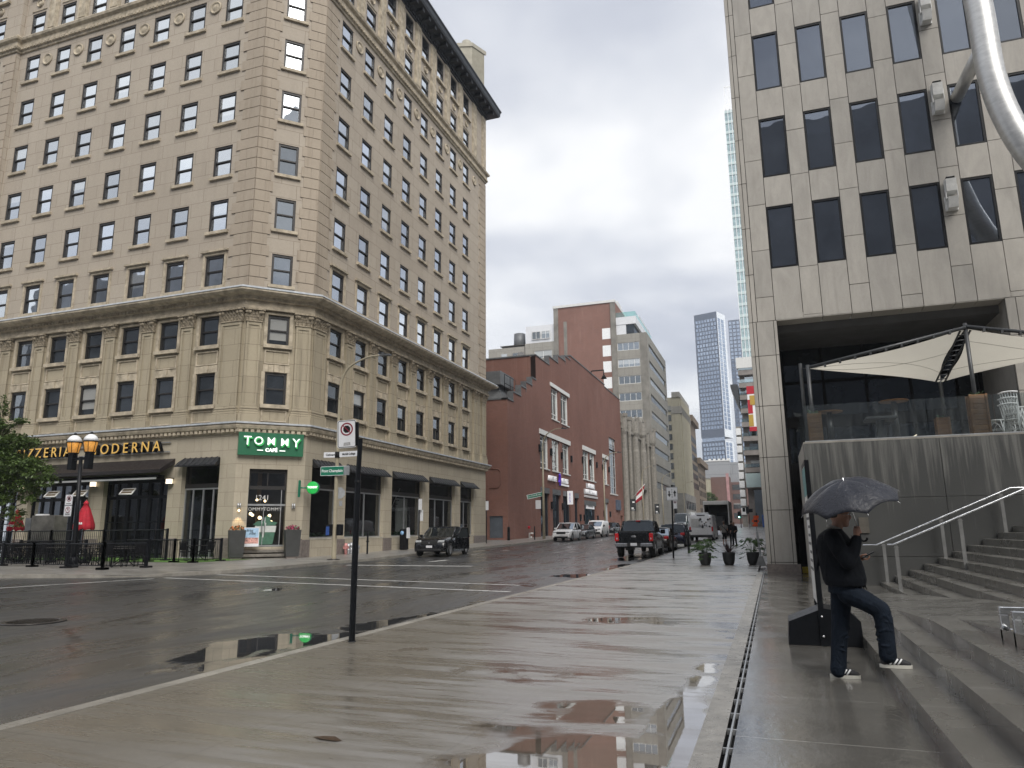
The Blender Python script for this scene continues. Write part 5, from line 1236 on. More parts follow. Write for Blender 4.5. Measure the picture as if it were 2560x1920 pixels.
M['doorblue'] = glass('dark_blue_door_glass', (0.006, 0.012, 0.018), (0.05, 0.08), (0.5, .6, .7))
for i, (a, b, z0, z1) in enumerate(dz): 
    if i == 5: winpart(FK, a, b, z0, z1, t, M['pale_metal'], simple('pale_grey_blind', (0.42, 0.44, 0.45), .6, 0, .1, 3, obj=False), (.5,), (.5,), -.3, .12, 'side_door')
    else: winpart(FK, a, b, z0, z1, t, M['polegrey'], M['doorblue'], (.5,) if i != 3 else (), (), -.3, .12, 'door')
    mb = MB(); mb.box(a, b, -.28, .03, z1 - .62, z1 - .01, 0, FK); mb.build('door_header', M['slate'], t, True)
mb = MB(); mb.box(smalld[0], smalld[1], -.45, -.4, .8, 3.9, 0, FK); mb.build('side_door', simple('brown_door', (0.08, 0.05, 0.045), .6, 0, .2, 4), t, True)
mb = MB(); mb.box(-25.95, -24.55, -.22, -.15, .9, 3.0, 0, FKS); mb.build('service_door', simple('grey_blue_door', (0.085, 0.1, 0.12), .5, 0, .15, 2), t, True)
mb = MB(); mb.tube([FKS(-25.9, .06, 5.7), FKS(-25.0, .06, 5.7), FKS(-24.75, .06, 6.0), FKS(-24.75, .06, 7.3), FKS(-25.0, .06, 7.55), FKS(-26.5, .06, 7.6)], .03, 5); mb.build('wall_pipe', M['brick'], t, True)
mb = MB(); mb.tube([(-24.0, 103.2, 24.6), (-23.8, 103.2, 24.9), (-22.0, 103.2, 24.9), (-22.0, 103.2, 24.1)], .1, 6); mb.lathe([(.45, 0), (.15, .5)], (-22.0, 103.2, 23.6), 10); mb.build('roof_lamp', M['blackmatte'], t, True)
for y, z in [(81.2, 10.6), (85.8, 10.6), (90.4, 10.6), (76.7, 10.6), (96.4, 11), (100.7, 11), (105, 11), (109, 11), (113.6, 11), (76.4, 4.4), (81.1, 4.4), (85.75, 4.4), (94.4, 3.2), (96.5, 3.2), (104.6, 3.2), (109, 4.0), (113.3, 4.0)]:
    mb = MB(); mb.box(y - .16, y + .16, 0, .22, z - .42, z + .42, 0, FK); mb.build('wall_light', M['black'], t, True)
# signs on the brick wall
M['signwhite'] = simple('lit_white_sign_face', (0.9, 0.9, 0.92), .4, 0, 0, emit=(0.04, (0.95, 0.96, 1.0))); M['purple'] = simple('purple_sign_face', (0.09, 0.03, 0.45), .4, 0, .1, 4, emit=(.05, (0.12, 0.05, 0.6)))
t = thing('gym_sign', 'white capital letters either side of a purple running figure on the brick wall', 'sign', (-23.9, 84, 7.3))
for body, y in (('ANYTIME', 81.25), ('FITNESS', 86.75)):
    mb = MB(); lettering('lettering', body, .80, M['signwhite'], t, face_matrix(FK, y, .16, 7.49), .2, spacing=.92, bold=.018)
mb = MB(); Fm = lambda a, b, h: FK(84.28 + a, .1 + h, 7.55 + b)
mb.lathe([(.0001, .2), (.17, .2), (.17, 0)], n=12, F=lambda x, y, z: Fm(x + .02, y + .55, z)); mb.prism([(-.22, .35), (.3, .4), (.22, .05), (.3, -.25), (.12, -.6), (.22, -.68), (.45, -.2), (.34, .1), (.5, .36), (.1, .0)][:6] + [(.0, -.1), (-.18, -.3), (-.42, -.28), (-.12, .0)], 0, .2, Fm)
mb.build('figure_emblem', M['purple'], t, True)
mb = MB(); mb.box(84.9, 88.6, .02, .18, 6.92, 7.13, 0, FK); mb.build('strapline', M['signwhite'], t, True)
t = thing('arcade_sign', 'three stacked rows of white sign lettering on the brick wall', 'sign', (-23.9, 101, 7))
mb = MB(); mb.box(98.1, 103.4, .02, .06, 7.30, 7.98, 0, FK); mb.box(96.85, 104.8, .02, .06, 6.45, 7.14, 0, FK); mb.box(96.9, 104.8, .02, .14, 6.02, 6.30, 0, FK); mb.build('backing', simple('greyish_sign_backing', (0.5, 0.49, 0.5), .5, 0, .1, 3, obj=False), t, True)
lettering('lettering', 'ARCADE', .84, M['signwhite'], t, face_matrix(FK, 100.75, .14, 7.64), .1, spacing=1.05, bold=.02); lettering('lettering', 'PARKTOWNAUX', .84, M['signwhite'], t, face_matrix(FK, 100.8, .14, 6.8), .1, spacing=1.0, bold=.02)
tag(MB().box(98.5, 103.4, -.18, -.1, 4.5, 5.35, 0, FK).build('parking_sign', M['signwhite']), 'white lettered board hung in the dark doorway behind the white van', 'sign')
o = [q for q in COL.objects if q.name == 'parking_sign'][0]; lettering('lettering', 'PARKING', .7, M['polegrey'], o, face_matrix(FK, 100.95, -.09, 4.93), .01)
t = thing('banner_sign', 'white upright banner sign with purple lettering projecting from the brick wall', 'sign', (-23.4, 88, 5.5))
mb = MB(); mb.box(-23.9, -23.2, 87.9, 88.05, 4.72, 6.38); mb.build('panel', M['signwhite'], t, True)
me = text_mesh('GET FIT 24H', .22, .01); me.transform(Matrix.Translation((-23.55, 87.89, 5.55)) @ Matrix.Rotation(-pi / 2, 4, 'Y')); me.materials.append(M['purple']); link('lettering', me, t, True)
mb = MB(); mb.box(-24, -23.9, 87.94, 88.0, 4.9, 6.2); mb.build('bracket', M['blackmatte'], t, True)
tag(MB().box(118.2, 121.3, .02, .3, 4.75, 6.4, 0, FK).build('projecting_box', simple('blue_grey_box', (0.07, 0.09, 0.13), .5, 0, .3, 3)), 'blue grey boxed sign near the right end of the brick wall', 'sign')
# ---- stone building with gothic turrets
t = thing('gothic_building', 'dark weathered stone building with battlements and round turrets beyond the brick one', 'building', (-30, 142, 1))
M['gothic'] = stone('sooty_stone', (0.20, 0.185, 0.155), (0.16, 0.148, 0.125), (0.10, 0.09, 0.075), 1.2, .5, .02, .5, streak=.7, dirt=(0.055, 0.05, 0.045)); M['gtrim'] = simple('sooty_carved_stone', (0.21, 0.195, 0.17), .85, 0, .25, 3.0, obj=False)
gw_ = [(y, y + 1.0, 3.6, 8.0) for y in (127.3, 129.3, 132.7, 134.7, 148.5, 150.5, 153.9, 155.7)]
gu = [(y, y + 1.2, 10.5, 18.5) for y in (128.2, 133.6, 149.6, 154.8)]
mb = MB(); mb.wall(FK, 125.3, 160.3, 0, 20.2, gw_ + gu + [(139.5, 143.6, 1, 8.6)], .6, 0); mb.poly([(-24, 125.3, 20.2), (-24, 160.3, 20.2), (-40, 160.3, 20.2), (-40, 125.3, 20.2)]); mb.build('wall', M['gothic'], t, True)
mb = MB(); y = 125.3
while y < 160: mb.box(y, y + .9, -.4, .1, 20.2, 21.3 + (.7 if 138 < y < 146 else 0), 0, FK); y += 1.75
mb.box(125.3, 160.3, -.3, .25, 19.2, 19.6, 0, FK); mb.build('battlement', M['gtrim'], t, True)
for y, r, h in ((126.2, .6, 21.3), (131.5, .4, 21.4), (137.4, .85, 22.2), (146.0, .85, 22.9), (152.6, .4, 21.5), (159.0, .8, 22.7)):
    mb = MB(); mb.lathe([(r * .9, 0), (r * .9, h - 6), (r * .75, h - 5.6), (r * .75, h - 3.2), (r * 1.08, h - 2.6), (r * 1.08, h)], (-23.7, y, 0), 10, smooth=False)
    for i in range(6): a = i * pi / 3; mb.box(-23.7 + r * cos(a) - .18, -23.7 + r * cos(a) + .18, y + r * sin(a) - .18, y + r * sin(a) + .18, h, h + .6)
    mb.build('turret', M['gtrim'], t, True)
for a, b, z0, z1 in gw_ + gu: winpart(FK, a, b, z0, z1, t, M['gtrim'], M['winfar'], (.5,) if z1 > 10 else (), (.5,), -.4, .1)
mb = MB(); mb.box(138, 145.2, 0, 1.1, 9.2, 9.5, 0, FK); mb.box(138, 145.2, .95, 1.1, 9.5, 10.6, 0, FK)
for i in range(6): mb.box(138.2 + i * 1.2, 138.6 + i * 1.2, .9, 1.14, 9.5, 10.6, 0, FK)
mb.build('balcony', M['gtrim'], t, True)
mb = MB(); mb.prism([(139.2, 1), (139.2, 6.4), (140.2, 7.8), (141.55, 8.9), (142.9, 7.8), (143.9, 6.4), (143.9, 1), (143.2, 1), (143.2, 6), (142.4, 7.2), (141.55, 7.9), (140.7, 7.2), (139.9, 6), (139.9, 1)], -.1, .3, lambda a, b, h: FK(a, h, b)); mb.build('arched_porch', M['gtrim'], t, True)
mb = MB(); mb.box(140, 143.2, -.5, -.45, 1, 8, 0, FK); mb.build('porch_door', M['blackmatte'], t, True)
for y in (128.0, 156.4):
    b_ = tag(MB().box(-23.4, -22.4, y, y + .06, 4.8, 6.9).build('hanging_banner', simple('black_banner', (0.02, 0.022, 0.024), .7, 0, .3, 1)), 'black hanging banner with white marks %s the flagpole on the sooty stone front' % ('left of' if y < 140 else 'right of'), 'banner', 'black banners on the stone front')
    mb = MB(); mb.box(-23.2, -22.8, y - .01, y - .002, 5.15, 5.4); mb.box(-23.0, -22.6, y - .01, y - .002, 6.2, 6.45); mb.box(-23.2, -22.6, y - .01, y - .002, 4.95, 5.02); mb.build('white_mark', M['white'], b_)
t = thing('flag', 'red and white national flag hung from a slanting pole on the stone front', 'flag', (-23.6, 134, 7.5))
mb = MB(); mb.cyl((-24, 134, 7.4), (-21.6, 134, 9.8), .05, .04, 6); mb.build('pole', M['white'], t, True)
for nm, a, b, mt in (('red_band', 0, .3, M['red']), ('white_field', .3, .7, M['white']), ('red_band', .7, 1, M['red'])):
    mb = MB(); n_ = 6
    for i in range(n_ + 1):
        s_ = a + (b - a) * i / n_
        p = Vector((-21.7, 134, 9.6)); q = Vector((-23.2, 134, 8.1)); dn = Vector((-.55 + .2 * s_, .25 * sin(s_ * 7), -2.4)) * s_
        mb.v += [tuple(p + dn), tuple(p.lerp(q, 1) + dn * .75 + Vector((0, .15 * sin(s_ * 5), 0)))]
    for i in range(n_): mb.f.append([2 * i, 2 * i + 1, 2 * i + 3, 2 * i + 2]); mb.m.append(0); mb.sm.append(True)
    mb.build(nm, mt, t, True, fix=False)
# ---- hotel slab
t = thing('hotel', 'tall concrete hotel with a red brick end wall and ribbon windows', 'building', (-35, 175, 1))
M['hotelcon'] = stone('stained_concrete_panels', (0.34, 0.325, 0.29), (0.30, 0.285, 0.255), (0.2, 0.19, 0.17), 1.9, 1.4, .03, .5, streak=.55, dirt=(0.15, 0.14, 0.125)); M['hotelgrey'] = simple('dark_concrete_strip', (0.19, 0.18, 0.16), .85, 0, .3, .5, obj=False)
FH = Frame((0, 160.74), (1, 0), (0, -1)); FHS = FK
fl = [44.0 - 3.95 * i for i in range(9)]
hw = [(-30.85, -25.75, z - 1.9, z) for z in fl]; hwl = [(-51.0, -46.6, z - 1.9, z) for z in (44.0, 40.05, 36.1)]
sw = [(163.2, 190.4, z - 1.75, z - .1) for z in fl]
mb = MB(); mb.wall(FH, -31.2, -24, 0, 46.0, hw, .3); mb.wall(FH, -53.4, -46, 0, 46, hwl, .3); mb.wall(FHS, 160.74, 192.2, 0, 46.0, sw, .35)
mb.poly([(-60, 160.8, 46), (-24, 160.8, 46), (-24, 192.2, 46), (-60, 192.2, 46)]); mb.poly([(-24, 192.2, 0), (-60, 192.2, 0), (-60, 192.2, 46), (-24, 192.2, 46)]); mb.build('wall', M['hotelcon'], t, True)
mb = MB(); mb.box(-46, -44.9, 0, .25, 0, 54.0, 0, FH); mb.box(-32.2, -31.0, 0, .25, 0, 54.0, 0, FH); mb.box(-25.6, -24.0, 0, .02, 0, 46, 0, FH); mb.build('concrete_strip', M['hotelgrey'], t, True)
mb = MB(); mb.box(-45.95, -31.05, 160.7, 190, 20, 54.0); mb.build('brick_core', M['brick2'], t, True)
mb = MB(); mb.box(-46.2, -31.0, 160.45, 190, 54.01, 54.6); mb.box(-43, -40, 165, 170, 54.6, 55.8); mb.box(-34, -31.2, 165, 170, 54.6, 55.6); mb.cyl((-38, 166, 54.6), (-38, 166, 56.4), .4, .3, 8); mb.build('roof_edge', M['offwhite'], t, True)
mb = MB(); mb.box(-43.6, -42.8, 0, .06, 38, 50.5, 0, FH); mb.build('brick_recess', M['hotelgrey'], t, True)
for z in (47.85, 43.7, 39.9, 36.1): mb = MB(); mb.box(-34.3, -32.35, 0, .05, z - 2.6, z, 0, FH); mb.build('blank_panel', M['white'], t, True)
M['penthouse'] = simple('white_metal_panel', (0.66, 0.67, 0.69), .4, .1, .06, 1, obj=False)
mb = MB(); mb.box(-31.0, -26.4, 160.9, 190, 48.4, 50.2); mb.box(-31.0, -28.7, 161, 190, 46.0, 48.4); mb.build('penthouse', M['penthouse'], t, True); mb = MB(); mb.box(-53.2, -46.05, 160.9, 180, 46.05, 50.3); mb.build('penthouse', M['penthouse'], t, True)
mb = MB(); mb.box(-28.7, -26.9, 161.3, 190, 46.0, 48.4); mb.build('penthouse_glazing', M['backglass'], t, True)
mb = MB(); mb.box(-31, -26.5, 161.0, 161.06, 50.25, 51.4); mb.box(-26.5, -26.44, 161, 185, 50.2, 51.4); mb.build('glass_balustrade', clear_glass('green_balustrade_glass', .1, (.7, .9, .85)), t, True)
mb = MB(); mb.box(-31, -27, 170, 188, 50.25, 53); mb.build('penthouse', M['penthouse'], t, True)
for a, b, z0, z1 in hw: winpart(FH, a, b, z0, z1, t, M['offwhite'], M['winfar'], (.25, .5, .75), (), -.15, .12)
for a, b, z0, z1 in hwl + [(-51.6, -49.4, 46.8, 48.8), (-49.2, -47, 46.8, 48.8)]: winpart(FH, a, b, z0, z1, t, M['offwhite'], M['winfar'], (.5,), (), -.15 if z1 < 46 else .08, .12)
for a, b, z0, z1 in sw: winpart(FHS, a, b, z0, z1, t, M['hotelgrey'], M['winfar'], [i / 14 for i in range(1, 14)], (), -.2, .16)
t2 = thing('pale_block', 'pale stained block with tall slots seen above the brick roof', 'building', (-57, 162, 1)); mb = MB(); mb.box(-63, -53.6, 161, 185, 0, 45.5); mb.box(-50.5, -46.1, 182, 195, 40, 53.5); mb.build('wall', M['hotelcon'], t2, True)
for x in (-59.6, -56.6): mb = MB(); mb.box(x, x + 1.5, 160.9, 161, 36, 44); mb.build('window', M['winfar'], t2, True)
mb = MB(); mb.cyl((-55.5, 163, 45.5), (-55.5, 163, 49.2), 1.5, 1.4, 12); mb.build('cooling_tower', M['slate'], t2, True)
t2 = thing('satellite_dish', 'small satellite dish on the roof behind the brick parapet', 'satellite dish', (-28.4, 84, 21)); mb = MB(); mb.lathe([(.01, 0), (.3, .05), (.55, .2)], n=14, F=lambda x, y, z: (-28.4 + x, 84 - z, 23.2 + y)); mb.build('dish', M['alu'], t2, True); mb = MB(); mb.cyl((-28.4, 84.1, 21), (-28.4, 84.1, 23.2), .05, .05, 6); mb.build('mast', M['alu'], t2, True)
# ---- cream art deco block, brown stone blocks
M['cream'] = stone('cream_stone', (0.42, 0.385, 0.29), (0.38, 0.35, 0.265), (0.3, 0.27, 0.2), 2.2, 1.2, .02, .4, streak=.4, dirt=(0.17, 0.15, 0.115)); M['brownstone'] = stone('brown_sandstone', (0.20, 0.155, 0.11), (0.17, 0.13, 0.095), (0.1, 0.08, 0.06), 1.3, .6, .03, .5, streak=.4)
t = thing('deco_building', 'cream stone office block with tall vertical ribs beyond the hotel', 'building', (-30, 232, 2))
mb = MB(); mb.box(-44, -24, 220, 247, 12, 41.0); mb.box(-26.4, -23.9, 219.9, 246, 12, 35.6); mb.build('wall', M['cream'], t, True)
mb = MB(); mb.box(-26.5, -23.5, 219.8, 247, 36.0, 38.2); mb.box(-26.2, -23.8, 219.7, 247, 41, 42.6); mb.build('parapet', M['hotelcon'], t, True)
for i in range(8): mb = MB(); mb.box(-24, -23.5, 221.5 + i * 3.1, 223.0 + i * 3.1, 12, 40.9); mb.build('rib', M['cream'], t, True)
for i in range(8): mb = MB(); mb.box(-23.99, -23.9, 223.2 + i * 3.1, 224.4 + i * 3.1, 13, 40); mb.build('window', M['winfar'], t, True)
for i in range(9): mb = MB(); mb.box(-29.5, -26.6, 219.85, 219.95, 13.5 + i * 2.9, 15.3 + i * 2.9); mb.build('window', M['winfar'], t, True)
mb = MB(); mb.box(-44, -23.3, 216, 247, 0, 11.9); mb.build('base_storey', M['hotelgrey'], t, True)
for i in range(6): mb = MB(); mb.box(-23.29, -23.2, 218.2 + i * 4.6, 220.6 + i * 4.6, 7.4, 9.8); mb.build('window', M['backglass'], t, True)
mb = MB(); mb.box(-23.29, -22.6, 222, 246, 5.4, 6.6); mb.build('shop_fascia', M['offwhite'], t, True)
for nm, lb, y0, y1, z, mt in (('ochre_building', 'ochre stone tower rising behind the cream ribbed block', 247.4, 268, 39, M['brownstone']), ('brownstone_building', 'lower brown sandstone building with a heavy cornice at the street end', 268.3, 300, 26.4, M['brownstone'])):
    t = thing(nm, lb, 'building', (-30, y0, 3)); mb = MB(); mb.box(-44, -24, y0, y1, 0, z); mb.build('wall', mt, t, True)
    mb = MB(); mb.box(-44.6, -22.8, y0 - .5, y1 + .8, z - 1.6, z + .5); mb.build('cornice', mt, t, True)
    for i in range(5):
        for j in range(6):
            zz = 7 + j * 3.2 + (8 if z > 30 else 0)
            if zz < z - 4: mb = MB(); mb.box(-23.99, -23.9, y0 + 2 + i * (y1 - y0) / 5.5, y0 + 4 + i * (y1 - y0) / 5.5, zz, zz + 2); mb.build('window', M['backglass'], t, True)
# ---- what closes the street: grey block, brown brick blocks, towers
t = thing('grey_block', 'wide pale grey windowless block closing the far end of the street', 'building', (-18, 340, 4)); M['greyclad'] = stone('grey_cladding', (0.30, 0.31, 0.325), (0.285, 0.295, 0.31), (0.2, 0.21, 0.22), 30, 4.2, .12, .1, streak=.1)
mb = MB(); mb.box(-27.6, -15.9, 332, 360, 0, 31); mb.build('wall', M['greyclad'], t, True); mb = MB(); mb.box(-15.88, 5, 333, 360, 0, 30.4); mb.build('side_wall', M['greyclad'], t, True)
mb = MB(); mb.box(-26.8, -16, 331.8, 340, 31, 31.5)
for i in range(5): mb.box(-25 + i * 2, -24 + i * 2, 334, 336, 31.5, 32.3)
mb.build('roof_plant', M['offwhite'], t, True)
t = thing('brown_brick_block', 'brown brick block with a pink chimney strip low at the street end', 'building', (-20, 328, 4)); mb = MB(); mb.box(-24.0, -16.0, 326, 331.8, 0, 23.6); mb.build('wall', M['brickbrown'], t, True); mb = MB(); mb.box(-17.6, -16.4, 325.8, 326, 3, 25.1); mb.build('chimney_strip', simple('pinkish_render', (0.36, 0.2, 0.2), .8, 0, .2, .5, obj=False), t, True)
mb = MB(); mb.box(-16, -4, 327, 331.8, 0, 21.3); mb.build('wing', M['brickbrown'], t, True)
for j in range(4): mb = MB(); mb.box(-15.2, -12, 326.85, 326.99, 6 + j * 4, 8.2 + j * 4); mb.build('window', M['winfar'], t, True)
t = thing('yellow_block', 'small weathered yellow stone block beside the brown brick at the street end', 'building', (-26, 324, 4)); mb = MB(); mb.box(-28.2, -24.02, 322, 331, 0, 22.6); mb.build('wall', M['cream'], t, True); mb = MB(); mb.box(-28.4, -23.9, 321.8, 331, 22.6, 23.1); mb.build('parapet', M['hotelgrey'], t, True)
# residential tower
t = thing('residential_tower', 'tall dark blue chequered glass tower with a white edge far down the street', 'building', (-38, 600, 5))
M['towerdark'] = simple('slate_blue_cladding', (0.085, 0.105, 0.15), .35, .2, .1, .2, obj=False); M['towerwhite'] = simple('white_tower_panel', (0.72, 0.76, 0.8), .4, 0, .05, .2, obj=False); M['towerglass'] = glass('blue_tower_glass', (0.10, 0.13, 0.19), (0.3, 0.5), (0.72, 0.82, 0.95))
A, B, C_, D_ = Vector((-49.6, 603)), Vector((-30.8, 597)), Vector((-25.0, 612)), Vector((-44, 620))
def tfr(a, b): t_ = (b - a).normalized(); return Frame(a, t_, (t_.y, -t_.x)), (b - a).length
def tower_block(z0, z1, hgt=3.95):
    mb = MB(); pts = [A, B, C_, D_]
    for i in (0, 2, 3): p, q = pts[i], pts[(i + 1) % 4]; mb.poly([(*p, z0), (*q, z0), (*q, z1), (*p, z1)])
    mb.poly([(*q, z1) for q in pts]); mb.poly([(*q, z0) for q in pts]); mb.build('cladding', M['towerdark'], t, True, fix=False)
    F, L = tfr(B, C_); mb = MB(); mb.poly([F(0, 0, z0), F(L, 0, z0), F(L, 0, z1), F(0, 0, z1)]); mb.build('white_edge', M['towerwhite'], t, True, fix=False)
tower_block(74.0, 178.4); tower_block(4, 71)
mb = MB(); mb.poly([(*(A * .98 + C_ * .02), 70), (*(B * .98 + D_ * .02), 70), (*(B * .98 + D_ * .02), 75), (*(A * .98 + C_ * .02), 75)]); mb.build('sky_lobby', M['towerglass'], t, True, fix=False)
F, L = tfr(A, B); F2, L2 = tfr(B, C_); random.seed(21); wl = []
z = 170.5; r_ = 0
while z > 8:
    if not (71 < z + 1 < 79):
        for i in range(7): wl.append((F, 1.2 + i * 2.55 + (.5 if r_ % 2 else 0), 1.75, z, 2.4))
        for i in range(2): wl.append((F2, 1.2 + i * 6.2, 4.6 if i == 0 else 5.2, z - .3, 3.0))
    z -= 3.45; r_ += 1
for i, (FF, u, wd, z, h) in enumerate(wl[:99]):
    mb = MB(); mb.box(u, u + wd, 0, .12, z, z + h, 0, FF); mb.build('window', M['towerglass'], t, True)
mb = MB()
for FF, u, wd, z, h in wl[99:]: mb.box(u, u + wd, 0, .12, z, z + h, 0, FF)
tag(mb.build('window', M['towerglass'], t, True), kind='stuff')
t = thing('slim_tower', 'hazy blue glass tower mostly hidden behind the green glass one', 'building', (-18, 700, 5)); mb = MB(); mb.box(-26, -4, 700, 720, 0, 198.5); mb.build('wall', M['towerdark'], t, True)
mb = MB()
for j in range(50):
    for i in range(6): mb.box(-25.4 + i * 3.5, -23 + i * 3.5, 699.9, 700, 8 + j * 3.8, 10.6 + j * 3.8)
tag(mb.build('window', M['towerglass'], t, True), kind='stuff')
# ---- right-hand side beyond the stone building: balconies, mural, green glass tower
t = thing('balcony_building', 'concrete apartment block with glass balconies and a column of white blocks', 'building', (0, 152, 2)); M['balcon'] = simple('grey_brown_concrete', (0.22, 0.2, 0.185), .8, 0, .25, .6, obj=False)
mb = MB(); mb.box(-4.15, 12, 151, 175, 0, 34); mb.build('wall', M['balcon'], t, True)
mb = MB(); mb.box(-5.5, -4.5, 150, 153, 0, 21.6); mb.build('corner_pier', M['hotelcon'], t, True)
for i in range(10): mb = MB(); mb.bevbox(-5.62, -4.62, 149.7, 150, 4.2 + i * 1.74, 5.55 + i * 1.74, .06); mb.build('white_block', M['white'], t, True)
for i, z in enumerate((9.3, 12.4, 15.8, 18.6, 21.45, 24.2, 26.95, 29.4, 32.0)):
    mb = MB(); mb.box(-4.35, 12, 149.6, 151.2, z, z + 1.0); mb.build('balcony_slab', M['balcon'], t, True)
    mb = MB(); mb.box(-4.3, 12, 149.55, 149.6, z + 1.0, z + 1.65); mb.build('balcony_glass', clear_glass('balcony_glass', .25, (.75, .86, .84)) if i == 0 else COL.objects['balcony_glass'].data.materials[0], t, True)
    mb = MB(); mb.box(-3.2, 12, 150.9, 150.99, z + 1.05, z + 2.4); mb.build('window', M['winfar'], t, True)
mb = MB(); mb.box(-4.6, 12, 149.4, 151, 33.4, 35.6); mb.build('roof_slab', M['offwhite'], t, True)
mb = MB(); mb.box(-3.0, 12, 150.85, 150.98, 2.5, 9.0); mb.build('entrance_glazing', M['winfar'], t, True)
mb = MB(); mb.box(-4.3, 12, 149.5, 149.58, 9.5, 12.2); mb.build('pale_glass_band', simple('pale_green_spandrel', (0.42, 0.52, 0.52), .2, 0, .08, 1, obj=False), t, True)
mb = MB(); mb.hexa([(-5.95, 148, 29.4), (-4.5, 148, 25.2), (-4.5, 156, 25.2), (-5.95, 156, 29.4), (-5.95, 148, 29.9), (-4.5, 148, 29.9), (-4.5, 156, 29.9), (-5.95, 156, 29.9)]); mb.build('slanting_canopy', M['polegrey'], t, True)
t = thing('mural', 'red, white and ochre painted mural panel beside the balconies', 'mural', (-2, 139, 19)); M['ochre'] = simple('ochre_paint', (0.42, 0.27, 0.04), .6, 0, .1, 1, obj=False)
for nm, mt, q in (('white_ground', M['white'], (-2.7, 0, 19.3, 27.0, 0)), ('red_field', M['red'], (-2.75, 0, 26.3, 27.8, .06)), ('red_field', M['red'], (-2.72, -1.9, 22.6, 25.2, .06)), ('ochre_field', M['ochre'], (-2.72, -1.9, 20.2, 22.4, .06)), ('ochre_field', M['ochre'], (-2.3, -1.2, 24.2, 26.0, .1)), ('red_field', M['red'], (-2.72, 0, 19.3, 20.1, .06))):
    mb = MB(); mb.box(q[0], q[1], 140 - q[4], 140.2, q[2], q[3]); mb.build(nm, mt, t, True)
t = thing('glass_tower', 'slender pale green glass tower half hidden by the stone building', 'building', (5, 172, 2)); M['greenglass'] = glass('pale_green_glass', (0.16, 0.22, 0.22), (0.35, 0.5), (0.78, 0.92, 0.92)); M['greenband'] = simple('pale_green_band', (0.50, 0.60, 0.60), .3, 0, .05, 1, obj=False)
mb = MB(); mb.box(-3.62, 16, 170, 190, 0, 103); mb.build('core', M['greenglass'], t, True)
for j in range(24): mb = MB(); mb.box(-3.7, 16, 169.85, 170, 38.8 + j * 2.76, 39.5 + j * 2.76); mb.build('floor_band', M['greenband'], t, True)
mb = MB()
for x in (-3.7, -2.9, -2.1, -1.3, -.5): mb.box(x, x + .12, 169.8, 169.95, 36, 103)
for z in (103, 109.3): mb.box(-3.3, 4, 169.9, 170, z, z + .3)
for x in (-3.3, -2.4, -1.2): mb.box(x, x + .15, 169.9, 170, 103, 109.4)
mb.build('mullion', M['white'], t, True)
# office block across the side street behind the photographer, mirrored in the windows
t = thing('opposite_block', 'dark office block standing across the side street behind the viewer', 'building', (-70, -30, 0)); mb = MB(); mb.box(-120, -52, -60, -24, 0, 44); mb.box(-45, 40, -110, -60, 0, 66); mb.box(46, 90, -60, 20, 0, 40); mb.build('wall', simple('blue_grey_facade', (0.27, 0.28, 0.30), .5, 0, .3, .1, obj=False), t, True)
# ---------------------------------------------------------------- vehicles
def paint(name, col, rough=.22, metal=.3): return simple(name, col, rough, metal, .05, 3, coat=.5, spec=.35)
M['carglass'] = glass('car_glass', (0.012, 0.014, 0.015), (0.02, 0.05), (0.7, .78, .85)); M['taillight'] = simple('red_tail_light', (0.45, 0.012, 0.015), .2, 0, .1, 20, coat=1.0, emit=(.02, (0.8, 0.02, 0.02))); M['headlight'] = simple('headlight_glass', (0.55, 0.57, 0.58), .15, .3, .15, 30, coat=1.0)
M['plate'] = simple('licence_plate', (0.62, 0.62, 0.64), .4, 0, .08, 30); M['darkplastic'] = simple('dark_plastic', (0.018, 0.018, 0.019), .5, 0, .15, 8); M['rim'] = simple('alloy_rim', (0.35, 0.35, 0.36), .3, .8, .15, 10)
def wheel(r, wd, mat_rim, parent, x, y, blk=False):
    s_ = 1 if x > 0 else -1
    o = link('wheel', bpy.data.meshes.new('wheel'), parent); mb = MB(); Fm = lambda a, b, h: (x + s_ * h, y + a, r + b)
    mb.lathe([(r * .62, wd / 2 - .02), (r * .72, wd / 2), (r * .93, wd / 2), (r, wd / 2 - .04), (r, -wd / 2 + .04), (r * .9, -wd / 2), (.001, -wd / 2)], n=22, F=Fm); o.data = mb.mesh('tyre', M['rubber']); 
    mb = MB(); mb.lathe([(.001, wd / 2 - .05), (r * .5, wd / 2 - .07), (r * .6, wd / 2 - .03), (r * .63, wd / 2 - .005), (r * .66, wd / 2 - .015)], n=20, F=Fm)
    for i in range(5):
        a = i * 2 * pi / 5; ca, sa = cos(a), sin(a)
        mb.hexa([Fm(ca * .05 - sa * .045, sa * .05 + ca * .045, wd / 2 - .04), Fm(ca * .05 + sa * .045, sa * .05 - ca * .045, wd / 2 - .04), Fm(ca * r * .6 + sa * .03, sa * r * .6 - ca * .03, wd / 2 - .03), Fm(ca * r * .6 - sa * .03, sa * r * .6 + ca * .03, wd / 2 - .03),
                 Fm(ca * .05 - sa * .045, sa * .05 + ca * .045, wd / 2 - .005), Fm(ca * .05 + sa * .045, sa * .05 - ca * .045, wd / 2 - .005), Fm(ca * r * .6 + sa * .03, sa * r * .6 - ca * .03, wd / 2 - .005), Fm(ca * r * .6 - sa * .03, sa * r * .6 + ca * .03, wd / 2 - .005)])
    mb.build('rim', mat_rim, o)
    return o
def interp(prof, y):
    for (ya, a), (yb, b) in zip(prof, prof[1:]):
        if ya <= y <= yb: s_ = (y - ya) / max(yb - ya, 1e-6); return a + (b - a) * s_
    return prof[0][1] if y < prof[0][0] else prof[-1][1]
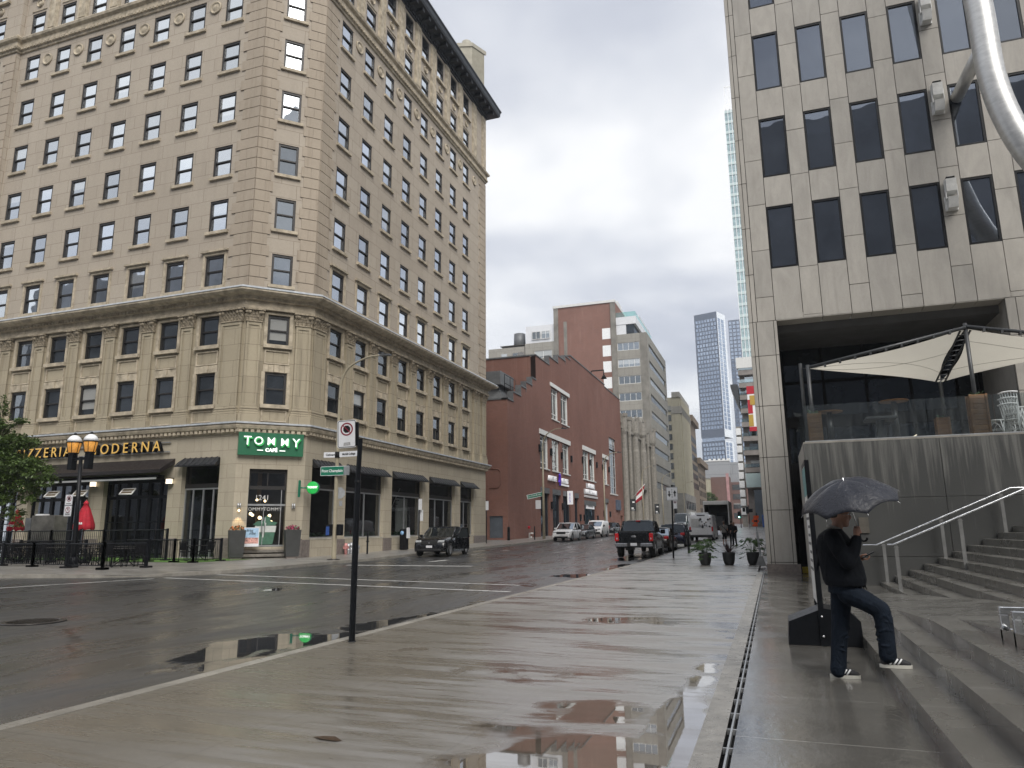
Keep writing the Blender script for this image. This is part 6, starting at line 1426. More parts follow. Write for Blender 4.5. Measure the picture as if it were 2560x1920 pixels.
def shell(W, zc, top, wheels, rw, endround=.12, name='body', mat=None, parent=None, side_in=.04):
    """lower body: outline 'top' (y, z) from rear to front, bowed sides, rounded plan corners, real wheel arches"""
    y0, y1 = top[0][0], top[-1][0]; L = y1 - y0
    ys = [y0 + L * i / 46 for i in range(47)]
    rows = []
    for y in ys:
        e = min(y - y0, y1 - y); pl = 1 - endround * max(0, 1 - e / .55) ** 2.2 * 1.0
        zt = interp(top, y); hw = W / 2 * pl
        zb = zc + .10 * max(0, 1 - e / .5) ** 2
        for wy in wheels:
            dd = abs(y - wy)
            if dd < rw * 1.16: zb = max(zb, rw + sqrt((rw * 1.16) ** 2 - dd * dd) * .98)
        zm = zb + (zt - zb) * .45
        rows.append([(0, zt + .03), (hw * .55, zt + .022), (hw * .84, zt - .01), (hw * .95, zt - .07), (hw, max(zm, zb + .02)), (hw - side_in * .5, zb + .01), (hw - side_in, zb)])
    mb = MB(); n_ = 13
    for y, r in zip(ys, rows):
        pts = [(-x, y, z) for x, z in reversed(r[1:])] + [(x, y, z) for x, z in r]
        mb.v += pts
    for i in range(len(ys) - 1):
        for j in range(n_ - 1): a = i * n_ + j; mb.f.append([a, a + 1, a + n_ + 1, a + n_]); mb.m.append(0); mb.sm.append(True)
    for i in (0, len(ys) - 1): mb.f.append([i * n_ + j for j in range(n_)]); mb.m.append(0); mb.sm.append(False)
    return mb.build(name, mat, parent)
def cabin(W, zb, zr, yr0, yr1, yf1, yf0, parent, pmat, tum=.80, nm='roof', bpil=(.5,), rear_dark=False, parts=True):
    """glasshouse: rear base, rear top, front top, front base along y"""
    hb, ht = W / 2 * .93, W / 2 * tum
    R0, R1, T1, T0 = (yr0, zb), (yr1, zr), (yf1, zr), (yf0, zb)
    c = lambda s_, w_, p: (s_ * w_, p[0], p[1])
    mb = MB(); mb.poly([c(-1, hb * .97, R0), c(1, hb * .97, R0), c(1, ht * .97, R1), c(-1, ht * .97, R1)]); mb.build('rear_window', M['carglass'], parent)
    mb = MB(); mb.poly([c(-1, hb * .97, T0), c(1, hb * .97, T0), c(1, ht * .97, T1), c(-1, ht * .97, T1)]); mb.build('windscreen', M['carglass'], parent)
    for s_ in (-1, 1): mb = MB(); mb.poly([c(s_, hb, R0), c(s_, hb, T0), c(s_, ht, T1), c(s_, ht, R1)]); mb.build('side_window', M['carglass'], parent)
    mb = MB()
    n_ = 6; yy_ = [yr1 + (yf1 - yr1) * i / n_ for i in range(n_ + 1)]
    for i, y in enumerate(yy_):
        k_ = .05 * sin(pi * i / n_)
        mb.v += [(-ht, y, zr - .02), (-ht * .7, y, zr + .03 + k_), (0, y, zr + .045 + k_), (ht * .7, y, zr + .03 + k_), (ht, y, zr - .02)]
    for i in range(n_):
        for j in range(4): a = i * 5 + j; mb.f.append([a, a + 1, a + 6, a + 5]); mb.m.append(0); mb.sm.append(True)
    for i in (0, n_): mb.f.append([i * 5 + j for j in range(5)]); mb.m.append(0); mb.sm.append(False)
    for s_ in (-1, 1):
        mb.tube([c(s_, hb, R0), c(s_, ht, R1)], .055, 6); mb.tube([c(s_, hb, T0), c(s_, ht, T1)], .04, 6); mb.tube([c(s_, ht, R1), c(s_, ht, T1)], .035, 6)
        for q in bpil: yb = R0[0] + (T0[0] - R0[0]) * q; yt = R1[0] + (T1[0] - R1[0]) * q; mb.tube([(s_ * hb, yb, zb), (s_ * ht, yt, zr)], .035, 5)
    mb.build(nm, pmat, parent)
def patch(parent, nm, mat, pts):
    return MB().poly(pts).build(nm, mat, parent, fix=False)
def boxpart(parent, nm, mat, *q, b=.02): return MB().bevbox(*q, b).build(nm, mat, parent)
def mirrors(parent, mat, W, y, z):
    for s_ in (-1, 1): x = s_ * (W / 2 + .06); boxpart(parent, 'mirror', mat, x - .09, x + .09, y - .05, y + .05, z - .07, z + .08)
def underside(parent, W, L, zc): boxpart(parent, 'underside', M['darkplastic'], -W / 2 + .18, W / 2 - .18, -L / 2 + .35, L / 2 - .35, zc + .02, zc + .45)
def car(name, label, cat, L, W, H, loc, rz, pm_, belt=.95, hood=.98, kind='suv', rw=.34, rimm=None, front=True, rear=True, group='parked cars along the street'):
    t = thing(name, label, cat, loc, rz, group); h2 = L / 2
    if kind == 'suv': top = [(-h2, .62), (-h2 + .06, .95), (-h2 + .25, belt + .08), (-h2 + 1.2, belt + .05), (h2 - 1.55, belt + .05), (h2 - 1.1, hood + .02), (h2 - .35, hood - .09), (h2 - .06, hood - .22), (h2, .55)]; cb = (-h2 + .10, -h2 + .75, h2 - 2.25, h2 - 1.35)
    elif kind == 'sedan': top = [(-h2, .55), (-h2 + .05, .92), (-h2 + .2, belt + .06), (-h2 + .9, belt + .07), (h2 - 1.5, belt), (h2 - 1.0, hood - .03), (h2 - .35, hood - .13), (h2 - .06, hood - .27), (h2, .48)]; cb = (-h2 + .62, -h2 + 1.45, h2 - 2.2, h2 - 1.3)
    else: top = [(-h2, .6), (-h2 + .05, .95), (-h2 + .3, belt + .05), (h2 - 1.3, belt + .03), (h2 - .9, hood), (h2 - .25, hood - .1), (h2 - .05, hood - .25), (h2, .55)]; cb = (-h2 + .15, -h2 + .8, h2 - 2.0, h2 - 1.1)
    wy = (-h2 + .88, h2 - .9)
    shell(W, .24, top, wy, rw, mat=pm_, parent=t); cabin(W, belt + .04, H - .05, *cb, t, pm_); underside(t, W, L, .24)
    for s_ in (-1, 1):
        for y in wy: wheel(rw, .22, rimm or M['rim'], t, s_ * (W / 2 - .12), y)
        patch(t, 'headlight', M['headlight'], [(s_ * W * .24, h2 - .03, hood - .30), (s_ * W * .44, h2 - .22, hood - .26), (s_ * W * .46, h2 - .35, hood - .14), (s_ * W * .26, h2 - .07, hood - .20)])
        boxpart(t, 'headlight', M['headlight'], *(sorted((s_ * W * .25, s_ * W * .43))), h2 - .28, h2 - .035, hood - .31, hood - .18, b=.03)
        boxpart(t, 'tail_light', M['taillight'], *(sorted((s_ * W * .30, s_ * W * .455))), -h2 + .02, -h2 + .28, belt - .16, belt + .02, b=.03)
    boxpart(t, 'grille', M['darkplastic'], -W * .24, W * .24, h2 - .2, h2 - .005, hood - .44, hood - .20, b=.03); boxpart(t, 'lower_grille', M['darkplastic'], -W * .36, W * .36, h2 - .25, h2 + .005, .3, .46, b=.03)
    boxpart(t, 'number_plate', M['plate'], -.18, .18, h2 - .02, h2 + .02, .49, .61, b=.005); boxpart(t, 'number_plate', M['plate'], -.18, .18, -h2 - .015, -h2 + .03, belt - .20, belt - .08, b=.005)
    boxpart(t, 'rear_bumper', M['darkplastic'], -W * .40, W * .40, -h2 - .005, -h2 + .2, .3, .5, b=.03)
    mirrors(t, pm_, W, h2 - 1.55, belt + .12)
    for s_ in (-1, 1):
        for y in (-.35, .55): boxpart(t, 'door_handle', M['rim'], *(sorted((s_ * (W / 2 - .02), s_ * (W / 2 + .015)))), y - .1, y + .1, belt - .13, belt - .09, b=.005)
    return t
P_black = paint('black_car_paint', (0.004, 0.0045, 0.006), .25, 0); P_white = paint('white_car_paint', (0.72, 0.72, 0.72), .25, 0); P_grey = paint('grey_car_paint', (0.10, 0.105, 0.11), .25, .6); P_brown = paint('bronze_car_paint', (0.035, 0.03, 0.026), .25, .5); P_blue = paint('dark_blue_car_paint', (0.025, 0.03, 0.055), .25, .5); P_dark = paint('charcoal_car_paint', (0.018, 0.019, 0.021))
dn = pi                                        # noses pointing towards the viewer
s = car('suv', 'black SUV at the left kerb with its door open and nose towards us', 'car', 4.73, 2.0, 1.66, (-18.55, 39.9, g(-18.5, 40)), dn + .10, P_black, 1.02, 1.08, rw=.37)
mb = MB(); mb.hexa([(0, 0, .38), (.06, 0, .38), (.30, -.95, .38), (.24, -.95, .38), (0, 0, 1.02), (.06, 0, 1.02), (.30, -.95, 1.02), (.24, -.95, 1.02)]); D0 = (-1.0, .75)
mb.v = [(D0[0] - a * 1.9, D0[1] + b, c_) for a, b, c_ in mb.v]; dr = mb.build('open_door', P_black, s)
mb = MB(); mb.poly([(D0[0] - .06, D0[1], 1.03), (D0[0] - .53, D0[1] - .95, 1.03), (D0[0] - .47, D0[1] - .9, 1.58), (D0[0] - .25, D0[1] - .45, 1.56)]); mb.build('door_window', M['carglass'], dr)
mb = MB(); mb.tube([(D0[0] - .06, D0[1], 1.03), (D0[0] - .25, D0[1] - .45, 1.57), (D0[0] - .49, D0[1] - .92, 1.59), (D0[0] - .54, D0[1] - .96, 1.03)], .025, 5); mb.build('window_frame', P_black, dr)
boxpart(s, 'badge', M['rim'], -.05, .05, 2.36, 2.38, .72, .80)
s = car('suv', 'white SUV, first in the line of cars by the brick building', 'car', 4.55, 1.84, 1.68, (-18.55, 67.9, g(-18.5, 68)), dn, P_white, 1.02, 1.06, rw=.36); boxpart(s, 'roof_rail', M['rim'], -.72, -.68, -1.5, .3, 1.66, 1.71); boxpart(s, 'roof_rail', M['rim'], .68, .72, -1.5, .3, 1.66, 1.71)
for s_ in (-1, 1): boxpart(s, 'fog_lamp_recess', M['darkplastic'], *(sorted((s_ * .58, s_ * .82))), 2.0, 2.245, .42, .62, b=.03)
car('sedan', 'dark grey sedan with a silver grille behind the white SUV', 'car', 4.7, 1.83, 1.45, (-18.6, 74.2, g(-18.5, 74)), dn, P_grey, .93, .93, 'sedan', .33)
car('hatchback', 'small charcoal hatchback at the back of the line by the brick wall', 'car', 4.1, 1.75, 1.5, (-18.4, 87.0, g(-18.5, 87)), dn, P_dark, .96, .97, 'hatch', .31)
car('sedan', 'dark bronze sedan parked in front of the black pickup on the right', 'car', 4.85, 1.86, 1.46, (-6.95, 47.9, g(-7, 48)), .02, P_brown, .95, .93, 'sedan', .34)
car('suv', 'dark blue crossover parked between the bronze sedan and the white van', 'car', 4.7, 1.9, 1.62, (-6.75, 54.6, g(-7, 55)), .02, P_blue, 1.02, 1.04, rw=.36)
car('suv', 'distant black SUV seen from behind near the orange sign', 'car', 4.5, 1.85, 1.6, (-3.7 - 3.0, 119, g(-6, 119)), .02, P_black, 1.0, 1.0, rw=.35); car('sedan', 'distant white sedan beside the black SUV near the traffic lights', 'car', 4.5, 1.8, 1.45, (-8.9, 124, g(-9, 124)), .02, P_white, .95, .95, 'sedan', .32)
car('sedan', 'tiny grey car in the distance below the green traffic light', 'car', 4.5, 1.8, 1.45, (-10.5, 146, g(-10, 146)), dn, P_grey, .95, .95, 'sedan', .32)
# black crew-cab pickup
def pickup():
    L, W, rw = 5.7, 2.03, .41; h2 = L / 2; t = thing('pickup_truck', 'black crew cab pickup truck with red tail lights parked on the right', 'pickup truck', (-7.05, 41.5, g(-7, 41)), .035, 'parked cars along the street')
    top = [(-h2, .72), (-h2 + .01, 1.30), (-h2 + .06, 1.33), (-h2 + 1.9, 1.34), (h2 - 1.6, 1.25), (h2 - 1.3, 1.22), (h2 - .3, 1.16), (h2 - .06, 1.05), (h2, .6)]
    wy = (-h2 + 1.05, h2 - 1.0); shell(W, .46, top, wy, rw, .06, mat=P_black, parent=t, side_in=.03); cabin(W, 1.29, 1.90, -h2 + 1.78, -h2 + 2.0, h2 - 2.5, h2 - 1.75, t, P_black, .82, bpil=(.45,)); underside(t, W, L, .5)
    for s_ in (-1, 1):
        for y in wy: wheel(rw, .28, M['rim'], t, s_ * (W / 2 - .15), y)
        boxpart(t, 'tail_light', M['taillight'], *(sorted((s_ * .80, s_ * 1.005))), -h2 - .015, -h2 + .12, .86, 1.27, b=.02)
        boxpart(t, 'lamp_lens', M['headlight'], *(sorted((s_ * .86, s_ * .92))), -h2 - .02, -h2 - .012, .95, 1.04, b=.003)
        boxpart(t, 'bumper', M['rim'], *(sorted((s_ * .34, s_ * .98))), -h2 - .14, -h2 + .05, .58, .76, b=.03); boxpart(t, 'running_board', M['rim'], *(sorted((s_ * .93, s_ * 1.02))), -.9, 1.2, .42, .47, b=.01)
        x = s_ * 1.13; boxpart(t, 'mirror', P_black, x - .13, x + .13, h2 - 2.0, h2 - 1.9, 1.22, 1.46)
        for y in (-.2, .75): boxpart(t, 'door_handle', M['rim'], *(sorted((s_ * 1.0, s_ * 1.03))), y - .1, y + .1, 1.1, 1.15, b=.005)
    boxpart(t, 'bumper', M['darkplastic'], -.34, .34, -h2 - .12, -h2 + .05, .56, .74, b=.02); boxpart(t, 'number_plate', M['plate'], -.17, .17, -h2 - .135, -h2 - .1, .62, .77, b=.005)
    boxpart(t, 'bed_cover', M['darkplastic'], -.88, .88, -h2 + .05, -h2 + 1.75, 1.33, 1.385, b=.02); boxpart(t, 'tailgate', P_black, -.79, .79, -h2 - .02, -h2 + .05, .80, 1.31, b=.02)
    mb = MB(); mb.lathe([(.0001, .006), (.85, .006), (1, 0)], n=20, F=lambda x, y, z: (x * .13, -h2 - .022 - z, 1.10 + y * .055)); mb.build('oval_badge', M['rim'], t)
    boxpart(t, 'brake_light', M['taillight'], -.12, .12, -h2 + 1.9, -h2 + 1.98, 1.90, 1.945, b=.005); boxpart(t, 'exhaust', M['iron'], -.5, -.1, -h2 + .3, -h2 + 1, .38, .5); boxpart(t, 'tow_hitch', M['iron'], -.05, .05, -h2 - .2, -h2 + .1, .48, .54)
    for x in (-.5, .5): boxpart(t, 'roof_lamp', M['blackmatte'], x - .03, x + .03, -.2, -.1, 1.93, 1.99)
pickup()
def van(name, label, L, W, H, loc, rz, pm_, front_z=1.05, rear=False, small=False):
    t = thing(name, label, 'van', loc, rz, 'parked cars along the street'); h2 = L / 2; rw = .34
    hl = 1.0 if not small else .85
    top = [(-h2, .55), (-h2 + .02, H * .55), (-h2 + .10, H - .22), (-h2 + .3, H - .06), (h2 - 1.9, H - .03), (h2 - 1.55, H - .18), (h2 - .78, 1.15), (h2 - .5, front_z), (h2 - .1, front_z - .18), (h2, .5)]
    wy = (-h2 + .95, h2 - .85); shell(W, .3, top, wy, rw, .06, mat=pm_, parent=t, side_in=.03); underside(t, W, L, .3)
    patch(t, 'windscreen', M['carglass'], [(-W * .41, h2 - .80, 1.19), (W * .41, h2 - .80, 1.19), (W * .40, h2 - 1.52, H - .17), (-W * .40, h2 - 1.52, H - .17)]).location.y += .045
    for s_ in (-1, 1):
        for y in wy: wheel(rw, .22, M['rim'], t, s_ * (W / 2 - .12), y)
        x = s_ * (W / 2 + .004); patch(t, 'side_window', M['carglass'], [(x * .985, h2 - 1.0, 1.12), (x * .985, h2 - 1.95, 1.12), (x * .945, h2 - 1.95, H - .34), (x * .945, h2 - 1.5, H - .36)])
        boxpart(t, 'headlight', M['headlight'], *(sorted((s_ * W * .26, s_ * W * .44))), h2 - .32, h2 - .04, front_z - .33, front_z - .14, b=.03); boxpart(t, 'tail_light', M['taillight'], *(sorted((s_ * W * .43, s_ * W * .49))), -h2 - .01, -h2 + .06, .85, 1.25, b=.01)
    mirrors(t, M['darkplastic'], W + .06, h2 - 1.1, 1.25); boxpart(t, 'grille', M['darkplastic'], -W * .25, W * .25, h2 - .2, h2 - .01, front_z - .45, front_z - .22); boxpart(t, 'front_bumper', M['darkplastic'], -W * .44, W * .44, h2 - .3, h2 + .02, .32, .58, b=.04)
    boxpart(t, 'rear_bumper', M['darkplastic'], -W * .46, W * .46, -h2 - .04, -h2 + .2, .38, .55, b=.02)
    return t
van('compact_van', 'compact white delivery van between the grey sedan and the charcoal hatchback', 4.4, 1.83, 1.84, (-18.5, 80.5, g(-18.5, 80)), dn, P_white, 1.08, small=True)
v = van('cargo_van', 'tall white cargo van with printed grey and red graphics on its back', 6.0, 2.06, 2.35, (-5.98, 69.6, g(-6, 69)), .0, P_white, 1.2); h2 = 3.0
patch(v, 'rear_window_panel', M['offwhite'], [(-.85, -h2 - .012, 1.25), (-.1, -h2 - .012, 1.25), (-.1, -h2 - .012, 1.95), (-.82, -h2 - .012, 1.95)]); boxpart(v, 'brake_light', M['darkplastic'], -.35, .35, -h2 + .12, -h2 + .2, 2.20, 2.29)
random.seed(9)
for i in range(16):
    x, z = random.uniform(-.15, .85), random.uniform(1.25, 1.95); r = random.uniform(.06, .15); nn = random.randint(5, 8)
    patch(v, 'printed_graphic', [M['polegrey'], M['slate'], M['brick2'], M['alu']][i % 4], [(x + r * cos(a) * random.uniform(.6, 1.2), -h2 - .014 - i * .0006, z + r * sin(a) * random.uniform(.6, 1.2)) for a in [k_ * 2 * pi / nn for k_ in range(nn)]])
mb = MB(); mb.bevbox(-.6, .6, -1.9, -.9, 2.33, 2.5, .05); mb.build('roof_unit', M['white'], v)
v = van('cargo_van', 'dark grey high roofed van facing us in the middle distance', 5.8, 2.0, 2.6, (-13.0, 114, g(-13, 114)), dn, P_grey, 1.25)
# box truck, its roller door open
t = thing('box_truck', 'box truck with its rear door open showing a dark cargo space', 'truck', (-5.55, 85, g(-5.5, 85)))
z0 = .95; X0, X1, Y0, Y1, ZT = -1.3, 1.3, -5.0, 1.6, 3.62
M['truckbox'] = simple('grubby_truck_panel', (0.30, 0.28, 0.25), .55, 0, .3, .8); M['truckwhite'] = simple('truck_white', (0.62, 0.62, 0.6), .5, 0, .15, 1)
for nm, q in (('side_panel', (X0, X0 + .05, Y0, Y1, z0, ZT)), ('side_panel', (X1 - .05, X1, Y0, Y1, z0, ZT)), ('front_panel', (X0 + .05, X1 - .05, Y1 - .05, Y1, z0, ZT)), ('floor', (X0 + .05, X1 - .05, Y0, Y1 - .05, z0, z0 + .08))): boxpart(t, nm, M['truckbox'], *q, b=.008)
boxpart(t, 'roof', M['truckwhite'], X0, X1, Y0, Y1, ZT, ZT + .06, b=.01); boxpart(t, 'rear_header', M['truckwhite'], X0 - .01, X1 + .01, Y0 - .05, Y0 + .05, ZT - .34, ZT + .02, b=.02)
boxpart(t, 'rear_post', M['truckwhite'], X0 - .01, X0 + .1, Y0 - .04, Y0 + .05, z0, ZT - .34, b=.01); boxpart(t, 'rear_post', M['truckwhite'], X1 - .1, X1 + .01, Y0 - .04, Y0 + .05, z0, ZT - .34, b=.01)
boxpart(t, 'chassis', M['darkplastic'], -.5, .5, Y0 + .3, 4.2, .6, z0 - .01); boxpart(t, 'cab', P_white, -1.05, 1.05, 1.8, 3.9, .7, 2.7, b=.12); boxpart(t, 'cargo', M['slate'], -.9, .6, -3.2, -1.2, z0 + .08, 2.1, b=.03); boxpart(t, 'cargo', M['slate'], -.2, 1.0, -1.1, .8, z0 + .08, 2.5, b=.03)
for s_ in (-1, 1):
    for y in (-2.9, 2.9): wheel(.45, .3, M['rim'], t, s_ * .98, y)
    boxpart(t, 'tail_light', M['taillight'], *(sorted((s_ * .9, s_ * 1.15))), Y0 - .06, Y0, .72, .86, b=.01)
# ---------------------------------------------------------------- street furniture and signs
def ground(x, y): return g(x, y) + (0.12 if x < -18 else 0.1)
M['green_sign'] = simple('green_sign_sheet', (0.008, 0.15, 0.085), .35, 0, .05, 8); M['beige'] = simple('beige_painted_pole', (0.30, 0.265, 0.19), .45, 0, .12, 4); M['signface'] = simple('white_sign_sheet', (0.64, 0.65, 0.67), .35, 0, .05, 10)
M['signred'] = simple('dark_red_sign_ink', (0.20, 0.012, 0.03), .4, 0, .05, 10); M['ink'] = simple('black_sign_ink', (0.008, 0.008, 0.009), .4, 0, .05, 10); M['orange'] = simple('orange_road_sign', (0.75, 0.10, 0.02), .45, 0, .08, 5); M['galv'] = simple('galvanised_steel', (0.38, 0.39, 0.40), .4, .6, .12, 8)
def flatM(x, y, z, yaw=0.0):
    """sign frame: x across, -y towards the reader"""
    return Matrix.Translation((x, y, z)) @ Matrix.Rotation(yaw, 4, 'Z')
def mpart(nm, mat, mb, parent, Mx):
    mb.v = [tuple(Mx @ Vector(v)) for v in mb.v]; return mb.build(nm, mat, parent, True)
def rrect(w_, h, r, n_=5): return [(sx_ * (w_ / 2 - r) + r * cos(a), sz_ * (h / 2 - r) + r * sin(a)) for sx_, sz_, a0 in ((1, 1, 0), (-1, 1, pi / 2), (-1, -1, pi), (1, -1, 1.5 * pi)) for a in [a0 + i * pi / 2 / n_ for i in range(n_ + 1)]]
def plate(nm, mat, pts, d0, d1, parent, Mx): return mpart(nm, mat, MB().prism(pts, d0, d1, lambda a, b, h: (a, -h, b)), parent, Mx)
def ringpts(mb, ro, ri, d0, d1, c=(0, 0), n_=28):
    for i in range(n_):
        a, b = 2 * pi * i / n_, 2 * pi * (i + 1) / n_
        q = [(c[0] + r * cos(t_), c[1] + r * sin(t_)) for r, t_ in ((ro, a), (ro, b), (ri, b), (ri, a))]
        mb.hexa([(x, -d0, z) for x, z in q] + [(x, -d1, z) for x, z in q])
    return mb
def nosign(parent, Mx, w_, h, mark='octagon', text=None):
    o = plate('sign_panel', M['signface'], rrect(w_, h, .03), 0, .006, parent, Mx)
    fr_ = MB(); 
    for pts, e in ((rrect(w_ - .016, h - .016, .026), rrect(w_ - .032, h - .032, .02)),):
        n_ = len(pts)
        for i in range(n_):
            j = (i + 1) % n_; q = [pts[i], pts[j], e[j], e[i]]; fr_.poly([(x, -.0075, z) for x, z in q])
    mpart('border', M['ink'], fr_, o, Mx)
    r = w_ * .33; cz = h / 2 - r - w_ * .13
    if mark == 'octagon':
        k_ = r * .60; plate('octagon', M['ink'], [(k_ * cos(pi / 8 + i * pi / 4), cz + k_ * sin(pi / 8 + i * pi / 4)) for i in range(8)], .006, .0075, o, Mx)
    else: me = text_mesh(mark, r * 1.5, .001); me.transform(Mx @ Matrix.Translation((0, -.0078, cz))); me.materials.append(M['ink']); link('letter', me, o, True)
    mb = ringpts(MB(), r, r * .80, .006, .009, (0, cz)); u = Vector((cos(-pi / 4), sin(-pi / 4))); v = Vector((-u.y, u.x)) * r * .07; q = [(u * r * .85 + v), (u * r * .85 - v), (-u * r * .85 - v), (-u * r * .85 + v)]
    mb.hexa([(a.x, -.0075, cz + a.y) for a in q] + [(a.x, -.0092, cz + a.y) for a in q]); mpart('red_ring', M['signred'], mb, o, Mx)
    return o
# near no-stopping sign on its black post
t = thing('no_stopping_sign', 'no stopping sign on a black post at the kerb in the foreground', 'parking sign', (-5.50, 8.94, .12))
mb = MB(); mb.tube([(-5.50, 8.94, .10), (-5.49, 8.94, 2.28)], .044, 8, smooth=False); mb.tube([(-5.49, 8.94, 2.28), (-5.47, 8.94, 2.88)], .036, 8, smooth=False); mb.cyl((-5.49, 8.94, 2.255), (-5.49, 8.94, 2.285), .047, .047, 8); mb.lathe([(.07, 0), (.05, .03)], (-5.5, 8.94, .1), 8); mb.build('post', M['black'], t, True)
Mx = flatM(-5.665, 8.89, 2.955, radians(10)) @ Matrix.Rotation(radians(-2.5), 4, 'Y')
p = nosign(t, Mx, .285, .40); plate('sticker', simple('grey_worn_sticker', (0.33, 0.33, 0.33), .6, 0, .4, 60), [(-.05, -.17), (.055, -.165), (.05, -.12), (-.045, -.125)], .006, .0078, p, Mx)
mpart('bracket', M['black'], MB().box(.135, .17, -.012, .03, -.18, .16), t, Mx)
# big street lamp at the corner
lx, ly = -20.55, 31.45; lz = ground(lx, ly)
t = thing('street_lamp', 'tall beige street lamp with a curved arm at the cafe corner', 'street lamp', (lx, ly, lz), 0, 'beige street lamps')
mb = MB(); mb.tube([(lx + .02, ly, lz), (lx, ly, lz + 4), (lx, ly, 8.3)], [.125, .10, .07], 8, smooth=False); mb.build('pole', M['beige'], t, True); mb = MB(); mb.lathe([(.34, 0), (.30, .04), (.15, .06)], (lx, ly, lz), 8); mb.build('base_plate', M['iron'], t, True)
def arm(t, lx, ly, z0, top, reach):
    pts = bez([(lx, ly, z0), (lx + .08, ly, z0 + (top - z0) * .45), (lx + .5, ly, z0 + (top - z0) * .78), (lx + reach * .5, ly, top - .05), (lx + reach * .78, ly, top)], 5); mb = MB(); mb.tube(pts, [.07 - .03 * i / len(pts) for i in range(len(pts))], 8); mb.build('arm', M['beige'], t, True)
    mb = MB(); x = lx + reach * .74; mb.hexa([(x, ly - .09, top - .05), (x + .62, ly - .13, top - .06), (x + .62, ly + .13, top - .06), (x, ly + .09, top - .05), (x, ly - .06, top + .07), (x + .6, ly - .10, top + .02), (x + .6, ly + .10, top + .02), (x, ly + .06, top + .07)]); mb.box(x + .1, x + .2, ly - .05, ly + .05, top + .05, top + .16); mb.build('lamp_head', M['polegrey'], t, True)
arm(t, lx, ly, 8.25, 10.42, 3.1)
def textpart(body, size, mat, parent, Mx, off=(0, 0), **k): me = text_mesh(body, size, .002, **k); me.transform(Mx @ Matrix.Translation((off[0], -.022, off[1]))); me.materials.clear(); me.materials.append(mat); return link('lettering', me, parent, True)
M['ledwhite'] = simple('white_sign_ink', (0.75, 0.77, 0.77), .4, 0, 0)
t = thing('direction_sign', 'green direction sign with white lettering and an arrow on the corner lamp post', 'road sign', (lx, ly - .15, 4.4))
Mx = flatM(-20.56, ly - .16, 4.61, radians(4)); o = plate('back_edge', M['ledwhite'], rrect(1.60, .46, .04), 0, .016, t, Mx); plate('green_face', M['green_sign'], rrect(1.56, .42, .03), .016, .019, o, Mx)
textpart('Pont Champlain', .195, M['ledwhite'], o, Mx, (-.14, 0), spacing=.94, bold=.003); plate('arrow', M['ledwhite'], [(.60, -.12), (.65, -.12), (.65, .03), (.71, .03), (.625, .14), (.54, .03), (.60, .03)], .019, .022, o, Mx)
plate('second_panel', M['galv'], rrect(1.5, .44, .03), -.06, -.05, t, flatM(-20.42, ly - .12, 4.60, radians(-12)))
t = thing('street_name_sign', 'pair of white street name blades on the corner lamp post', 'street name sign', (lx, ly - .1, 5.3))
for nm, body, x, w_, yw in (('name_blade', 'Cathcart', -20.92, .62, 12), ('name_blade', 'McGill College', -19.83, 1.10, -6)):
    Mx = flatM(x, ly - .13, 5.43, radians(yw)); o = plate(nm, M['signface'], rrect(w_, .27, .02), 0, .016, t, Mx); textpart(body, .145, M['ink'], o, Mx, (.04, 0), spacing=.95, bold=.004)
mb = MB(); mb.cyl((lx, ly, 5.28), (lx, ly, 5.58), .13, .13, 10); mb.build('clamp', M['blackmatte'], t, True)
t = thing('stop_sign', 'back of an eight sided stop sign on the corner lamp post', 'stop sign', (lx, ly, 3.4)); Mx = flatM(-20.47, ly + .17, 3.52, radians(38)); plate('panel', M['galv'], [(.30 * cos(pi / 8 + i * pi / 4), .30 * sin(pi / 8 + i * pi / 4)) for i in range(8)], 0, .012, t, Mx); plate('lower_plate', M['galv'], rrect(.16, .26, .01), 0, .01, t, flatM(-20.36, ly + .17, 3.0, radians(20)))
t = thing('signal_box', 'pair of black pedestrian signal heads strapped to the corner lamp post', 'pedestrian signal', (lx, ly, 1.7))
for x, w_, nm in ((-20.80, .2, 'signal_head'), (-20.24, .13, 'signal_head')): mb = MB(); mb.bevbox(x - w_, x + w_, ly - .14, ly + .12, 1.42, 1.97, .02); o = mb.build(nm, M['black'], t, True)
mb = MB(); mb.box(-20.95, -20.76, ly - .155, ly - .141, 1.44, 1.86); mb.build('blue_poster', simple('blue_print', (0.02, 0.06, 0.22), .5, 0, .6, 20, obj=False), t, True)
# lamps further down the left pavement
for i, (x, y, top) in enumerate(((-21.3, 69.3, 11.6), (-21.3, 97.5, 11.95), (-21.3, 129, 12.6), (-21.3, 154, 13.0), (-21.3, 194, 13.65))):
    z = ground(x, y); t = thing('street_lamp', 'beige street lamp, %s' % ('first in front of the brick wall, carrying a green sign', 'second in front of the brick wall', 'before the sooty stone front', 'before the hotel ribbon windows', 'most distant one by the cream building')[i], 'street lamp', (x, y, z), 0, 'beige street lamps')
    mb = MB(); mb.tube([(x, y, z), (x, y, top - 2.2)], [.16 if i == 0 else .12, .08], 8); mb.build('pole', M['beige'], t, True); arm(t, x, y, top - 2.25, top, 2.7)
t = thing('direction_sign', 'small slanting green direction sign on the lamp before the brick wall', 'road sign', (-22, 69, 4.9)); Mx = flatM(-22.1, 69.1, 5.0, radians(20)) @ Matrix.Rotation(radians(-12), 4, 'Y'); o = plate('back_edge', M['ledwhite'], rrect(1.66, .42, .03), 0, .016, t, Mx); plate('green_face', M['green_sign'], rrect(1.58, .34, .03), .016, .019, o, Mx); textpart('Pont CHAMPLAIN', .2, M['ledwhite'], o, Mx, (-.1, 0), spacing=.9)
t = thing('notice_plate', 'white notice plate fixed beside the first lamp on the brick wall', 'sign', (-22, 69, 4.0)); plate('panel', M['signface'], rrect(.55, .85, .03), 0, .02, t, flatM(-21.75, 69.0, 4.1))
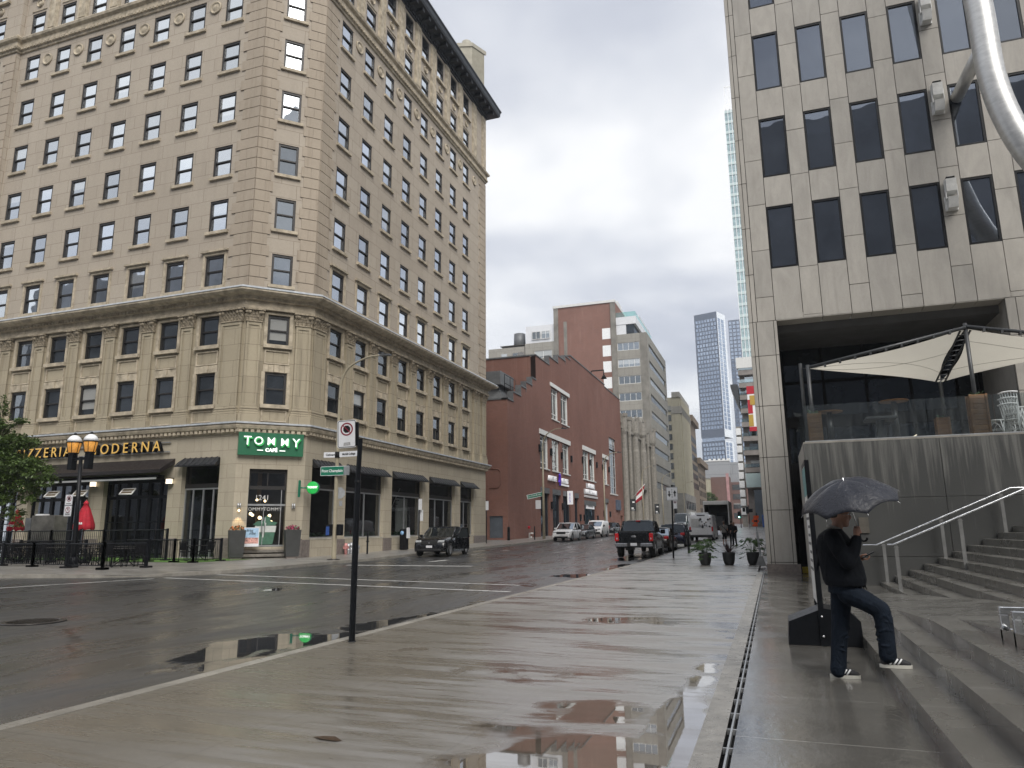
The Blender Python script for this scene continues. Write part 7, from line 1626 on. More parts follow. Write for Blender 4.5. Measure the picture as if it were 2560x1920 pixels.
# twin lantern lamp by the patio
x, y = -26.88, 22.2; z = ground(x, y)
t = thing('twin_lamp', 'black twin lantern lamp post glowing amber in front of the pizzeria', 'street lamp', (x, y, z))
mb = MB(); mb.tube([(x + .22, y, z), (x + .12, y, 2.4), (x, y, 4.75)], [.12, .085, .07], 10); mb.lathe([(.2, 0), (.18, .35), (.12, .42)], (x + .22, y, z), 10); mb.build('pole', M['black'], t, True)
mb = MB(); mb.box(x - .5, x + .5, y - .05, y + .05, 4.62, 4.72); mb.build('cross_arm', M['black'], t, True)
M['amber'] = simple('amber_lantern_glass', (0.7, 0.34, 0.08), .3, 0, .3, 8, emit=(.12, (1.0, 0.42, 0.06))); M['globe'] = simple('white_lantern_dome', (0.78, 0.79, 0.8), .35, 0, .05, 4)
for s_ in (-1, 1):
    c_ = (x + s_ * .46, y, 0)
    mb = MB(); mb.bevbox(c_[0] - .13, c_[0] + .13, y - .13, y + .13, 4.22, 4.88, .02); mb.lathe([(.14, 4.85), (.2, 4.9), (.2, 4.93)], c_, 12); mb.build('ballast_box', M['black'], t, True)
    mb = MB(); mb.lathe([(.19, 4.93), (.26, 5.28), (.27, 5.36), (.001, 5.36)], c_, 16); mb.build('lantern', M['amber'], t, True)
    mb = MB()
    for i in range(6): a = i * pi / 3; mb.tube([(c_[0] + .20 * cos(a), y + .20 * sin(a), 4.92), (c_[0] + .28 * cos(a), y + .28 * sin(a), 5.37)], .012, 4)
    mb.lathe([(.28, 5.345), (.31, 5.36), (.29, 5.385)], c_, 16); mb.lathe([(.05, 5.66), (.06, 5.75), (.01, 5.78)], c_, 8); mb.build('lantern_cage', M['black'], t, True)
    mb = MB(); mb.lathe([(.28, 5.38), (.26, 5.5), (.19, 5.6), (.1, 5.66), (.001, 5.68)], c_, 16); mb.build('dome', M['globe'], t, True)
for nm, zz, mk, lb in (('parking_sign', 2.98, 'octagon', 'upper sign plate on the twin lantern post, no stopping with an arrow'), ('parking_sign', 2.53, 'P', 'lower sign plate on the twin lantern post, no parking with small print')):
    t = thing(nm, lb, 'parking sign', (-27.2, y - .1, zz - .22), 0, 'sign plates on the twin lamp'); Mx = flatM(-27.12, y - .13, zz, radians(6)); o = nosign(t, Mx, .36, .43, mk)
    plate('arrow', M['ink'], [(-.12, -.165), (.12, -.165), (.12, -.14), (-.12, -.14)], .006, .008, o, Mx)
    if mk == 'P': textpart('LIVRAISON', .045, M['ink'], o, Mx @ Matrix.Translation((0, .012, 0)), (0, -.07)); textpart('SEULEMENT', .045, M['ink'], o, Mx @ Matrix.Translation((0, .012, 0)), (0, -.115))
# two-way traffic sign and bollard near the potted plants
x, y = -4.72, 37.7; z = ground(x, y); t = thing('two_way_sign', 'white two way traffic sign with down and up arrows on a thin black post', 'road sign', (x, y, z))
mb = MB(); mb.tube([(x - .1, y, z), (x, y, 3.8)], .045, 8); mb.build('post', M['black'], t, True); Mx = flatM(x, y - .06, 3.35); o = plate('sign_panel', M['signface'], rrect(.58, .68, .02), 0, .01, t, Mx)
fr_ = MB()
for a, b, c_, d_ in ((-.285, .285, .31, .325), (-.285, .285, -.325, -.31), (-.285, -.27, -.31, .31), (.27, .285, -.31, .31)): fr_.box(a, b, -.013, -.0101, c_, d_)
mpart('border', M['ink'], fr_, o, Mx); ar = [(-.03, -.14), (.03, -.14), (.03, .02), (.085, .02), (0, .17), (-.085, .02), (-.03, .02)]
plate('up_arrow', M['ink'], [(a + .14, b) for a, b in ar], .01, .013, o, Mx); plate('down_arrow', M['ink'], [(-a - .14, -b) for a, b in ar], .01, .013, o, Mx)
for zz in (-.2, -.08, .04, .16): plate('dash', M['ink'], [(-.012, zz), (.012, zz), (.012, zz + .07), (-.012, zz + .07)], .01, .013, o, Mx)
t = thing('parking_sign', 'narrow no stopping plate under the two way traffic sign', 'parking sign', (x + .12, y, 2.6)); nosign(t, flatM(x + .13, y - .06, 2.8), .2, .42)
x, y = -4.68, 43.6; tag(MB().tube([(x, y, ground(x, y) - .02), (x, y, 1.4)], .07, 10).lathe([(.07, 0), (.05, .05), (.001, .07)], (x, y, 1.4), 10).build('bollard', M['black']), 'black round bollard standing beside the bronze sedan on the right', 'bollard')
# left pavement: parking pay station, sign posts, bollards, gas meters
x, y = -23.4, 44.15; z = ground(x, y); t = thing('pay_station', 'dark parking pay station with a round blue emblem before the shop windows', 'parking meter', (x, y, z)); mb = MB(); mb.bevbox(x - .2, x + .2, y - .3, y + .3, z, 1.75, .05); mb.build('cabinet', M['blackmatte'], t, True)
mb = MB(); mb.hexa([(x + .2, y - .04, 1.15), (x + .32, y - .04, 1.15), (x + .32, y + .28, 1.15), (x + .2, y + .28, 1.15), (x + .2, y - .04, 1.85), (x + .26, y - .04, 1.85), (x + .26, y + .28, 1.85), (x + .2, y + .28, 1.85)]); mb.build('control_panel', M['signface'], t, True)
mb = MB(); mb.lathe([(.13, 0), (.13, .02), (.001, .02)], n=16, F=lambda a, b, c_: (x + .0 + a, y - .3 - c_, 1.5 + b)); mb.build('emblem', simple('pale_blue_emblem', (0.25, 0.45, 0.7), .4, 0, .1, 9), t, True)
for x, y, zt, nn, lb in ((-23.0, 45.55, 3.9, 2, 'thin black post with narrow white plates before the shop windows'), (-22.7, 57.4, 4.15, 1, 'thin black post with one white plate by the alley')):
    z = ground(x, y); t = thing('parking_sign', lb, 'parking sign', (x, y, z)); mb = MB(); mb.tube([(x, y, z), (x, y, zt)], .045, 8); mb.build('post', M['black'], t, True)
    for i in range(nn + (1 if nn > 1 else 0)): mb = MB(); o_ = (-.06, .14, .0)[i]; mb.box(x - .03 + .01 * i, x + .22, y + o_ - .02, y + o_ + .02, zt - .85 - (.75 if i == 1 else 0) + (.0 if i != 2 else .2), zt - .1 - (.75 if i == 1 else 0) + (.0 if i != 2 else .2)) if i < 2 else None; (mb.build('sign_panel', M['signface'], t, True) if mb.v else None)
for x, y, h, lb in ((-22.6, 38.1, 1.35, 'slim black bike post with a pale emblem on the left pavement'), (-23.6, 65.4, 1.25, 'stout black bollard by the grey alley door'), (-21.6, 67.2, 1.3, 'slim black post near the foot of the first brick wall lamp')):
    z = ground(x, y); tag(MB().tube([(x, y, z - .02), (x, y, z + h * .9), (x, y, z + h)], [.055 if h != 1.25 else .13, .055 if h != 1.25 else .13, .02 if h != 1.25 else .12], 10).box(x - .1, x + .1, y - .02, y + .02, z + h * .52, z + h * .56).build('bollard', M['black']), lb, 'bollard')
t = thing('gas_meter', 'grey gas meters and a red and white valve at the foot of the wall', 'gas meter', (-23.7, 38, .3))
for i, (y, h) in enumerate(((37.8, .7), (38.1, .78), (38.45, .7), (38.8, .55))): mb = MB(); mb.cyl((-23.7, y, .3), (-23.7, y, .3 + h * .55), .10, .10, 10); mb.lathe([(.13, 0), (.16, .08), (.1, .22), (.03, .26)], (-23.7, y, .3 + h * .55), 10); mb.build('meter', M['galv'], t, True)
mb = MB(); mb.cyl((-23.65, 37.45, .28), (-23.65, 37.45, .95), .09, .09, 10); mb.box(-23.78, -23.52, 37.35, 37.55, .62, .8); mb.build('valve', simple('red_and_white_valve', (0.45, 0.2, 0.19), .5, 0, .5, 9), t, True)
t = thing('hydrant_pipe', 'white and red standpipe on the pavement by the brick wall', 'standpipe', (-23.6, 72, .7)); mb = MB(); mb.tube([(-23.7, 72, .6), (-23.7, 72, 1.3), (-23.3, 72, 1.3)], .09, 8); mb.tube([(-23.7, 72.5, .6), (-23.7, 72.5, 1.0)], .12, 8); mb.build('pipe', M['offwhite'], t, True); mb = MB(); mb.cyl((-23.7, 71.6, 1.9), (-23.5, 71.6, 1.9), .14, .14, 10); mb.build('valve_wheel', M['red'], t, True)
# traffic lights, construction sign
M['greenlight'] = simple('green_signal_lens', (0.2, 0.9, 0.6), .3, 0, 0, emit=(3.0, (0.25, 1.0, 0.75)))
for x, y, z, lb, on in ((-15.6, 128, 4.4, 'green traffic light on the left beside the grey van', True), (-5.3, 130, 3.8, 'green traffic light right of the box truck', True), (-3.95, 131, 4.6, 'dark traffic light cluster seen from the side near the balconies', False)):
    z0 = g(x, y); t = thing('traffic_light', lb, 'traffic light', (x, y, z0), 0, 'traffic lights at the far crossing'); mb = MB(); mb.tube([(x + .25, y, z0), (x + .25, y, z + .9)], .07, 8); mb.build('pole', M['black'], t, True); mb = MB(); mb.bevbox(x - .2, x + .2, y - .15, y + .15, z - .55, z + .65, .03); hd = mb.build('signal_head', M['black'], t, True)
    if on: mb = MB(); mb.lathe([(.13, 0), (.001, .04)], n=12, F=lambda a, b, c_: (x + a, y - .16 - c_, z - .3 + b)); mb.build('green_lens', M['greenlight'], hd, True)
    else: mb = MB(); mb.bevbox(x - .75, x - .3, y - .1, y + .1, z - .2, z + .5, .03); mb.bevbox(x + .3, x + .9, y - .05, y - .02, z - .3, z + .3, .01); mb.build('signal_arm', M['black'], t, True)
x, y = -2.0, 97; z = ground(x, y); t = thing('construction_sign', 'orange construction signs stacked on a post at the far pavement', 'road sign', (x, y, z)); mb = MB(); mb.tube([(x + .05, y, z), (x, y, 3.0)], .05, 6); mb.build('post', M['galv'], t, True)
plate('sign_panel', M['orange'], rrect(.62, .36, .02), 0, .02, t, flatM(x + .08, y - .08, 2.98)); o = plate('diamond_panel', M['orange'], [(-.5, 0), (0, -.5), (.5, 0), (0, .5)], 0, .02, t, flatM(x - .02, y - .1, 2.5)); plate('black_arrow', M['ink'], [(-.2, -.1), (.1, -.1), (.1, -.2), (.28, 0), (.1, .2), (.1, .08), (-.2, .08)], .02, .03, o, flatM(x - .02, y - .1, 2.5)); plate('sign_panel', M['orange'], rrect(.6, .3, .02), 0, .02, t, flatM(x - .1, y - .08, 1.98))
tag(MB().bevbox(-1.75, -.95, 140.0, 140.1, 1.6, 4.0, .02).build('hoarding', simple('blue_hoarding', (0.03, 0.10, 0.36), .5, 0, .2, 2)), 'blue hoarding with white panels in the distance beside the stone pier', 'hoarding')
# concrete block with a leaning post beside the potted plants
t = thing('barrier_foot', 'grey wedge shaped concrete foot carrying a leaning steel strip', 'sign base', (-.58, 32, .1)); mb = MB(); mb.prism([(-.78, .08), (-.37, .08), (-.5, .46), (-.64, .46)], 31.75, 32.1, lambda a, b, h: (a, h, b)); mb.build('foot', simple('grey_concrete', (0.23, 0.23, 0.225), .6, 0, .2, 5), t, True)
mb = MB(); mb.hexa([(-.60, 31.9, .45), (-.53, 31.9, .45), (-.53, 31.95, .45), (-.60, 31.95, .45), (-.69, 31.9, 1.42), (-.59, 31.9, 1.42), (-.59, 31.95, 1.42), (-.69, 31.95, 1.42)]); mb.build('strip', M['galv'], t, True)
# advertising board on a wedge-shaped black base
t = thing('sign_board', 'tall narrow advertising board seen edge on above a black wedge base', 'sign board', (.52, 10.5, .1))
mb = MB(); mb.prism([(.08, .102), (.97, .102), (.95, .41), (.84, .52), (.52, .56), (.10, .39)], 10.38, 11.05, lambda a, b, h: (a, h, b)); mb.build('base', M['black'], t, True)
mb = MB(); mb.hexa([(.465, 10.36, .10), (.535, 10.36, .10), (.535, 10.42, .10), (.465, 10.42, .10), (.455, 10.36, 2.46), (.51, 10.36, 2.46), (.51, 10.42, 2.46), (.455, 10.42, 2.46)]); mb.hexa([(.465, 11.28, .5), (.535, 11.28, .5), (.535, 11.32, .5), (.465, 11.32, .5), (.455, 11.28, 2.46), (.51, 11.28, 2.46), (.51, 11.32, 2.46), (.455, 11.32, 2.46)]); mb.box(.456, .51, 10.42, 11.28, 2.40, 2.46); mb.build('frame', M['black'], t, True)
mb = MB(); mb.box(.46, .505, 10.421, 11.279, .62, 2.399); pn = mb.build('panel', M['offwhite'], t, True); mb = MB(); mb.box(.4555, .4595, 10.45, 11.25, 2.0, 2.38); mb.build('teal_picture', simple('teal_print', (0.10, 0.28, 0.29), .4, 0, .4, 6), pn, True)
for i in range(9): mb = MB(); z = 1.9 - i * .11; mb.box(.4556, .4595, 10.5, 10.9 + .25 * ((i * 7) % 3) / 2, z, z + .035); mb.build('print_line', M['slate'], pn, True)
for z in (.22, .46):
    mb = MB(); mb.lathe([(.018, 0), (.012, .012), (.001, .014)], n=8, F=lambda a, b, c_: (.5 + a, 10.36 - c_, z + b)); mb.build('bolt', M['steel'], t, True)
# ---------------------------------------------------------------- shop signs on the corner building
t = thing('cafe_sign', 'large green cafe sign with lit white letters above the corner door', 'sign', (-25, 31.9, 5.6)); F = FC
mb = MB(); mb.box(.02, 3.38, .08, .26, 5.64, 6.85, 0, F); mb.build('board', simple('deep_green_sign_board', (0.012, 0.12, 0.055), .45, 0, .08, 2), t, True)
M['letterglow'] = simple('lit_white_letter', (0.95, 0.97, 0.95), .4, 0, 0, emit=(.3, (0.95, 1.0, 0.96))); M['lettergreen'] = simple('green_lit_letter_side', (0.05, 0.42, 0.12), .4, 0, 0, emit=(.1, (0.04, 0.6, 0.12)))
for ch, u, zz in (('T', .48, 6.36), ('O', 1.04, 6.37), ('M', 1.68, 6.36), ('M', 2.38, 6.34), ('Y', 2.98, 6.32)):
    sz_ = {'M': .60, 'O': .62}.get(ch, .68); lettering('letter', ch, sz_, M['lettergreen'], t, face_matrix(F, u + .035, .32, zz - .05), .12, bold=.012); lettering('letter', ch, sz_ - .02, M['letterglow'], t, face_matrix(F, u - .02, .40, zz + .01), .03, bold=.002)
lettering('lettering', 'CAFÉ', .25, M['letterglow'], t, face_matrix(F, 1.70, .30, 5.92), .04, spacing=1.08, bold=.012)
for a, b in ((.98, 1.28), (2.12, 2.42)): mb = MB(); mb.box(a, b, .28, .31, 5.885, 5.93, 0, F); mb.build('dash', M['letterglow'], t, True)
t = thing('round_sign', 'round green cafe sign lit from inside, projecting from the corner', 'sign', (-23.8, 33.3, 4)); M['greenlit'] = simple('lit_green_disc', (0.02, 0.40, 0.08), .4, 0, 0, emit=(.10, (0.01, 0.55, 0.06)))
cx, cy, cz = -23.30, 33.45, 3.95; nn = Vector((.25, -.97, 0)).normalized(); tt = Vector((.97, .25, 0)).normalized()
Fm = lambda a, b, h: tuple(Vector((cx, cy, cz + b)) + tt * a + nn * h)
mb = MB(); mb.lathe([(.34, -.1), (.34, .1)], n=28, F=Fm); mb.build('rim', M['green_sign'], t, True); mb = MB(); mb.lathe([(.335, .101), (.30, .115), (.001, .12)], n=28, F=Fm); mb.build('disc', M['greenlit'], t, True)
me = text_mesh('TOMMY', .155, .01, bold=.006); me.transform(Matrix(((tt.x, -nn.x, 0, cx + nn.x * .13), (tt.y, -nn.y, 0, cy + nn.y * .13), (0, 0, 1, cz + .02), (0, 0, 0, 1)))); me.materials.append(M['letterglow']); link('lettering', me, t, True)
mb = MB(); mb.bevbox(-23.95, -23.86, 33.0, 33.12, 3.45, 4.35, .01); mb.tube([(-23.9, 33.1, 3.95), (-23.6, 33.38, 3.95)], .04, 6); mb.build('bracket', M['green_sign'], t, True)
t = thing('restaurant_sign', 'golden capital letters standing on a rail above the pizzeria canopy', 'sign', (-36, 30.8, 6)); M['gold'] = simple('golden_letter_face', (0.55, 0.34, 0.09), .5, 0, .08, 5, emit=(.10, (0.8, 0.5, 0.12)))
def letters(body, u0, du, mat, size=.82):
    u = u0
    wds = {'I': .5, 'M': 1.25, 'O': 1.12, 'D': 1.05, 'N': 1.1, ' ': .55, '.': .4, 'A': 1.05}
    for ch in body:
        w_ = du * wds.get(ch, .92)
        if ch != ' ': lettering('letter', ch, size, M['blackmatte'], t, face_matrix(FL, u + w_ / 2 + .04, .22, 6.27), .2, bold=.012); lettering('letter_face', ch, size, mat, t, face_matrix(FL, u + w_ / 2, .335, 6.29), .02)
        u += w_
    return u
letters('PIZZERIA', -42.55, .70, M['gold']); letters('MODERNA', -36.75, .745, M['gold']); letters('V.A', -44.6, .62, M['letterglow'])
mb = MB(); mb.box(-44.8, -30.9, .05, .12, 5.98, 6.03, 0, FL); mb.box(-44.8, -30.9, .05, .12, 6.5, 6.54, 0, FL); mb.build('rail', M['alu'], t, True)
# wall lamps
for i, (u, lit) in enumerate(((.28, True), (3.04, False))):
    t = thing('wall_lamp', ('lit', 'unlit')[i] + ' grey tube wall lamp %s the cafe door' % ('left of', 'right of')[i], 'wall lamp', FC(u, 0, 2.9), 0, 'tube wall lamps by the cafe door')
    for o_ in (-.05, .05): mb = MB(); p = FC(u + o_, .1, 2.8); mb.cyl((p[0], p[1], 2.84), (p[0], p[1], 3.12), .04, .04, 8); mb.build('tube', M['alu'], t, True)
    if lit:
        p = FC(u, .12, 2.74); mb = MB(); mb.ball(p, .055, 10, 6); mb.build('bulb', M['glow'], t, True)
        ld = bpy.data.lights.new('wall_lamp_light', 'SPOT'); ld.energy = 18; ld.color = (1, .72, .4); ld.spot_size = radians(70); ld.shadow_soft_size = .05; lo = bpy.data.objects.new('wall_lamp_light', ld); COL.objects.link(lo); lo.location = FC(u, .22, 2.68); lo.rotation_euler = (0, 0, 0)
for x, lb in ((-30.67, 'lit white lantern at the right end of the pizzeria front'), (-36.15, 'lit white lantern on the pier between the folding doors'), (-41.9, 'lit white lantern behind the tree on the pizzeria front')):
    t = thing('wall_lantern', lb, 'wall lamp', (x, 30.85, 4.2), 0, 'lanterns on the pizzeria front'); mb = MB(); mb.box(x - .14, x + .14, 30.72, 30.9, 4.24, 4.5); mb.build('glass', M['glow_soft'], t, True); mb = MB(); mb.box(x - .16, x + .16, 30.7, 30.98, 4.5, 4.55); mb.box(x - .16, x + .16, 30.7, 30.98, 4.2, 4.239); mb.build('frame', M['black'], t, True)
for i, x in enumerate((-38.9, -36.75, -33.25)):
    t = thing('patio_heater', 'pale slanted patio heater under the canopy, %s' % ('left of three', 'middle of three', 'right of three')[i], 'heater', (x, 30.5, 3.9), 0, 'patio heaters under the canopy'); mb = MB(); q = [(x - .48, 30.7, 4.03), (x + .40, 30.7, 4.03), (x + .55, 30.3, 3.72), (x - .32, 30.3, 3.72)]
    for a, b in ((0, 1), (1, 2), (2, 3), (3, 0)): mb.tube([q[a], q[b]], .045, 5)
    mb.tube([(x - .40, 30.5, 3.88), (x + .48, 30.5, 3.88)], .03, 5); mb.build('frame', M['offwhite'], t, True); mb = MB(); mb.poly([(a, b, c_ + .02) for a, b, c_ in q]); mb.build('reflector', simple('brown_reflector', (0.16, 0.12, 0.07), .4, .3, .2, 5), t, True)
# cafe planters, flowers, advertising easel
def flowers(x, y, z, r, mat, t, seed):
    random.seed(seed); mb = MB(); m2 = MB()
    for i in range(150):
        a, q = random.uniform(0, 6.28), random.random() ** .5 * r; p = Vector((x + cos(a) * q, y + sin(a) * q, z + .05 + random.random() * .25 * (1 - q / r * .5))); e = Vector((random.uniform(-1, 1), random.uniform(-1, 1), random.uniform(-.5, 1))).normalized() * .045; f = e.orthogonal().normalized() * .04
        (mb if i % 3 else m2).poly([p - e, p + f, p + e, p - f])
    tag(mb.build('blossom', mat, t, True, fix=False), kind='stuff'); tag(m2.build('leaves', M['leaf_dark'], t, True, fix=False), kind='stuff')
for i, (u, lb, mt) in enumerate(((.18, 'tall charcoal planter with orange flowers left of the cafe door', simple('orange_petal', (0.42, 0.13, 0.03), .7, 0, .4, 30)), (2.92, 'tall charcoal planter with pink flowers right of the cafe door', simple('pink_petal', (0.32, 0.03, 0.09), .7, 0, .4, 30)))):
    t = thing('planter', lb, 'planter', FC(u, .9, .25), 0, 'charcoal planters by the cafe door'); mb = MB(); mb.hexa([FC(u - .32, .55, .38), FC(u + .32, .55, .38), FC(u + .32, 1.2, .38), FC(u - .32, 1.2, .38), FC(u - .40, .5, 1.73), FC(u + .40, .5, 1.73), FC(u + .40, 1.28, 1.73), FC(u - .40, 1.28, 1.73)]); mb.build('box', simple('charcoal_planter', (0.035, 0.036, 0.035), .5, 0, .2, 3, obj=False), t, True); mb = MB(); mb.box(u - .28, u + .28, .6, 1.15, .22, .379, 0, FC); mb.build('base', M['plinth'], t, True); p = FC(u, .9, 1.7); flowers(p[0], p[1], p[2], .36, mt, t, 5 + i)
t = thing('advertising_easel', 'white advertising board with a picture of drinks leaning by the cafe door', 'sign board', FC(.62, .7, .8)); q = lambda u, z, o_=0: FC(u, .62 - (z - .9) * .12 + o_, z)
mb = MB(); mb.hexa([q(.55, .90), q(1.30, .90), q(1.30, .90, .03), q(.55, .90, .03), q(.55, 1.86), q(1.30, 1.86), q(1.30, 1.86, .03), q(.55, 1.86, .03)]); bd = mb.build('board', M['signface'], t, True)
for nm, mt, a, b, c_, d_ in (('sky_picture', simple('pale_blue_print', (0.30, 0.45, 0.6), .5, 0, .2, 5), .58, 1.27, 1.35, 1.83), ('drinks_picture', simple('pink_and_cream_print', (0.5, 0.26, 0.22), .5, 0, .8, 9), .58, 1.27, 1.05, 1.349)): mb = MB(); mb.poly([q(a, c_, .034), q(b, c_, .034), q(b, d_, .034), q(a, d_, .034)]); mb.build(nm, mt, bd, True, fix=False)
Mx = face_matrix(FC, .84, .60, 1.72)
lettering('lettering', 'Brise', .16, M['ink'], bd, face_matrix(FC, .82, .585, 1.71), .004, shear=.3); lettering('lettering', "d'Été", .16, M['ink'], bd, face_matrix(FC, .95, .60, 1.56), .004, shear=.3)
# ---------------------------------------------------------------- the patio
def fence(pts, z1, lb, z0=None, step=.135, nposts=1.9):
    a0 = pts[0]; t = thing('patio_fence', lb, 'fence', (a0[0], a0[1], ground(*a0)), 0, 'black patio fences')
    for (xa, ya), (xb, yb) in zip(pts, pts[1:]):
        L = math.hypot(xb - xa, yb - ya); n_ = max(1, round(L / nposts)); f = lambda s_: (xa + (xb - xa) * s_, ya + (yb - ya) * s_)
        for i in range(n_ + 1):
            x, y = f(i / n_); zb = ground(x, y); mb = MB(); mb.box(x - .045, x + .045, y - .045, y + .045, zb, z1 + .06); mb.build('post', M['black'], t, True)
            mb = MB(); mb.bevbox(x - .2, x + .2, y - .14, y + .14, zb - .01, zb + .07, .01); mb.build('foot', M['blackmatte'], t, True)
        for i in range(n_):
            mb = MB(); s0, s1 = i / n_, (i + 1) / n_; x0_, y0_ = f(s0); x1_, y1_ = f(s1); zb = ground(x0_, y0_) + .12
            mb.tube([(x0_, y0_, z1), (x1_, y1_, z1)], .028, 4, smooth=False); mb.tube([(x0_, y0_, zb), (x1_, y1_, zb)], .02, 4, smooth=False)
            k_ = max(2, int(L / n_ / step))
            for j in range(1, k_): x, y = f(s0 + (s1 - s0) * j / k_); mb.tube([(x, y, zb), (x, y, z1)], .011, 4, cap=False, smooth=False)
            mb.build('panel', M['black'], t, True)
fence([(-38.0, 23.2), (-33, 22.6), (-28.8, 22.1), (-24.3, 21.5), (-23.7, 23.0)], 1.22, 'black barred fence closest to the kerb round the pizzeria patio'); fence([(-29.5, 27.3), (-26.3, 27.1), (-25.1, 27.0), (-25.2, 28.9)], 1.3, 'black barred fence on the green turf before the glass entrance'); fence([(-41, 28.6), (-36, 28.5), (-32.2, 28.4), (-28.1, 28.4)], 1.78, 'tall black fence at the back of the patio under the canopy'); fence([(-34, 25.4), (-29.6, 25.2)], 1.3, 'short black fence in the middle of the patio behind the first one')
def turf():
    m, nt, b = new_mat('artificial_turf'); n = N(nt); f = n.noise(n.pos(), 30, 4, .7); nt.links.new(n.mix(n.mr(f, .3, .7), (0.06, 0.14, 0.02), (0.12, 0.24, 0.045)), b.inputs['Base Color']); b.inputs['Roughness'].default_value = .8; return m
sheet('turf', axis([(-40, -25.0, 8)]), axis([(26.9, 31.0, 4)]), lambda x, y: ground(x, y) + .012, turf())
def patio_chair():
    t = thing('patio_chair', 'black metal patio chair behind the black fence', 'chair', (0, 0, 0), 0, 'black patio chairs'); bm_ = M['blackmatte']
    mb = MB(); mb.bevbox(-.23, .23, -.22, .22, .43, .46, .01); mb.build('seat', bm_, t)
    mb = MB(); mb.tube([(-.22, .2, .46), (-.23, .28, .92), (.23, .28, .92), (.22, .2, .46)], .014, 5)
    for i in range(6): mb.hexa([(-.21, .215 + i * .011, .53 + i * .062), (.21, .215 + i * .011, .53 + i * .062), (.21, .225 + i * .011, .53 + i * .062), (-.21, .225 + i * .011, .53 + i * .062), (-.21, .223 + i * .011, .575 + i * .062), (.21, .223 + i * .011, .575 + i * .062), (.21, .233 + i * .011, .575 + i * .062), (-.21, .233 + i * .011, .575 + i * .062)])
    mb.build('backrest', bm_, t)
    for a in (-1, 1):
        for b in (-1, 1): mb = MB(); mb.tube([(a * .21, b * .2, .44), (a * .24, b * .25, 0)], .014, 5); mb.build('leg', bm_, t)
    return t
def patio_table():
    t = thing('patio_table', 'square black patio table behind the black fence', 'table', (0, 0, 0), 0, 'black patio tables'); mb = MB(); mb.bevbox(-.38, .38, -.38, .38, .71, .74, .01); mb.build('tabletop', M['iron'], t)
    for a in (-1, 1): mb = MB(); mb.tube([(a * .3, -.3, 0), (-a * .3, .3, .71)], .018, 5); mb.tube([(a * .3, .3, 0), (-a * .3, -.3, .71)], .018, 5); mb.build('leg', M['blackmatte'], t)
    return t
pc, pt = patio_chair(), patio_table(); first = [True, True]; random.seed(4)
for x, y in ((-25.3, 23.4), (-27.4, 23.6), (-29.5, 23.8), (-31.6, 24.0), (-33.7, 24.4), (-26.4, 28.6), (-28.3, 26.2), (-31.0, 26.6), (-33.5, 27.0), (-35.6, 26.5)):
    o = pt if first[1] else copy_tree(pt); first[1] = False; place(o, (x, y, ground(x, y)), random.uniform(-.2, .2))
    for dx_, dy_, rz in ((-.62, 0, pi / 2), (.62, 0, -pi / 2), (0, .62, 0), (0, -.62, pi)):
        if random.random() < .95: o = pc if first[0] else copy_tree(pc); first[0] = False; place(o, (x + dx_, y + dy_, ground(x, y)), rz + random.uniform(-.25, .25))
def closed_umbrella(x, y, z0, z1, r, lb, sd):
    t = thing('closed_umbrella', lb, 'umbrella', (x, y, ground(x, y)), 0, 'closed red patio umbrellas'); random.seed(sd); n_ = 24; mb = MB(); prof = [(0.0, .03), (.06, .10), (.11, .14), (.13, .10), (.3, .20), (.6, .32), (.85, .42), (.95, .43), (1.0, .40)]
    for s_, k_ in prof:
        for i in range(n_): a = 2 * pi * i / n_; rr = r * k_ * 2.2 * (1 + .16 * (1 if i % 3 == 0 else -.4) * min(1, s_ * 2)); mb.v.append((x + rr * cos(a), y + rr * sin(a), z1 - (z1 - z0) * s_ + (.05 * sin(i * 1.9) if s_ > .9 else 0)))
    for j in range(len(prof) - 1):
        for i in range(n_): q = (i + 1) % n_; mb.f.append([j * n_ + i, j * n_ + q, (j + 1) * n_ + q, (j + 1) * n_ + i]); mb.m.append(0); mb.sm.append(True)
    mb.build('canopy', M['red'], t, True); mb = MB(); mb.cyl((x, y, ground(x, y)), (x, y, z1 + .06), .03, .03, 8); mb.build('pole', simple('dark_wood_pole', (0.09, 0.045, 0.03), .5, 0, .2, 9), t, True)
    mb = MB(); mb.lathe([(.3, 0), (.3, .08), (.05, .1)], (x, y, ground(x, y)), 12); mb.build('base', M['iron'], t, True)
    for i in range(7):
        a = -2.25 + i * .21; rr = r * .42 * 2.2 * 1.03; mb = MB(); c_ = Vector((x + rr * cos(a), y + rr * sin(a), z0 + (z1 - z0) * .17)); tt_ = Vector((-sin(a), cos(a), 0)) * .045; mb.poly([c_ - tt_, c_ + tt_, c_ + tt_ * .6 + Vector((0, 0, .1)), c_ - tt_ * .6 + Vector((0, 0, .1))]); mb.build('white_mark', M['white'], t, True, fix=False)
closed_umbrella(-31.4, 26.5, 1.83, 3.2, .44, 'closed red umbrella right of the twin lantern post', 1); closed_umbrella(-36.0, 26.5, 1.83, 2.85, .36, 'closed red umbrella under the tree at the left edge', 2)
t = thing('waiter_station', 'weathered grey boxed waiter station on the patio', 'cabinet', (-37.2, 29, ground(-37, 29))); mb = MB(); mb.bevbox(-38.0, -36.3, 28.8, 29.6, ground(-37, 29), 2.62, .02); mb.build('box', simple('weathered_grey_wood', (0.10, 0.095, 0.085), .7, 0, .4, 2, obj=False), t, True); mb = MB(); mb.box(-38.45, -38.02, 28.8, 29.5, 1.75, 2.5); mb.build('side_shelf', M['slate'], t, True); mb = MB(); mb.box(-37.8, -37.2, 28.85, 29.2, 2.622, 2.70); mb.build('papers', M['white'], t, True)
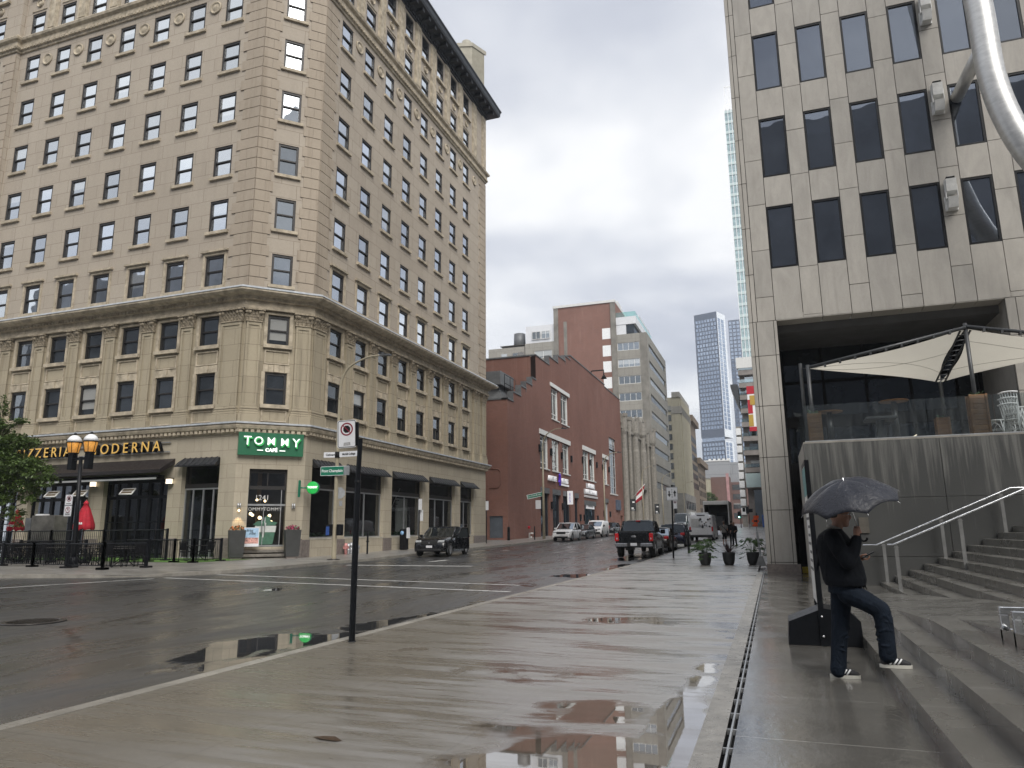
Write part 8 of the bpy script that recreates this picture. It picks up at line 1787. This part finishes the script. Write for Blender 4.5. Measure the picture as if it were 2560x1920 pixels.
# ---------------------------------------------------------------- people
def organic(name, mb, voxel, smooth, mat, parent=None, world=False):
    """welds a group of overlapping volumes into one continuous smooth surface"""
    me = mb.mesh(name + '_raw', mat); o = bpy.data.objects.new('tmp', me); COL.objects.link(o)
    r = o.modifiers.new('r', 'REMESH'); r.mode = 'VOXEL'; r.voxel_size = voxel; r.use_smooth_shade = True
    if smooth: s_ = o.modifiers.new('s', 'SMOOTH'); s_.iterations = smooth; s_.factor = .5
    dg = bpy.context.evaluated_depsgraph_get(); m2 = bpy.data.meshes.new_from_object(o.evaluated_get(dg)); bpy.data.objects.remove(o)
    m2.materials.clear(); m2.materials.append(mat); m2.name = name
    return link(name, m2, parent, world)
def limb(mb, pts, n_=14):
    mb.tube([p[:3] for p in pts], [p[3] for p in pts], n_)
    for p in pts: mb.ball(p[:3], p[3] * .99, 12, 8)
def ell(mb, rings, n_=18):
    """stack of ellipses (cx, cy, z, rx, ry)"""
    b = []
    for cx, cy, z, rx, ry in rings:
        for k_ in range(n_): a = 2 * pi * k_ / n_; b.append((cx + rx * cos(a), cy + ry * sin(a), z))
    L = len(rings); mb.add(b, [(i * n_ + k_, i * n_ + (k_ + 1) % n_, (i + 1) * n_ + (k_ + 1) % n_, (i + 1) * n_ + k_) for i in range(L - 1) for k_ in range(n_)] + [list(range(n_ - 1, -1, -1)), list(range((L - 1) * n_, L * n_))])
def fabric(name, col, fold=.6, scale=9, rough=.85):
    m, nt, b = new_mat(name); n = N(nt); p = n.obj(); f = n.noise(n.v('MULTIPLY', p, (1, 1, .55)), scale, 4, .6, 1.0); w_ = n.noise(p, 90, 2); 
    nt.links.new(n.mix(n.mr(f, .3, .7), tuple(q * .7 for q in col), tuple(q * 1.25 for q in col)), b.inputs['Base Color']); b.inputs['Roughness'].default_value = rough; b.inputs['Specular IOR Level'].default_value = .15
    nt.links.new(n.bump(n.m('ADD', f, n.m('MULTIPLY', w_, .06)), fold, .035), b.inputs['Normal']); return m
M['skin'] = simple('skin', (0.30, 0.165, 0.115), .5, 0, .12, 14); M['skin'].node_tree.nodes['Principled BSDF'].inputs['Subsurface Weight'].default_value = .12; M['skin'].node_tree.nodes['Principled BSDF'].inputs['Subsurface Radius'].default_value = (.01, .004, .002)
M['jacket'] = fabric('dark_navy_jacket', (0.0055, 0.007, 0.010)); M['jeans'] = fabric('dark_blue_denim', (0.009, 0.014, 0.023), .8, 12); M['hair'] = simple('dark_hair', (0.02, 0.015, 0.012), .6, 0, .3, 40)
BX, BY = 0.0, 8.2
def hand_fingers(mb, wrist, palm, dirs, length, curl_axis, spread, thumb):
    """palm block plus four fingers with two bends each and a thumb"""
    limb(mb, [(*wrist, .024), (*((wrist + palm) / 2), .026), (*palm, .026)])
    for i in range(4):
        base = palm + spread * (i - 1.5) * .019; d_ = dirs[0].copy(); p = base; L = length[i]; pts = [(*p, .0095)]
        for seg, fr_ in enumerate((.45, .32, .23)): d_ = dirs[min(seg, len(dirs) - 1)]; p = p + d_.normalized() * L * fr_; pts.append((*p, .0088 - seg * .0008))
        limb(mb, pts, 8)
    limb(mb, [(*thumb[0], .012), (*thumb[1], .0105), (*thumb[2], .009)], 8)
V = Vector
def man():
    body = MB(); y = BY
    ell(body, [(.62, y, .93, .10, .15), (.61, y, 1.05, .12, .165), (.59, y, 1.25, .125, .16), (.57, y, 1.42, .12, .18), (.575, y, 1.50, .09, .17), (.59, y, 1.55, .055, .07)])
    limb(body, [(.595, y, 1.52, .058), (.625, y, 1.60, .055), (.64, y, 1.66, .06)])
    body.ball((.648, y, 1.715), (.098, .078, .112), 20, 14); body.ball((.688, y, 1.655), (.055, .056, .062), 14, 10); body.ball((.70, y, 1.602), (.034, .036, .026), 12, 8)
    body.ball((.742, y, 1.668), (.02, .013, .016), 10, 8); body.tube([(.728, y, 1.715), (.752, y, 1.672)], [.012, .013], 8); body.ball((.722, y, 1.722), (.022, .05, .012), 12, 6); body.ball((.725, y, 1.632), (.014, .026, .007), 10, 6); body.ball((.722, y, 1.622), (.013, .022, .008), 10, 6)
    for s_ in (-1, 1): body.ball((.645, y + s_ * .079, 1.69), (.020, .010, .032), 10, 8); body.ball((.70, y + s_ * .045, 1.665), (.03, .022, .03), 10, 8)
    # right arm (nearer) holds the umbrella, left arm holds the phone
    limb(body, [(.555, y - .18, 1.49, .058), (.60, y - .235, 1.36, .05), (.665, y - .25, 1.245, .045)]); limb(body, [(.665, y - .25, 1.245, .045), (.735, y - .215, 1.36, .038), (.775, y - .185, 1.475, .028)])
    limb(body, [(.575, y + .18, 1.49, .058), (.585, y + .23, 1.35, .05), (.62, y + .24, 1.235, .045)]); limb(body, [(.62, y + .24, 1.235, .045), (.70, y + .19, 1.245, .036), (.775, y + .13, 1.262, .027)])
    w1 = V((.775, y - .185, 1.475)); grip = V((.795, y - .165, 1.545)); ax = V((-.20, .11, .97)).normalized()
    limb(body, [(*w1, .027), (*(w1.lerp(grip, .6) + V((-.012, -.008, 0))), .029), (*(grip + V((-.02, -.012, .004))), .027)])
    side = V((.6, .8, 0)).normalized(); out = ax.cross(side).normalized()
    for i in range(4):                           # fingers wrapped round the shaft, one above another
        c_ = grip + ax * (i * .0195 - .03); pts = []
        for k_, a in enumerate((200, 140, 80, 25)): q = radians(a); r = .021; pts.append((*(c_ + (side * cos(q) - out * sin(q)) * r), .0095 - .0006 * k_))
        limb(body, pts, 8)
    limb(body, [(*(grip - ax * .02 - side * .026), .012), (*(grip + ax * .015 - side * .012 + out * .022), .0105), (*(grip + ax * .042 + out * .02), .009)], 8)
    w2 = V((.775, y + .13, 1.262)); pl = V((.825, y + .095, 1.262)); limb(body, [(*w2, .026), (*w2.lerp(pl, .6), .027), (*pl, .025)])
    for i in range(4):                           # left hand open under the phone
        b_ = pl + V((.012 + i * .004, -.03 + i * .02, -.004)); limb(body, [(*b_, .0098), (*(b_ + V((.032, -.006, -.004))), .009), (*(b_ + V((.052, -.008, .012))), .0082), (*(b_ + V((.055, -.008, .028))), .0075)], 8)
    limb(body, [(*(pl + V((-.02, -.02, .015))), .0125), (*(pl + V((.01, -.035, .035))), .0105), (*(pl + V((.045, -.036, .04))), .009)], 8)
    # legs
    limb(body, [(.61, y + .09, .96, .09), (.58, y + .10, .72, .07), (.56, y + .10, .56, .058), (.535, y + .10, .36, .052), (.505, y + .10, .17, .038)]); limb(body, [(.66, y - .09, .95, .09), (.80, y - .10, .87, .075), (.935, y - .11, .775, .06)]); limb(body, [(.935, y - .11, .775, .06), (.945, y - .11, .55, .052), (.94, y - .11, .31, .038)])
    p = organic('person', body, .0055, 2, M['skin']); tag(p, 'man in a dark jacket and jeans looking at his phone under a black umbrella', 'person')
    # clothing
    jk = MB()
    ell(jk, [(.645, y, 1.0, .185, .215), (.64, y, 1.06, .205, .225), (.625, y, 1.18, .205, .22), (.60, y, 1.32, .195, .225), (.575, y, 1.44, .17, .225), (.57, y, 1.50, .135, .205), (.58, y, 1.545, .09, .125), (.595, y, 1.565, .065, .075)], 24)
    limb(jk, [(.555, y - .165, 1.475, .088), (.60, y - .24, 1.36, .078), (.665, y - .255, 1.24, .072)]); limb(jk, [(.665, y - .255, 1.24, .072), (.735, y - .215, 1.36, .062), (.768, y - .19, 1.452, .052)])
    limb(jk, [(.575, y + .165, 1.475, .088), (.585, y + .235, 1.35, .078), (.62, y + .24, 1.235, .072)]); limb(jk, [(.62, y + .24, 1.235, .072), (.70, y + .19, 1.245, .06), (.752, y + .145, 1.258, .048)])
    random.seed(2)
    for i in range(34):                          # soft folds
        z = random.uniform(1.02, 1.4); a = random.uniform(0, 6.28); c_ = V((.63 - .12 * (z - 1.02) + .185 * cos(a), y + .205 * sin(a), z)); e = V((random.uniform(-.03, .03), random.uniform(-.03, .03), random.uniform(.05, .12))); limb(jk, [(*(c_ - e), .008), (*c_, .016), (*(c_ + e), .008)], 6)
    j_ = organic('jacket', jk, .009, 3, M['jacket'], p)
    cl = MB(); cl.tube([(.555 + .055 * cos(a) + .035, y + .075 * sin(a), 1.572 + .018 * -cos(a)) for a in [i * 2 * pi / 16 for i in range(17)]], .017, 6); cl.build('shirt_collar', fabric('grey_shirt', (0.28, 0.27, 0.25)), p)
    tr = MB(); ell(tr, [(.63, y, .93, .155, .175), (.64, y, 1.0, .16, .18), (.64, y, 1.06, .15, .175)], 20)
    limb(tr, [(.605, y + .085, .93, .105), (.59, y + .095, .80, .098), (.565, y + .10, .60, .083), (.55, y + .10, .50, .079), (.525, y + .10, .30, .075), (.51, y + .10, .17, .079)]); limb(tr, [(.66, y - .085, .93, .112), (.79, y - .10, .868, .10), (.925, y - .11, .785, .088)]); limb(tr, [(.925, y - .11, .785, .088), (.945, y - .11, .68, .083), (.95, y - .11, .50, .078), (.948, y - .11, .36, .080)])
    for i in range(30):
        q = random.choice(((.57, y + .10, random.uniform(.18, .8)), (.945, y - .11, random.uniform(.36, .75)))); a = random.uniform(0, 6.28); c_ = V(q) + V((cos(a), sin(a), 0)) * .078; e = V((-sin(a) * .04, cos(a) * .04, random.uniform(-.02, .02))); limb(tr, [(*(c_ - e), .004), (*c_, .010), (*(c_ + e), .004)], 6)
    organic('trousers', tr, .008, 3, M['jeans'], p)
    M['shoe'] = simple('black_suede', (0.014, 0.014, 0.017), .7, 0, .2, 20); M['sole'] = simple('off_white_sole', (0.50, 0.49, 0.44), .6, 0, .1, 20)
    for x0, yy_, z0 in ((.425, y + .10, .10), (.865, y - .11, .252)):
        L = .285; up = MB(); limb(up, [(x0 + .05, yy_, z0 + .055, .042), (x0 + .12, yy_, z0 + .06, .043), (x0 + .2, yy_, z0 + .045, .04), (x0 + .25, yy_, z0 + .036, .028)]); limb(up, [(x0 + .075, yy_, z0 + .10, .046), (x0 + .10, yy_, z0 + .07, .045)]); sh = organic('shoe', up, .006, 2, M['shoe'], p)
        so = MB(); so.prism([(x0 + L * (.5 - .5 * cos(a)), yy_ + .046 * sin(a) * (1 + .12 * -cos(a))) for a in [i * 2 * pi / 28 for i in range(28)]], z0 + .001, z0 + .032, lambda a, b, h: (a, b, h), smooth=True); so.build('sole', M['sole'], sh)
        for k_ in range(3): u = x0 + .10 + k_ * .034; st_ = MB(); st_.tube([(u - .014, yy_ - .040, z0 + .036), (u + .004, yy_ - .0445, z0 + .058), (u + .026, yy_ - .036, z0 + .088)], .008, 5); st_.build('stripe', M['white'], sh)
    hr = MB(); hr.ball((.632, y, 1.722), (.094, .083, .10), 16, 12); hr.v = [(a, b, max(c_, 1.668 + max(0, (a - .60)) * .45)) for a, b, c_ in hr.v]; hr.build('hair', M['hair'], p)
    cp = MB(); cp.ball((.648, y, 1.735), (.112, .094, .10), 20, 12); cp.v = [(a, b, max(c_, 1.725)) for a, b, c_ in cp.v]; cp.add([(.72, y - .08, 1.735), (.80, y - .06, 1.73), (.835, y, 1.73), (.80, y + .06, 1.73), (.72, y + .08, 1.735), (.72, y - .08, 1.747), (.80, y - .06, 1.742), (.835, y, 1.742), (.80, y + .06, 1.742), (.72, y + .08, 1.747)], [(0, 1, 2, 3, 4), (5, 6, 7, 8, 9), (0, 1, 6, 5), (1, 2, 7, 6), (2, 3, 8, 7), (3, 4, 9, 8)]); cp.build('cap', M['blackmatte'], p)
    for s_ in (-1, 1): e = MB(); e.ball((.727, y + s_ * .032, 1.706), .011, 10, 8); e.build('eye', M['white'], p)
    gl = MB(); 
    for s_ in (-1, 1): gl.tube([(.752, y + s_ * .034 + .024 * cos(a), 1.70 + .019 * sin(a)) for a in [i * pi / 6 for i in range(13)]], .0025, 5); gl.tube([(.748, y + s_ * .056, 1.703), (.65, y + s_ * .082, 1.705)], .0022, 4)
    gl.tube([(.753, y - .012, 1.70), (.756, y, 1.703), (.753, y + .012, 1.70)], .0025, 4); gl.build('glasses', M['steel'], p)
    return p, grip, ax
p, grip, ax = man()
t = thing('smartphone', 'thin smartphone lying in the open hand of the man under the umbrella', 'phone', (.87, BY + .075, 1.285)); R_ = Matrix.Rotation(radians(-28), 4, 'Y'); mb = MB(); mb.bevbox(-.05, .085, -.036, .036, 0, .009, .003); mb.v = [tuple(R_ @ V(v)) for v in mb.v]; mb.build('phone_body', M['black'], t)
# the umbrella
t = thing('umbrella', 'open black wet umbrella held by the man by the steps', 'umbrella', tuple(grip)); top = V((.695, BY - .31, 2.03)); axu = (top - grip).normalized(); e1 = V((1, 0, 0)); e1 = (e1 - axu * e1.dot(axu)).normalized(); e2 = axu.cross(e1)
mb = MB(); mb.tube([grip - axu * .06, top + axu * .03], .0055, 8); mb.build('shaft', M['steel'], t, True)
hk = [grip - axu * .05, grip - axu * .09]; 
for i in range(1, 7): a = i * pi / 6; hk.append(grip - axu * (.09 + .03 * sin(a)) + e1 * (.03 - .03 * cos(a)))
mb = MB(); mb.tube([grip + axu * .005] + hk, .011, 8); mb.build('handle', M['black'], t, True)
def canopy_mat():
    m, nt, b = new_mat('wet_black_nylon'); n = N(nt); p = n.obj(); f = n.noise(p, 16, 5, .65, 1.2); d_ = n.noise(p, 140, 2)
    b.inputs['Base Color'].default_value = (0.012, 0.014, 0.022, 1); nt.links.new(n.mr(f, .35, .65, .24, .5), b.inputs['Roughness']); b.inputs['Specular IOR Level'].default_value = .4; b.inputs['Sheen Weight'].default_value = .05
    nt.links.new(n.bump(n.m('ADD', f, n.m('MULTIPLY', d_, .12)), .55, .02), b.inputs['Normal']); return m
M['nylon'] = canopy_mat()
def dome(r_, a):
    R0 = .475; h = .235 * (r_ ** 1.9); return top - axu * h + (e1 * cos(a) + e2 * sin(a)) * R0 * r_
nr, na = 10, 48; a0 = radians(12); mb = MB()
for i in range(nr + 1):
    for k_ in range(na):
        a = a0 + 2 * pi * k_ / na; ph = (k_ % 6) / 6; sag = sin(pi * ph); r_ = i / nr * (1 - .075 * sag * (i / nr) ** 2); q = dome(r_, a) + axu * (.018 * sag * sin(pi * min(1, i / nr)) + .012 * sag * (i / nr) ** 3) ; mb.v.append(tuple(q))
for i in range(nr):
    for k_ in range(na): j = (k_ + 1) % na; mb.f.append([i * na + k_, i * na + j, (i + 1) * na + j, (i + 1) * na + k_]); mb.m.append(0); mb.sm.append(True)
cn = mb.build('canopy', M['nylon'], t, True, fix=False); so_ = cn.modifiers.new('s', 'SOLIDIFY'); so_.thickness = .0025
mb = MB()
for k_ in range(8): a = a0 + k_ * pi / 4; mb.tube([dome(r_, a) - axu * .006 for r_ in (0, .25, .5, .75, 1.0, 1.03)], .0028, 5); mb.tube([dome(.5, a) - axu * .008, top - axu * .22], .002, 4)
mb.build('ribs', M['steel'], t, True)
# small figures further down the street
def figure(x, y, z, h, rz, lb, top_, bot, hair, step=.12, arms=((.02, .0), (.02, .0)), shorts=False, bag=None, bald=False):
    k_ = h / 1.75; body = MB(); 
    def Lm(pts): limb(body, [(a * k_, b * k_, c_ * k_, r * k_) for a, b, c_, r in pts], 10)
    ell(body, [(0, 0, .86 * k_, .15 * k_, .10 * k_), (0, 0, 1.0 * k_, .15 * k_, .105 * k_), (0, 0, 1.25 * k_, .17 * k_, .105 * k_), (0, 0, 1.40 * k_, .17 * k_, .09 * k_), (0, 0, 1.47 * k_, .07 * k_, .06 * k_)], 14); Lm([(0, 0, 1.45, .05), (0, .01, 1.55, .05)]); body.ball((0, .015 * k_, 1.635 * k_), (.072 * k_, .088 * k_, .112 * k_), 14, 10); body.ball((0, .10 * k_, 1.62 * k_), (.012 * k_, .018 * k_, .016 * k_), 8, 6)
    for i, s_ in enumerate((-1, 1)):
        f = step * s_; Lm([(s_ * .085, 0, .88, .085), (s_ * .09, f * .5 + .02, .48, .055), (s_ * .09, f - .03, .09, .036)]); Lm([(s_ * .09, f - .03, .06, .035), (s_ * .09, f + .14, .03, .028)])
        e = arms[i]; Lm([(s_ * .19, 0, 1.39, .05), (s_ * .24, -.02, 1.13, .04), (s_ * .22 - s_ * e[1], .10 + e[0], .93 + e[0], .028)])
        hx, hy, hz = s_ * .22 - s_ * e[1], .12 + e[0], .89 + e[0]
        for q in range(4): Lm([(hx + s_ * (.005 - q * .002), hy - .02 + q * .014, hz, .011), (hx, hy - .015 + q * .014, hz - .08 + abs(q - 1.5) * .008, .008)])
        Lm([(hx - s_ * .015, hy + .02, hz + .02, .011), (hx - s_ * .03, hy + .045, hz - .03, .009)])
    p = organic('person', body, .012, 2, M['skin']); tag(p, lb, 'person'); p.location = (x, y, z); p.rotation_euler = (0, 0, rz)
    c_ = MB(); ell(c_, [(0, 0, .92 * k_, .175 * k_, .13 * k_), (0, 0, 1.1 * k_, .17 * k_, .125 * k_), (0, 0, 1.3 * k_, .185 * k_, .12 * k_), (0, 0, 1.43 * k_, .15 * k_, .095 * k_), (0, 0, 1.48 * k_, .07 * k_, .065 * k_)], 14)
    for i, s_ in enumerate((-1, 1)): limb(c_, [(s_ * .185 * k_, 0, 1.39 * k_, .066 * k_), (s_ * .225 * k_, -.01 * k_, 1.22 * k_, .058 * k_)] + ([] if shorts else [(s_ * .24 * k_, -.02 * k_, 1.12 * k_, .052 * k_), (s_ * .225 * k_, .07 * k_, .97 * k_, .042 * k_)]), 10)
    organic('shirt' if shorts else 'jacket', c_, .014, 2, top_, p)
    b_ = MB(); ell(b_, [(0, 0, .84 * k_, .165 * k_, .12 * k_), (0, 0, .98 * k_, .165 * k_, .12 * k_)], 14)
    for s_ in (-1, 1): f = step * s_; limb(b_, [(s_ * .085 * k_, 0, .86 * k_, .098 * k_), (s_ * .09 * k_, (f * .5 + .02) * k_, .5 * k_, .078 * k_)] + ([] if shorts else [(s_ * .09 * k_, (f - .03) * k_, .1 * k_, .058 * k_)]), 10)
    organic('shorts' if shorts else 'trousers', b_, .014, 2, bot, p)
    h_ = MB(); h_.ball((0, -.008 * k_, 1.655 * k_), (.082 * k_, .09 * k_, (.075 if bald else .105) * k_), 12, 8); h_.build('hair', hair, p)
    for s_ in (-1, 1): q = MB(); q.bevbox((s_ * .09 - .04) * k_, (s_ * .09 + .04) * k_, (step * s_ - .09) * k_, (step * s_ + .17) * k_, .002, .06 * k_, .015); q.build('shoe', M['blackmatte'], p)
    if bag: q = MB(); q.tube([(-.16 * k_, -.11 * k_, 1.42 * k_), (.05 * k_, -.135 * k_, 1.2 * k_), (.24 * k_, -.06 * k_, .98 * k_)], .02, 6); q.bevbox(.2 * k_, .3 * k_, -.16 * k_, .1 * k_, .78 * k_, 1.0 * k_, .02); tag(q.build('shoulder_bag', M['blackmatte'], None), bag, 'bag'); o = COL.objects['shoulder_bag']; o.location = (x, y, z); o.rotation_euler = (0, 0, rz)
    return p
F_grey = fabric('grey_tshirt', (0.20, 0.19, 0.175), .4, 6); F_black = fabric('black_cloth', (0.011, 0.011, 0.013), .4, 6); H_grey = simple('grey_blond_hair', (0.42, 0.36, 0.28), .7, 0, .3, 30); F_tan = fabric('tan_top', (0.42, 0.28, 0.2), .4, 6)
figure(-3.38, 55.6, ground(-3.4, 55.6), 1.76, 0.1, 'man in a grey T-shirt and dark shorts walking away beyond the potted plants', F_grey, F_black, simple('cropped_hair', (0.16, 0.12, 0.09), .7, 0, .2, 30), .1, shorts=True, bag='dark shoulder bag slung across the back of the man in the grey T-shirt', bald=True)
figure(-2.66, 55.0, ground(-2.7, 55), 1.70, 2.7, 'fair haired woman in black turned towards the man in the grey T-shirt', F_black, F_black, H_grey, .06, arms=((.12, .06), (.05, 0)))
figure(-2.98, 58.0, ground(-3, 58), 1.78, 0.0, 'person in dark clothes half hidden behind the couple beyond the plants', F_black, F_black, M['hair'], .1)
figure(-22.0, 91.5, ground(-22, 91.5), 1.72, 2.6, 'dark haired person in a tan top standing behind the parked cars by the brick wall', F_tan, F_black, M['hair'], .05)
t = tag(MB().bevbox(-3.72, -3.5, 55.45, 55.6, .95, 1.18, .03).build('carrier_bag', M['white']), 'white carrier bag in the hand of the man in the grey T-shirt', 'bag')
# ---------------------------------------------------------------- plants and trees
def leafmat(name, a, b_, trans=.25):
    m, nt, b = new_mat(name); n = N(nt); r = n.n('ShaderNodeTexWhiteNoise'); g_ = n.n('ShaderNodeNewGeometry'); nt.links.new(g_.outputs['Random Per Island'], b.inputs['Roughness']); c = n.mix(g_.outputs['Random Per Island'], a, b_); c = n.mix(n.mr(n.noise(n.pos(), 1.6, 3), .35, .65, 0, .45), c, tuple(q * .55 for q in a)); nt.links.new(c, b.inputs['Base Color']); b.inputs['Roughness'].default_value = .45
    for l in list(b.inputs['Roughness'].links): nt.links.remove(l)
    tr = n.n('ShaderNodeBsdfTranslucent'); nt.links.new(c, tr.inputs[0]); mx = n.n('ShaderNodeMixShader'); mx.inputs[0].default_value = trans; out = [q for q in nt.nodes if q.type == 'OUTPUT_MATERIAL'][0]; nt.links.new(b.outputs[0], mx.inputs[1]); nt.links.new(tr.outputs[0], mx.inputs[2]); nt.links.new(mx.outputs[0], out.inputs[0]); return m
M['leafA'] = leafmat('fresh_green_leaf', (0.075, 0.125, 0.028), (0.12, 0.18, 0.05)); M['leafB'] = leafmat('glossy_pot_leaf', (0.035, 0.085, 0.02), (0.09, 0.16, 0.045)); M['leafC'] = leafmat('purple_spike_leaf', (0.030, 0.012, 0.014), (0.075, 0.04, 0.035)); M['bark'] = simple('grey_brown_bark', (0.085, 0.07, 0.055), .85, 0, .35, 6, .6, 18)
def leaf(mb, p, d_, up, L, w_):
    s_ = d_.cross(up); s_ = s_.normalized() if s_.length > 1e-4 else V((1, 0, 0)); m_ = p + d_ * L * .5 + up * L * .08
    mb.add([p, m_ + s_ * w_, p + d_ * L - up * L * .05, m_ - s_ * w_], [(0, 1, 2), (0, 2, 3)])
def tree(name, lb, x, y, z0, trunk_h, clumps, leaves, sz, seed, mat, trunk_r=.11, dens=1.0):
    t = thing(name, lb, 'tree', (x, y, z0)); random.seed(seed); tk = MB(); topz = max(c_[2] for c_ in clumps)
    tk.tube([(x, y, z0 - .1), (x + .05, y, z0 + trunk_h * .5), (x + .02, y + .04, z0 + trunk_h), (x - .05, y, topz - .2)], [trunk_r * 1.25, trunk_r, trunk_r * .75, .02], 10)
    mb = MB()
    for cx, cy, cz, rx, ry, rz in clumps:
        b0 = V((x, y, max(z0 + trunk_h * .75, cz - .9))); c_ = V((cx, cy, cz)); tk.tube([b0, b0.lerp(c_, .5) + V((0, 0, .12)), c_], [.045, .03, .012], 6)
        n_ = int(leaves * rx * ry * rz * 8 ** .2); tips = []
        for i in range(max(5, int(n_ / 26))):
            a, b = random.uniform(0, 2 * pi), random.uniform(-1, 1); q = sqrt(1 - b * b); k_ = random.uniform(.55, 1.05); tip = c_ + V((rx * q * cos(a), ry * q * sin(a), rz * b)) * k_; tips.append(tip)
            if i % 3 == 0: tk.tube([c_ + (tip - c_) * .1, tip], [.012, .004], 4, cap=False)
        for i in range(n_):
            tip = random.choice(tips); p_ = tip + V((random.gauss(0, .17) * rx, random.gauss(0, .17) * ry, random.gauss(0, .12) * rz)); d_ = (tip - c_) * .6 + V((random.uniform(-1, 1), random.uniform(-1, 1), random.uniform(-.8, .5))); d_ = d_.normalized() if d_.length > .01 else V((1, 0, 0)); leaf(mb, p_, d_, V((random.uniform(-.5, .5), random.uniform(-.5, .5), 1)).normalized(), sz * random.uniform(.6, 1.3), sz * random.uniform(.22, .38))
    tk.build('trunk', M['bark'], t, True); tag(mb.build('crown', mat, t, True, fix=False), kind=None); return t
cl = [(-34.6, 24, 7.4, .35, .35, .7), (-34.4, 24, 6.5, .6, .6, .35), (-33.4, 23.6, 6.75, .75, .5, .18), (-32.7, 23.7, 6.9, .35, .3, .12), (-33.9, 24, 5.9, .9, .9, .4), (-32.9, 23.8, 5.75, .9, .7, .42), (-32.0, 23.7, 5.75, .55, .5, .2), (-34.8, 24, 5.2, 1.0, 1, .5), (-33.5, 23.5, 5.1, 1.0, .8, .4), (-32.4, 23.6, 4.75, 1.0, .8, .45), (-31.5, 23.5, 4.6, .8, .7, .4), (-30.7, 23.4, 4.25, .7, .6, .35), (-30.15, 23.3, 3.85, .42, .4, .25), (-34.6, 23.6, 4.3, 1.1, .9, .5), (-33.2, 23.4, 4.1, 1.0, .8, .4), (-32.3, 23.6, 3.85, .8, .7, .4), (-31.5, 23.6, 3.55, .6, .5, .3), (-34.2, 23.6, 3.4, 1.0, .8, .4), (-32.9, 23.5, 3.2, .7, .6, .35), (-31.2, 23.5, 3.1, .4, .4, .22), (-32.3, 23.6, 2.6, .5, .4, .3), (-32.0, 23.6, 2.2, .3, .3, .25), (-35.6, 24, 6.0, 1.0, 1, .6), (-36, 24, 4.6, 1.2, 1, .7), (-34.9, 24, 2.6, .8, .7, .4)]
tree('street_tree', 'leafy green street tree at the left edge in front of the pizzeria', -34.9, 24.3, ground(-35, 24), 2.4, cl, 2900, .145, 12, M['leafA'])
tree('street_tree', 'distant green tree above the box truck at the end of the street', -24.6, 318, g(-24, 318), 4, [(-24.6, 318, 14.2, 2.3, 2, 2.2), (-26, 318, 12.2, 2, 2, 2), (-23.4, 318, 11.5, 1.8, 2, 2)], 40, 1.0, 5, M['leafA'], .3)
M['pot'] = simple('matt_black_pot', (0.011, 0.012, 0.013), .5, 0, .2, 4)
def pot(x, y, lb, kind, seed):
    z = ground(x, y); t = thing('potted_plant', lb, 'potted plant', (x, y, z), 0, 'potted plants on the right pavement'); random.seed(seed)
    mb = MB(); mb.lathe([(.16, 0), (.20, .06), (.235, .2), (.255, .4), (.26, .50), (.245, .51), (.235, .47), (.001, .46)], n=24); mb.build('pot', M['pot'], t); mb = MB(); mb.lathe([(.232, .472), (.1, .485), (.001, .49)], n=14); mb.build('soil', M['leaf_brown'], t); mb = MB(); st = MB()
    if kind == 'spike':
        for i in range(70):
            a = random.uniform(0, 6.28); el = random.uniform(.1, 1.45); L = random.uniform(.35, .65); d_ = V((cos(a) * cos(el), sin(a) * cos(el), sin(el))); p_ = V((cos(a) * .05, sin(a) * .05, .48)); s_ = V((-sin(a), cos(a), 0)) * .016; m_ = p_ + d_ * L * .55; e = p_ + d_ * L - V((0, 0, L * .35 * cos(el)))
            mb.add([p_ - s_ * .7, p_ + s_ * .7, m_ + s_, e, m_ - s_], [(0, 1, 2, 4), (4, 2, 3)])
        tag(mb.build('foliage', M['leafC'], t, fix=False), kind='stuff')
    else:
        for i in range(64 if kind == 'full' else 46):                      # long stalks ending in deeply fingered leaves
            a = random.uniform(0, 6.28); el = random.uniform(-.1, 1.35) if i > 8 else random.uniform(-.5, .1); L = random.uniform(.25, .58) * (1.0 if kind == 'full' else 1.1); d_ = V((cos(a) * cos(el), sin(a) * cos(el), sin(el))); p0 = V((cos(a) * .06, sin(a) * .06, .5)); p_ = p0 + d_ * L + V((0, 0, .05 if el > 0 else -.02)); st.tube([p0, p0.lerp(p_, .5) + V((0, 0, .05)), p_], .005, 4, cap=False)
            f = (V((d_.x, d_.y, -.35))).normalized(); sd_ = f.cross(V((0, 0, 1))).normalized(); up = sd_.cross(f)
            for k_ in range(9):
                an = (k_ - 4) * .30; dd_ = (f * cos(an) + sd_ * sin(an)).normalized(); leaf(mb, p_ + f * .02 * (4 - abs(k_ - 4)), dd_, up, random.uniform(.12, .19), .016)
        st.build('stalks', M['leafB'], t); tag(mb.build('foliage', M['leafB'], t, fix=False), kind='stuff')
pot(-2.76, 31.75, 'leafy green plant in a black pot, nearest to the parked cars', 'full', 3); pot(-1.83, 32.1, 'spiky purple plant in a black pot between two green ones', 'spike', 4); pot(-.88, 32.45, 'open green plant in a black pot beside the concrete foot', 'open', 8)
# ---------------------------------------------------------------- rainy air
m = bpy.data.materials.new('rainy_air'); m.use_nodes = True; nt = m.node_tree; nt.nodes.clear()
vo = nt.nodes.new('ShaderNodeVolumePrincipled'); vo.inputs['Color'].default_value = (0.86, 0.91, 0.97, 1); vo.inputs['Density'].default_value = 0.0004; vo.inputs['Anisotropy'].default_value = 0.2
nt.links.new(vo.outputs[0], nt.nodes.new('ShaderNodeOutputMaterial').inputs['Volume'])
mb = MB(); mb.box(-1000, 1000, -700, 2700, -2, 230); tag(mb.build('haze', m), kind='stuff')
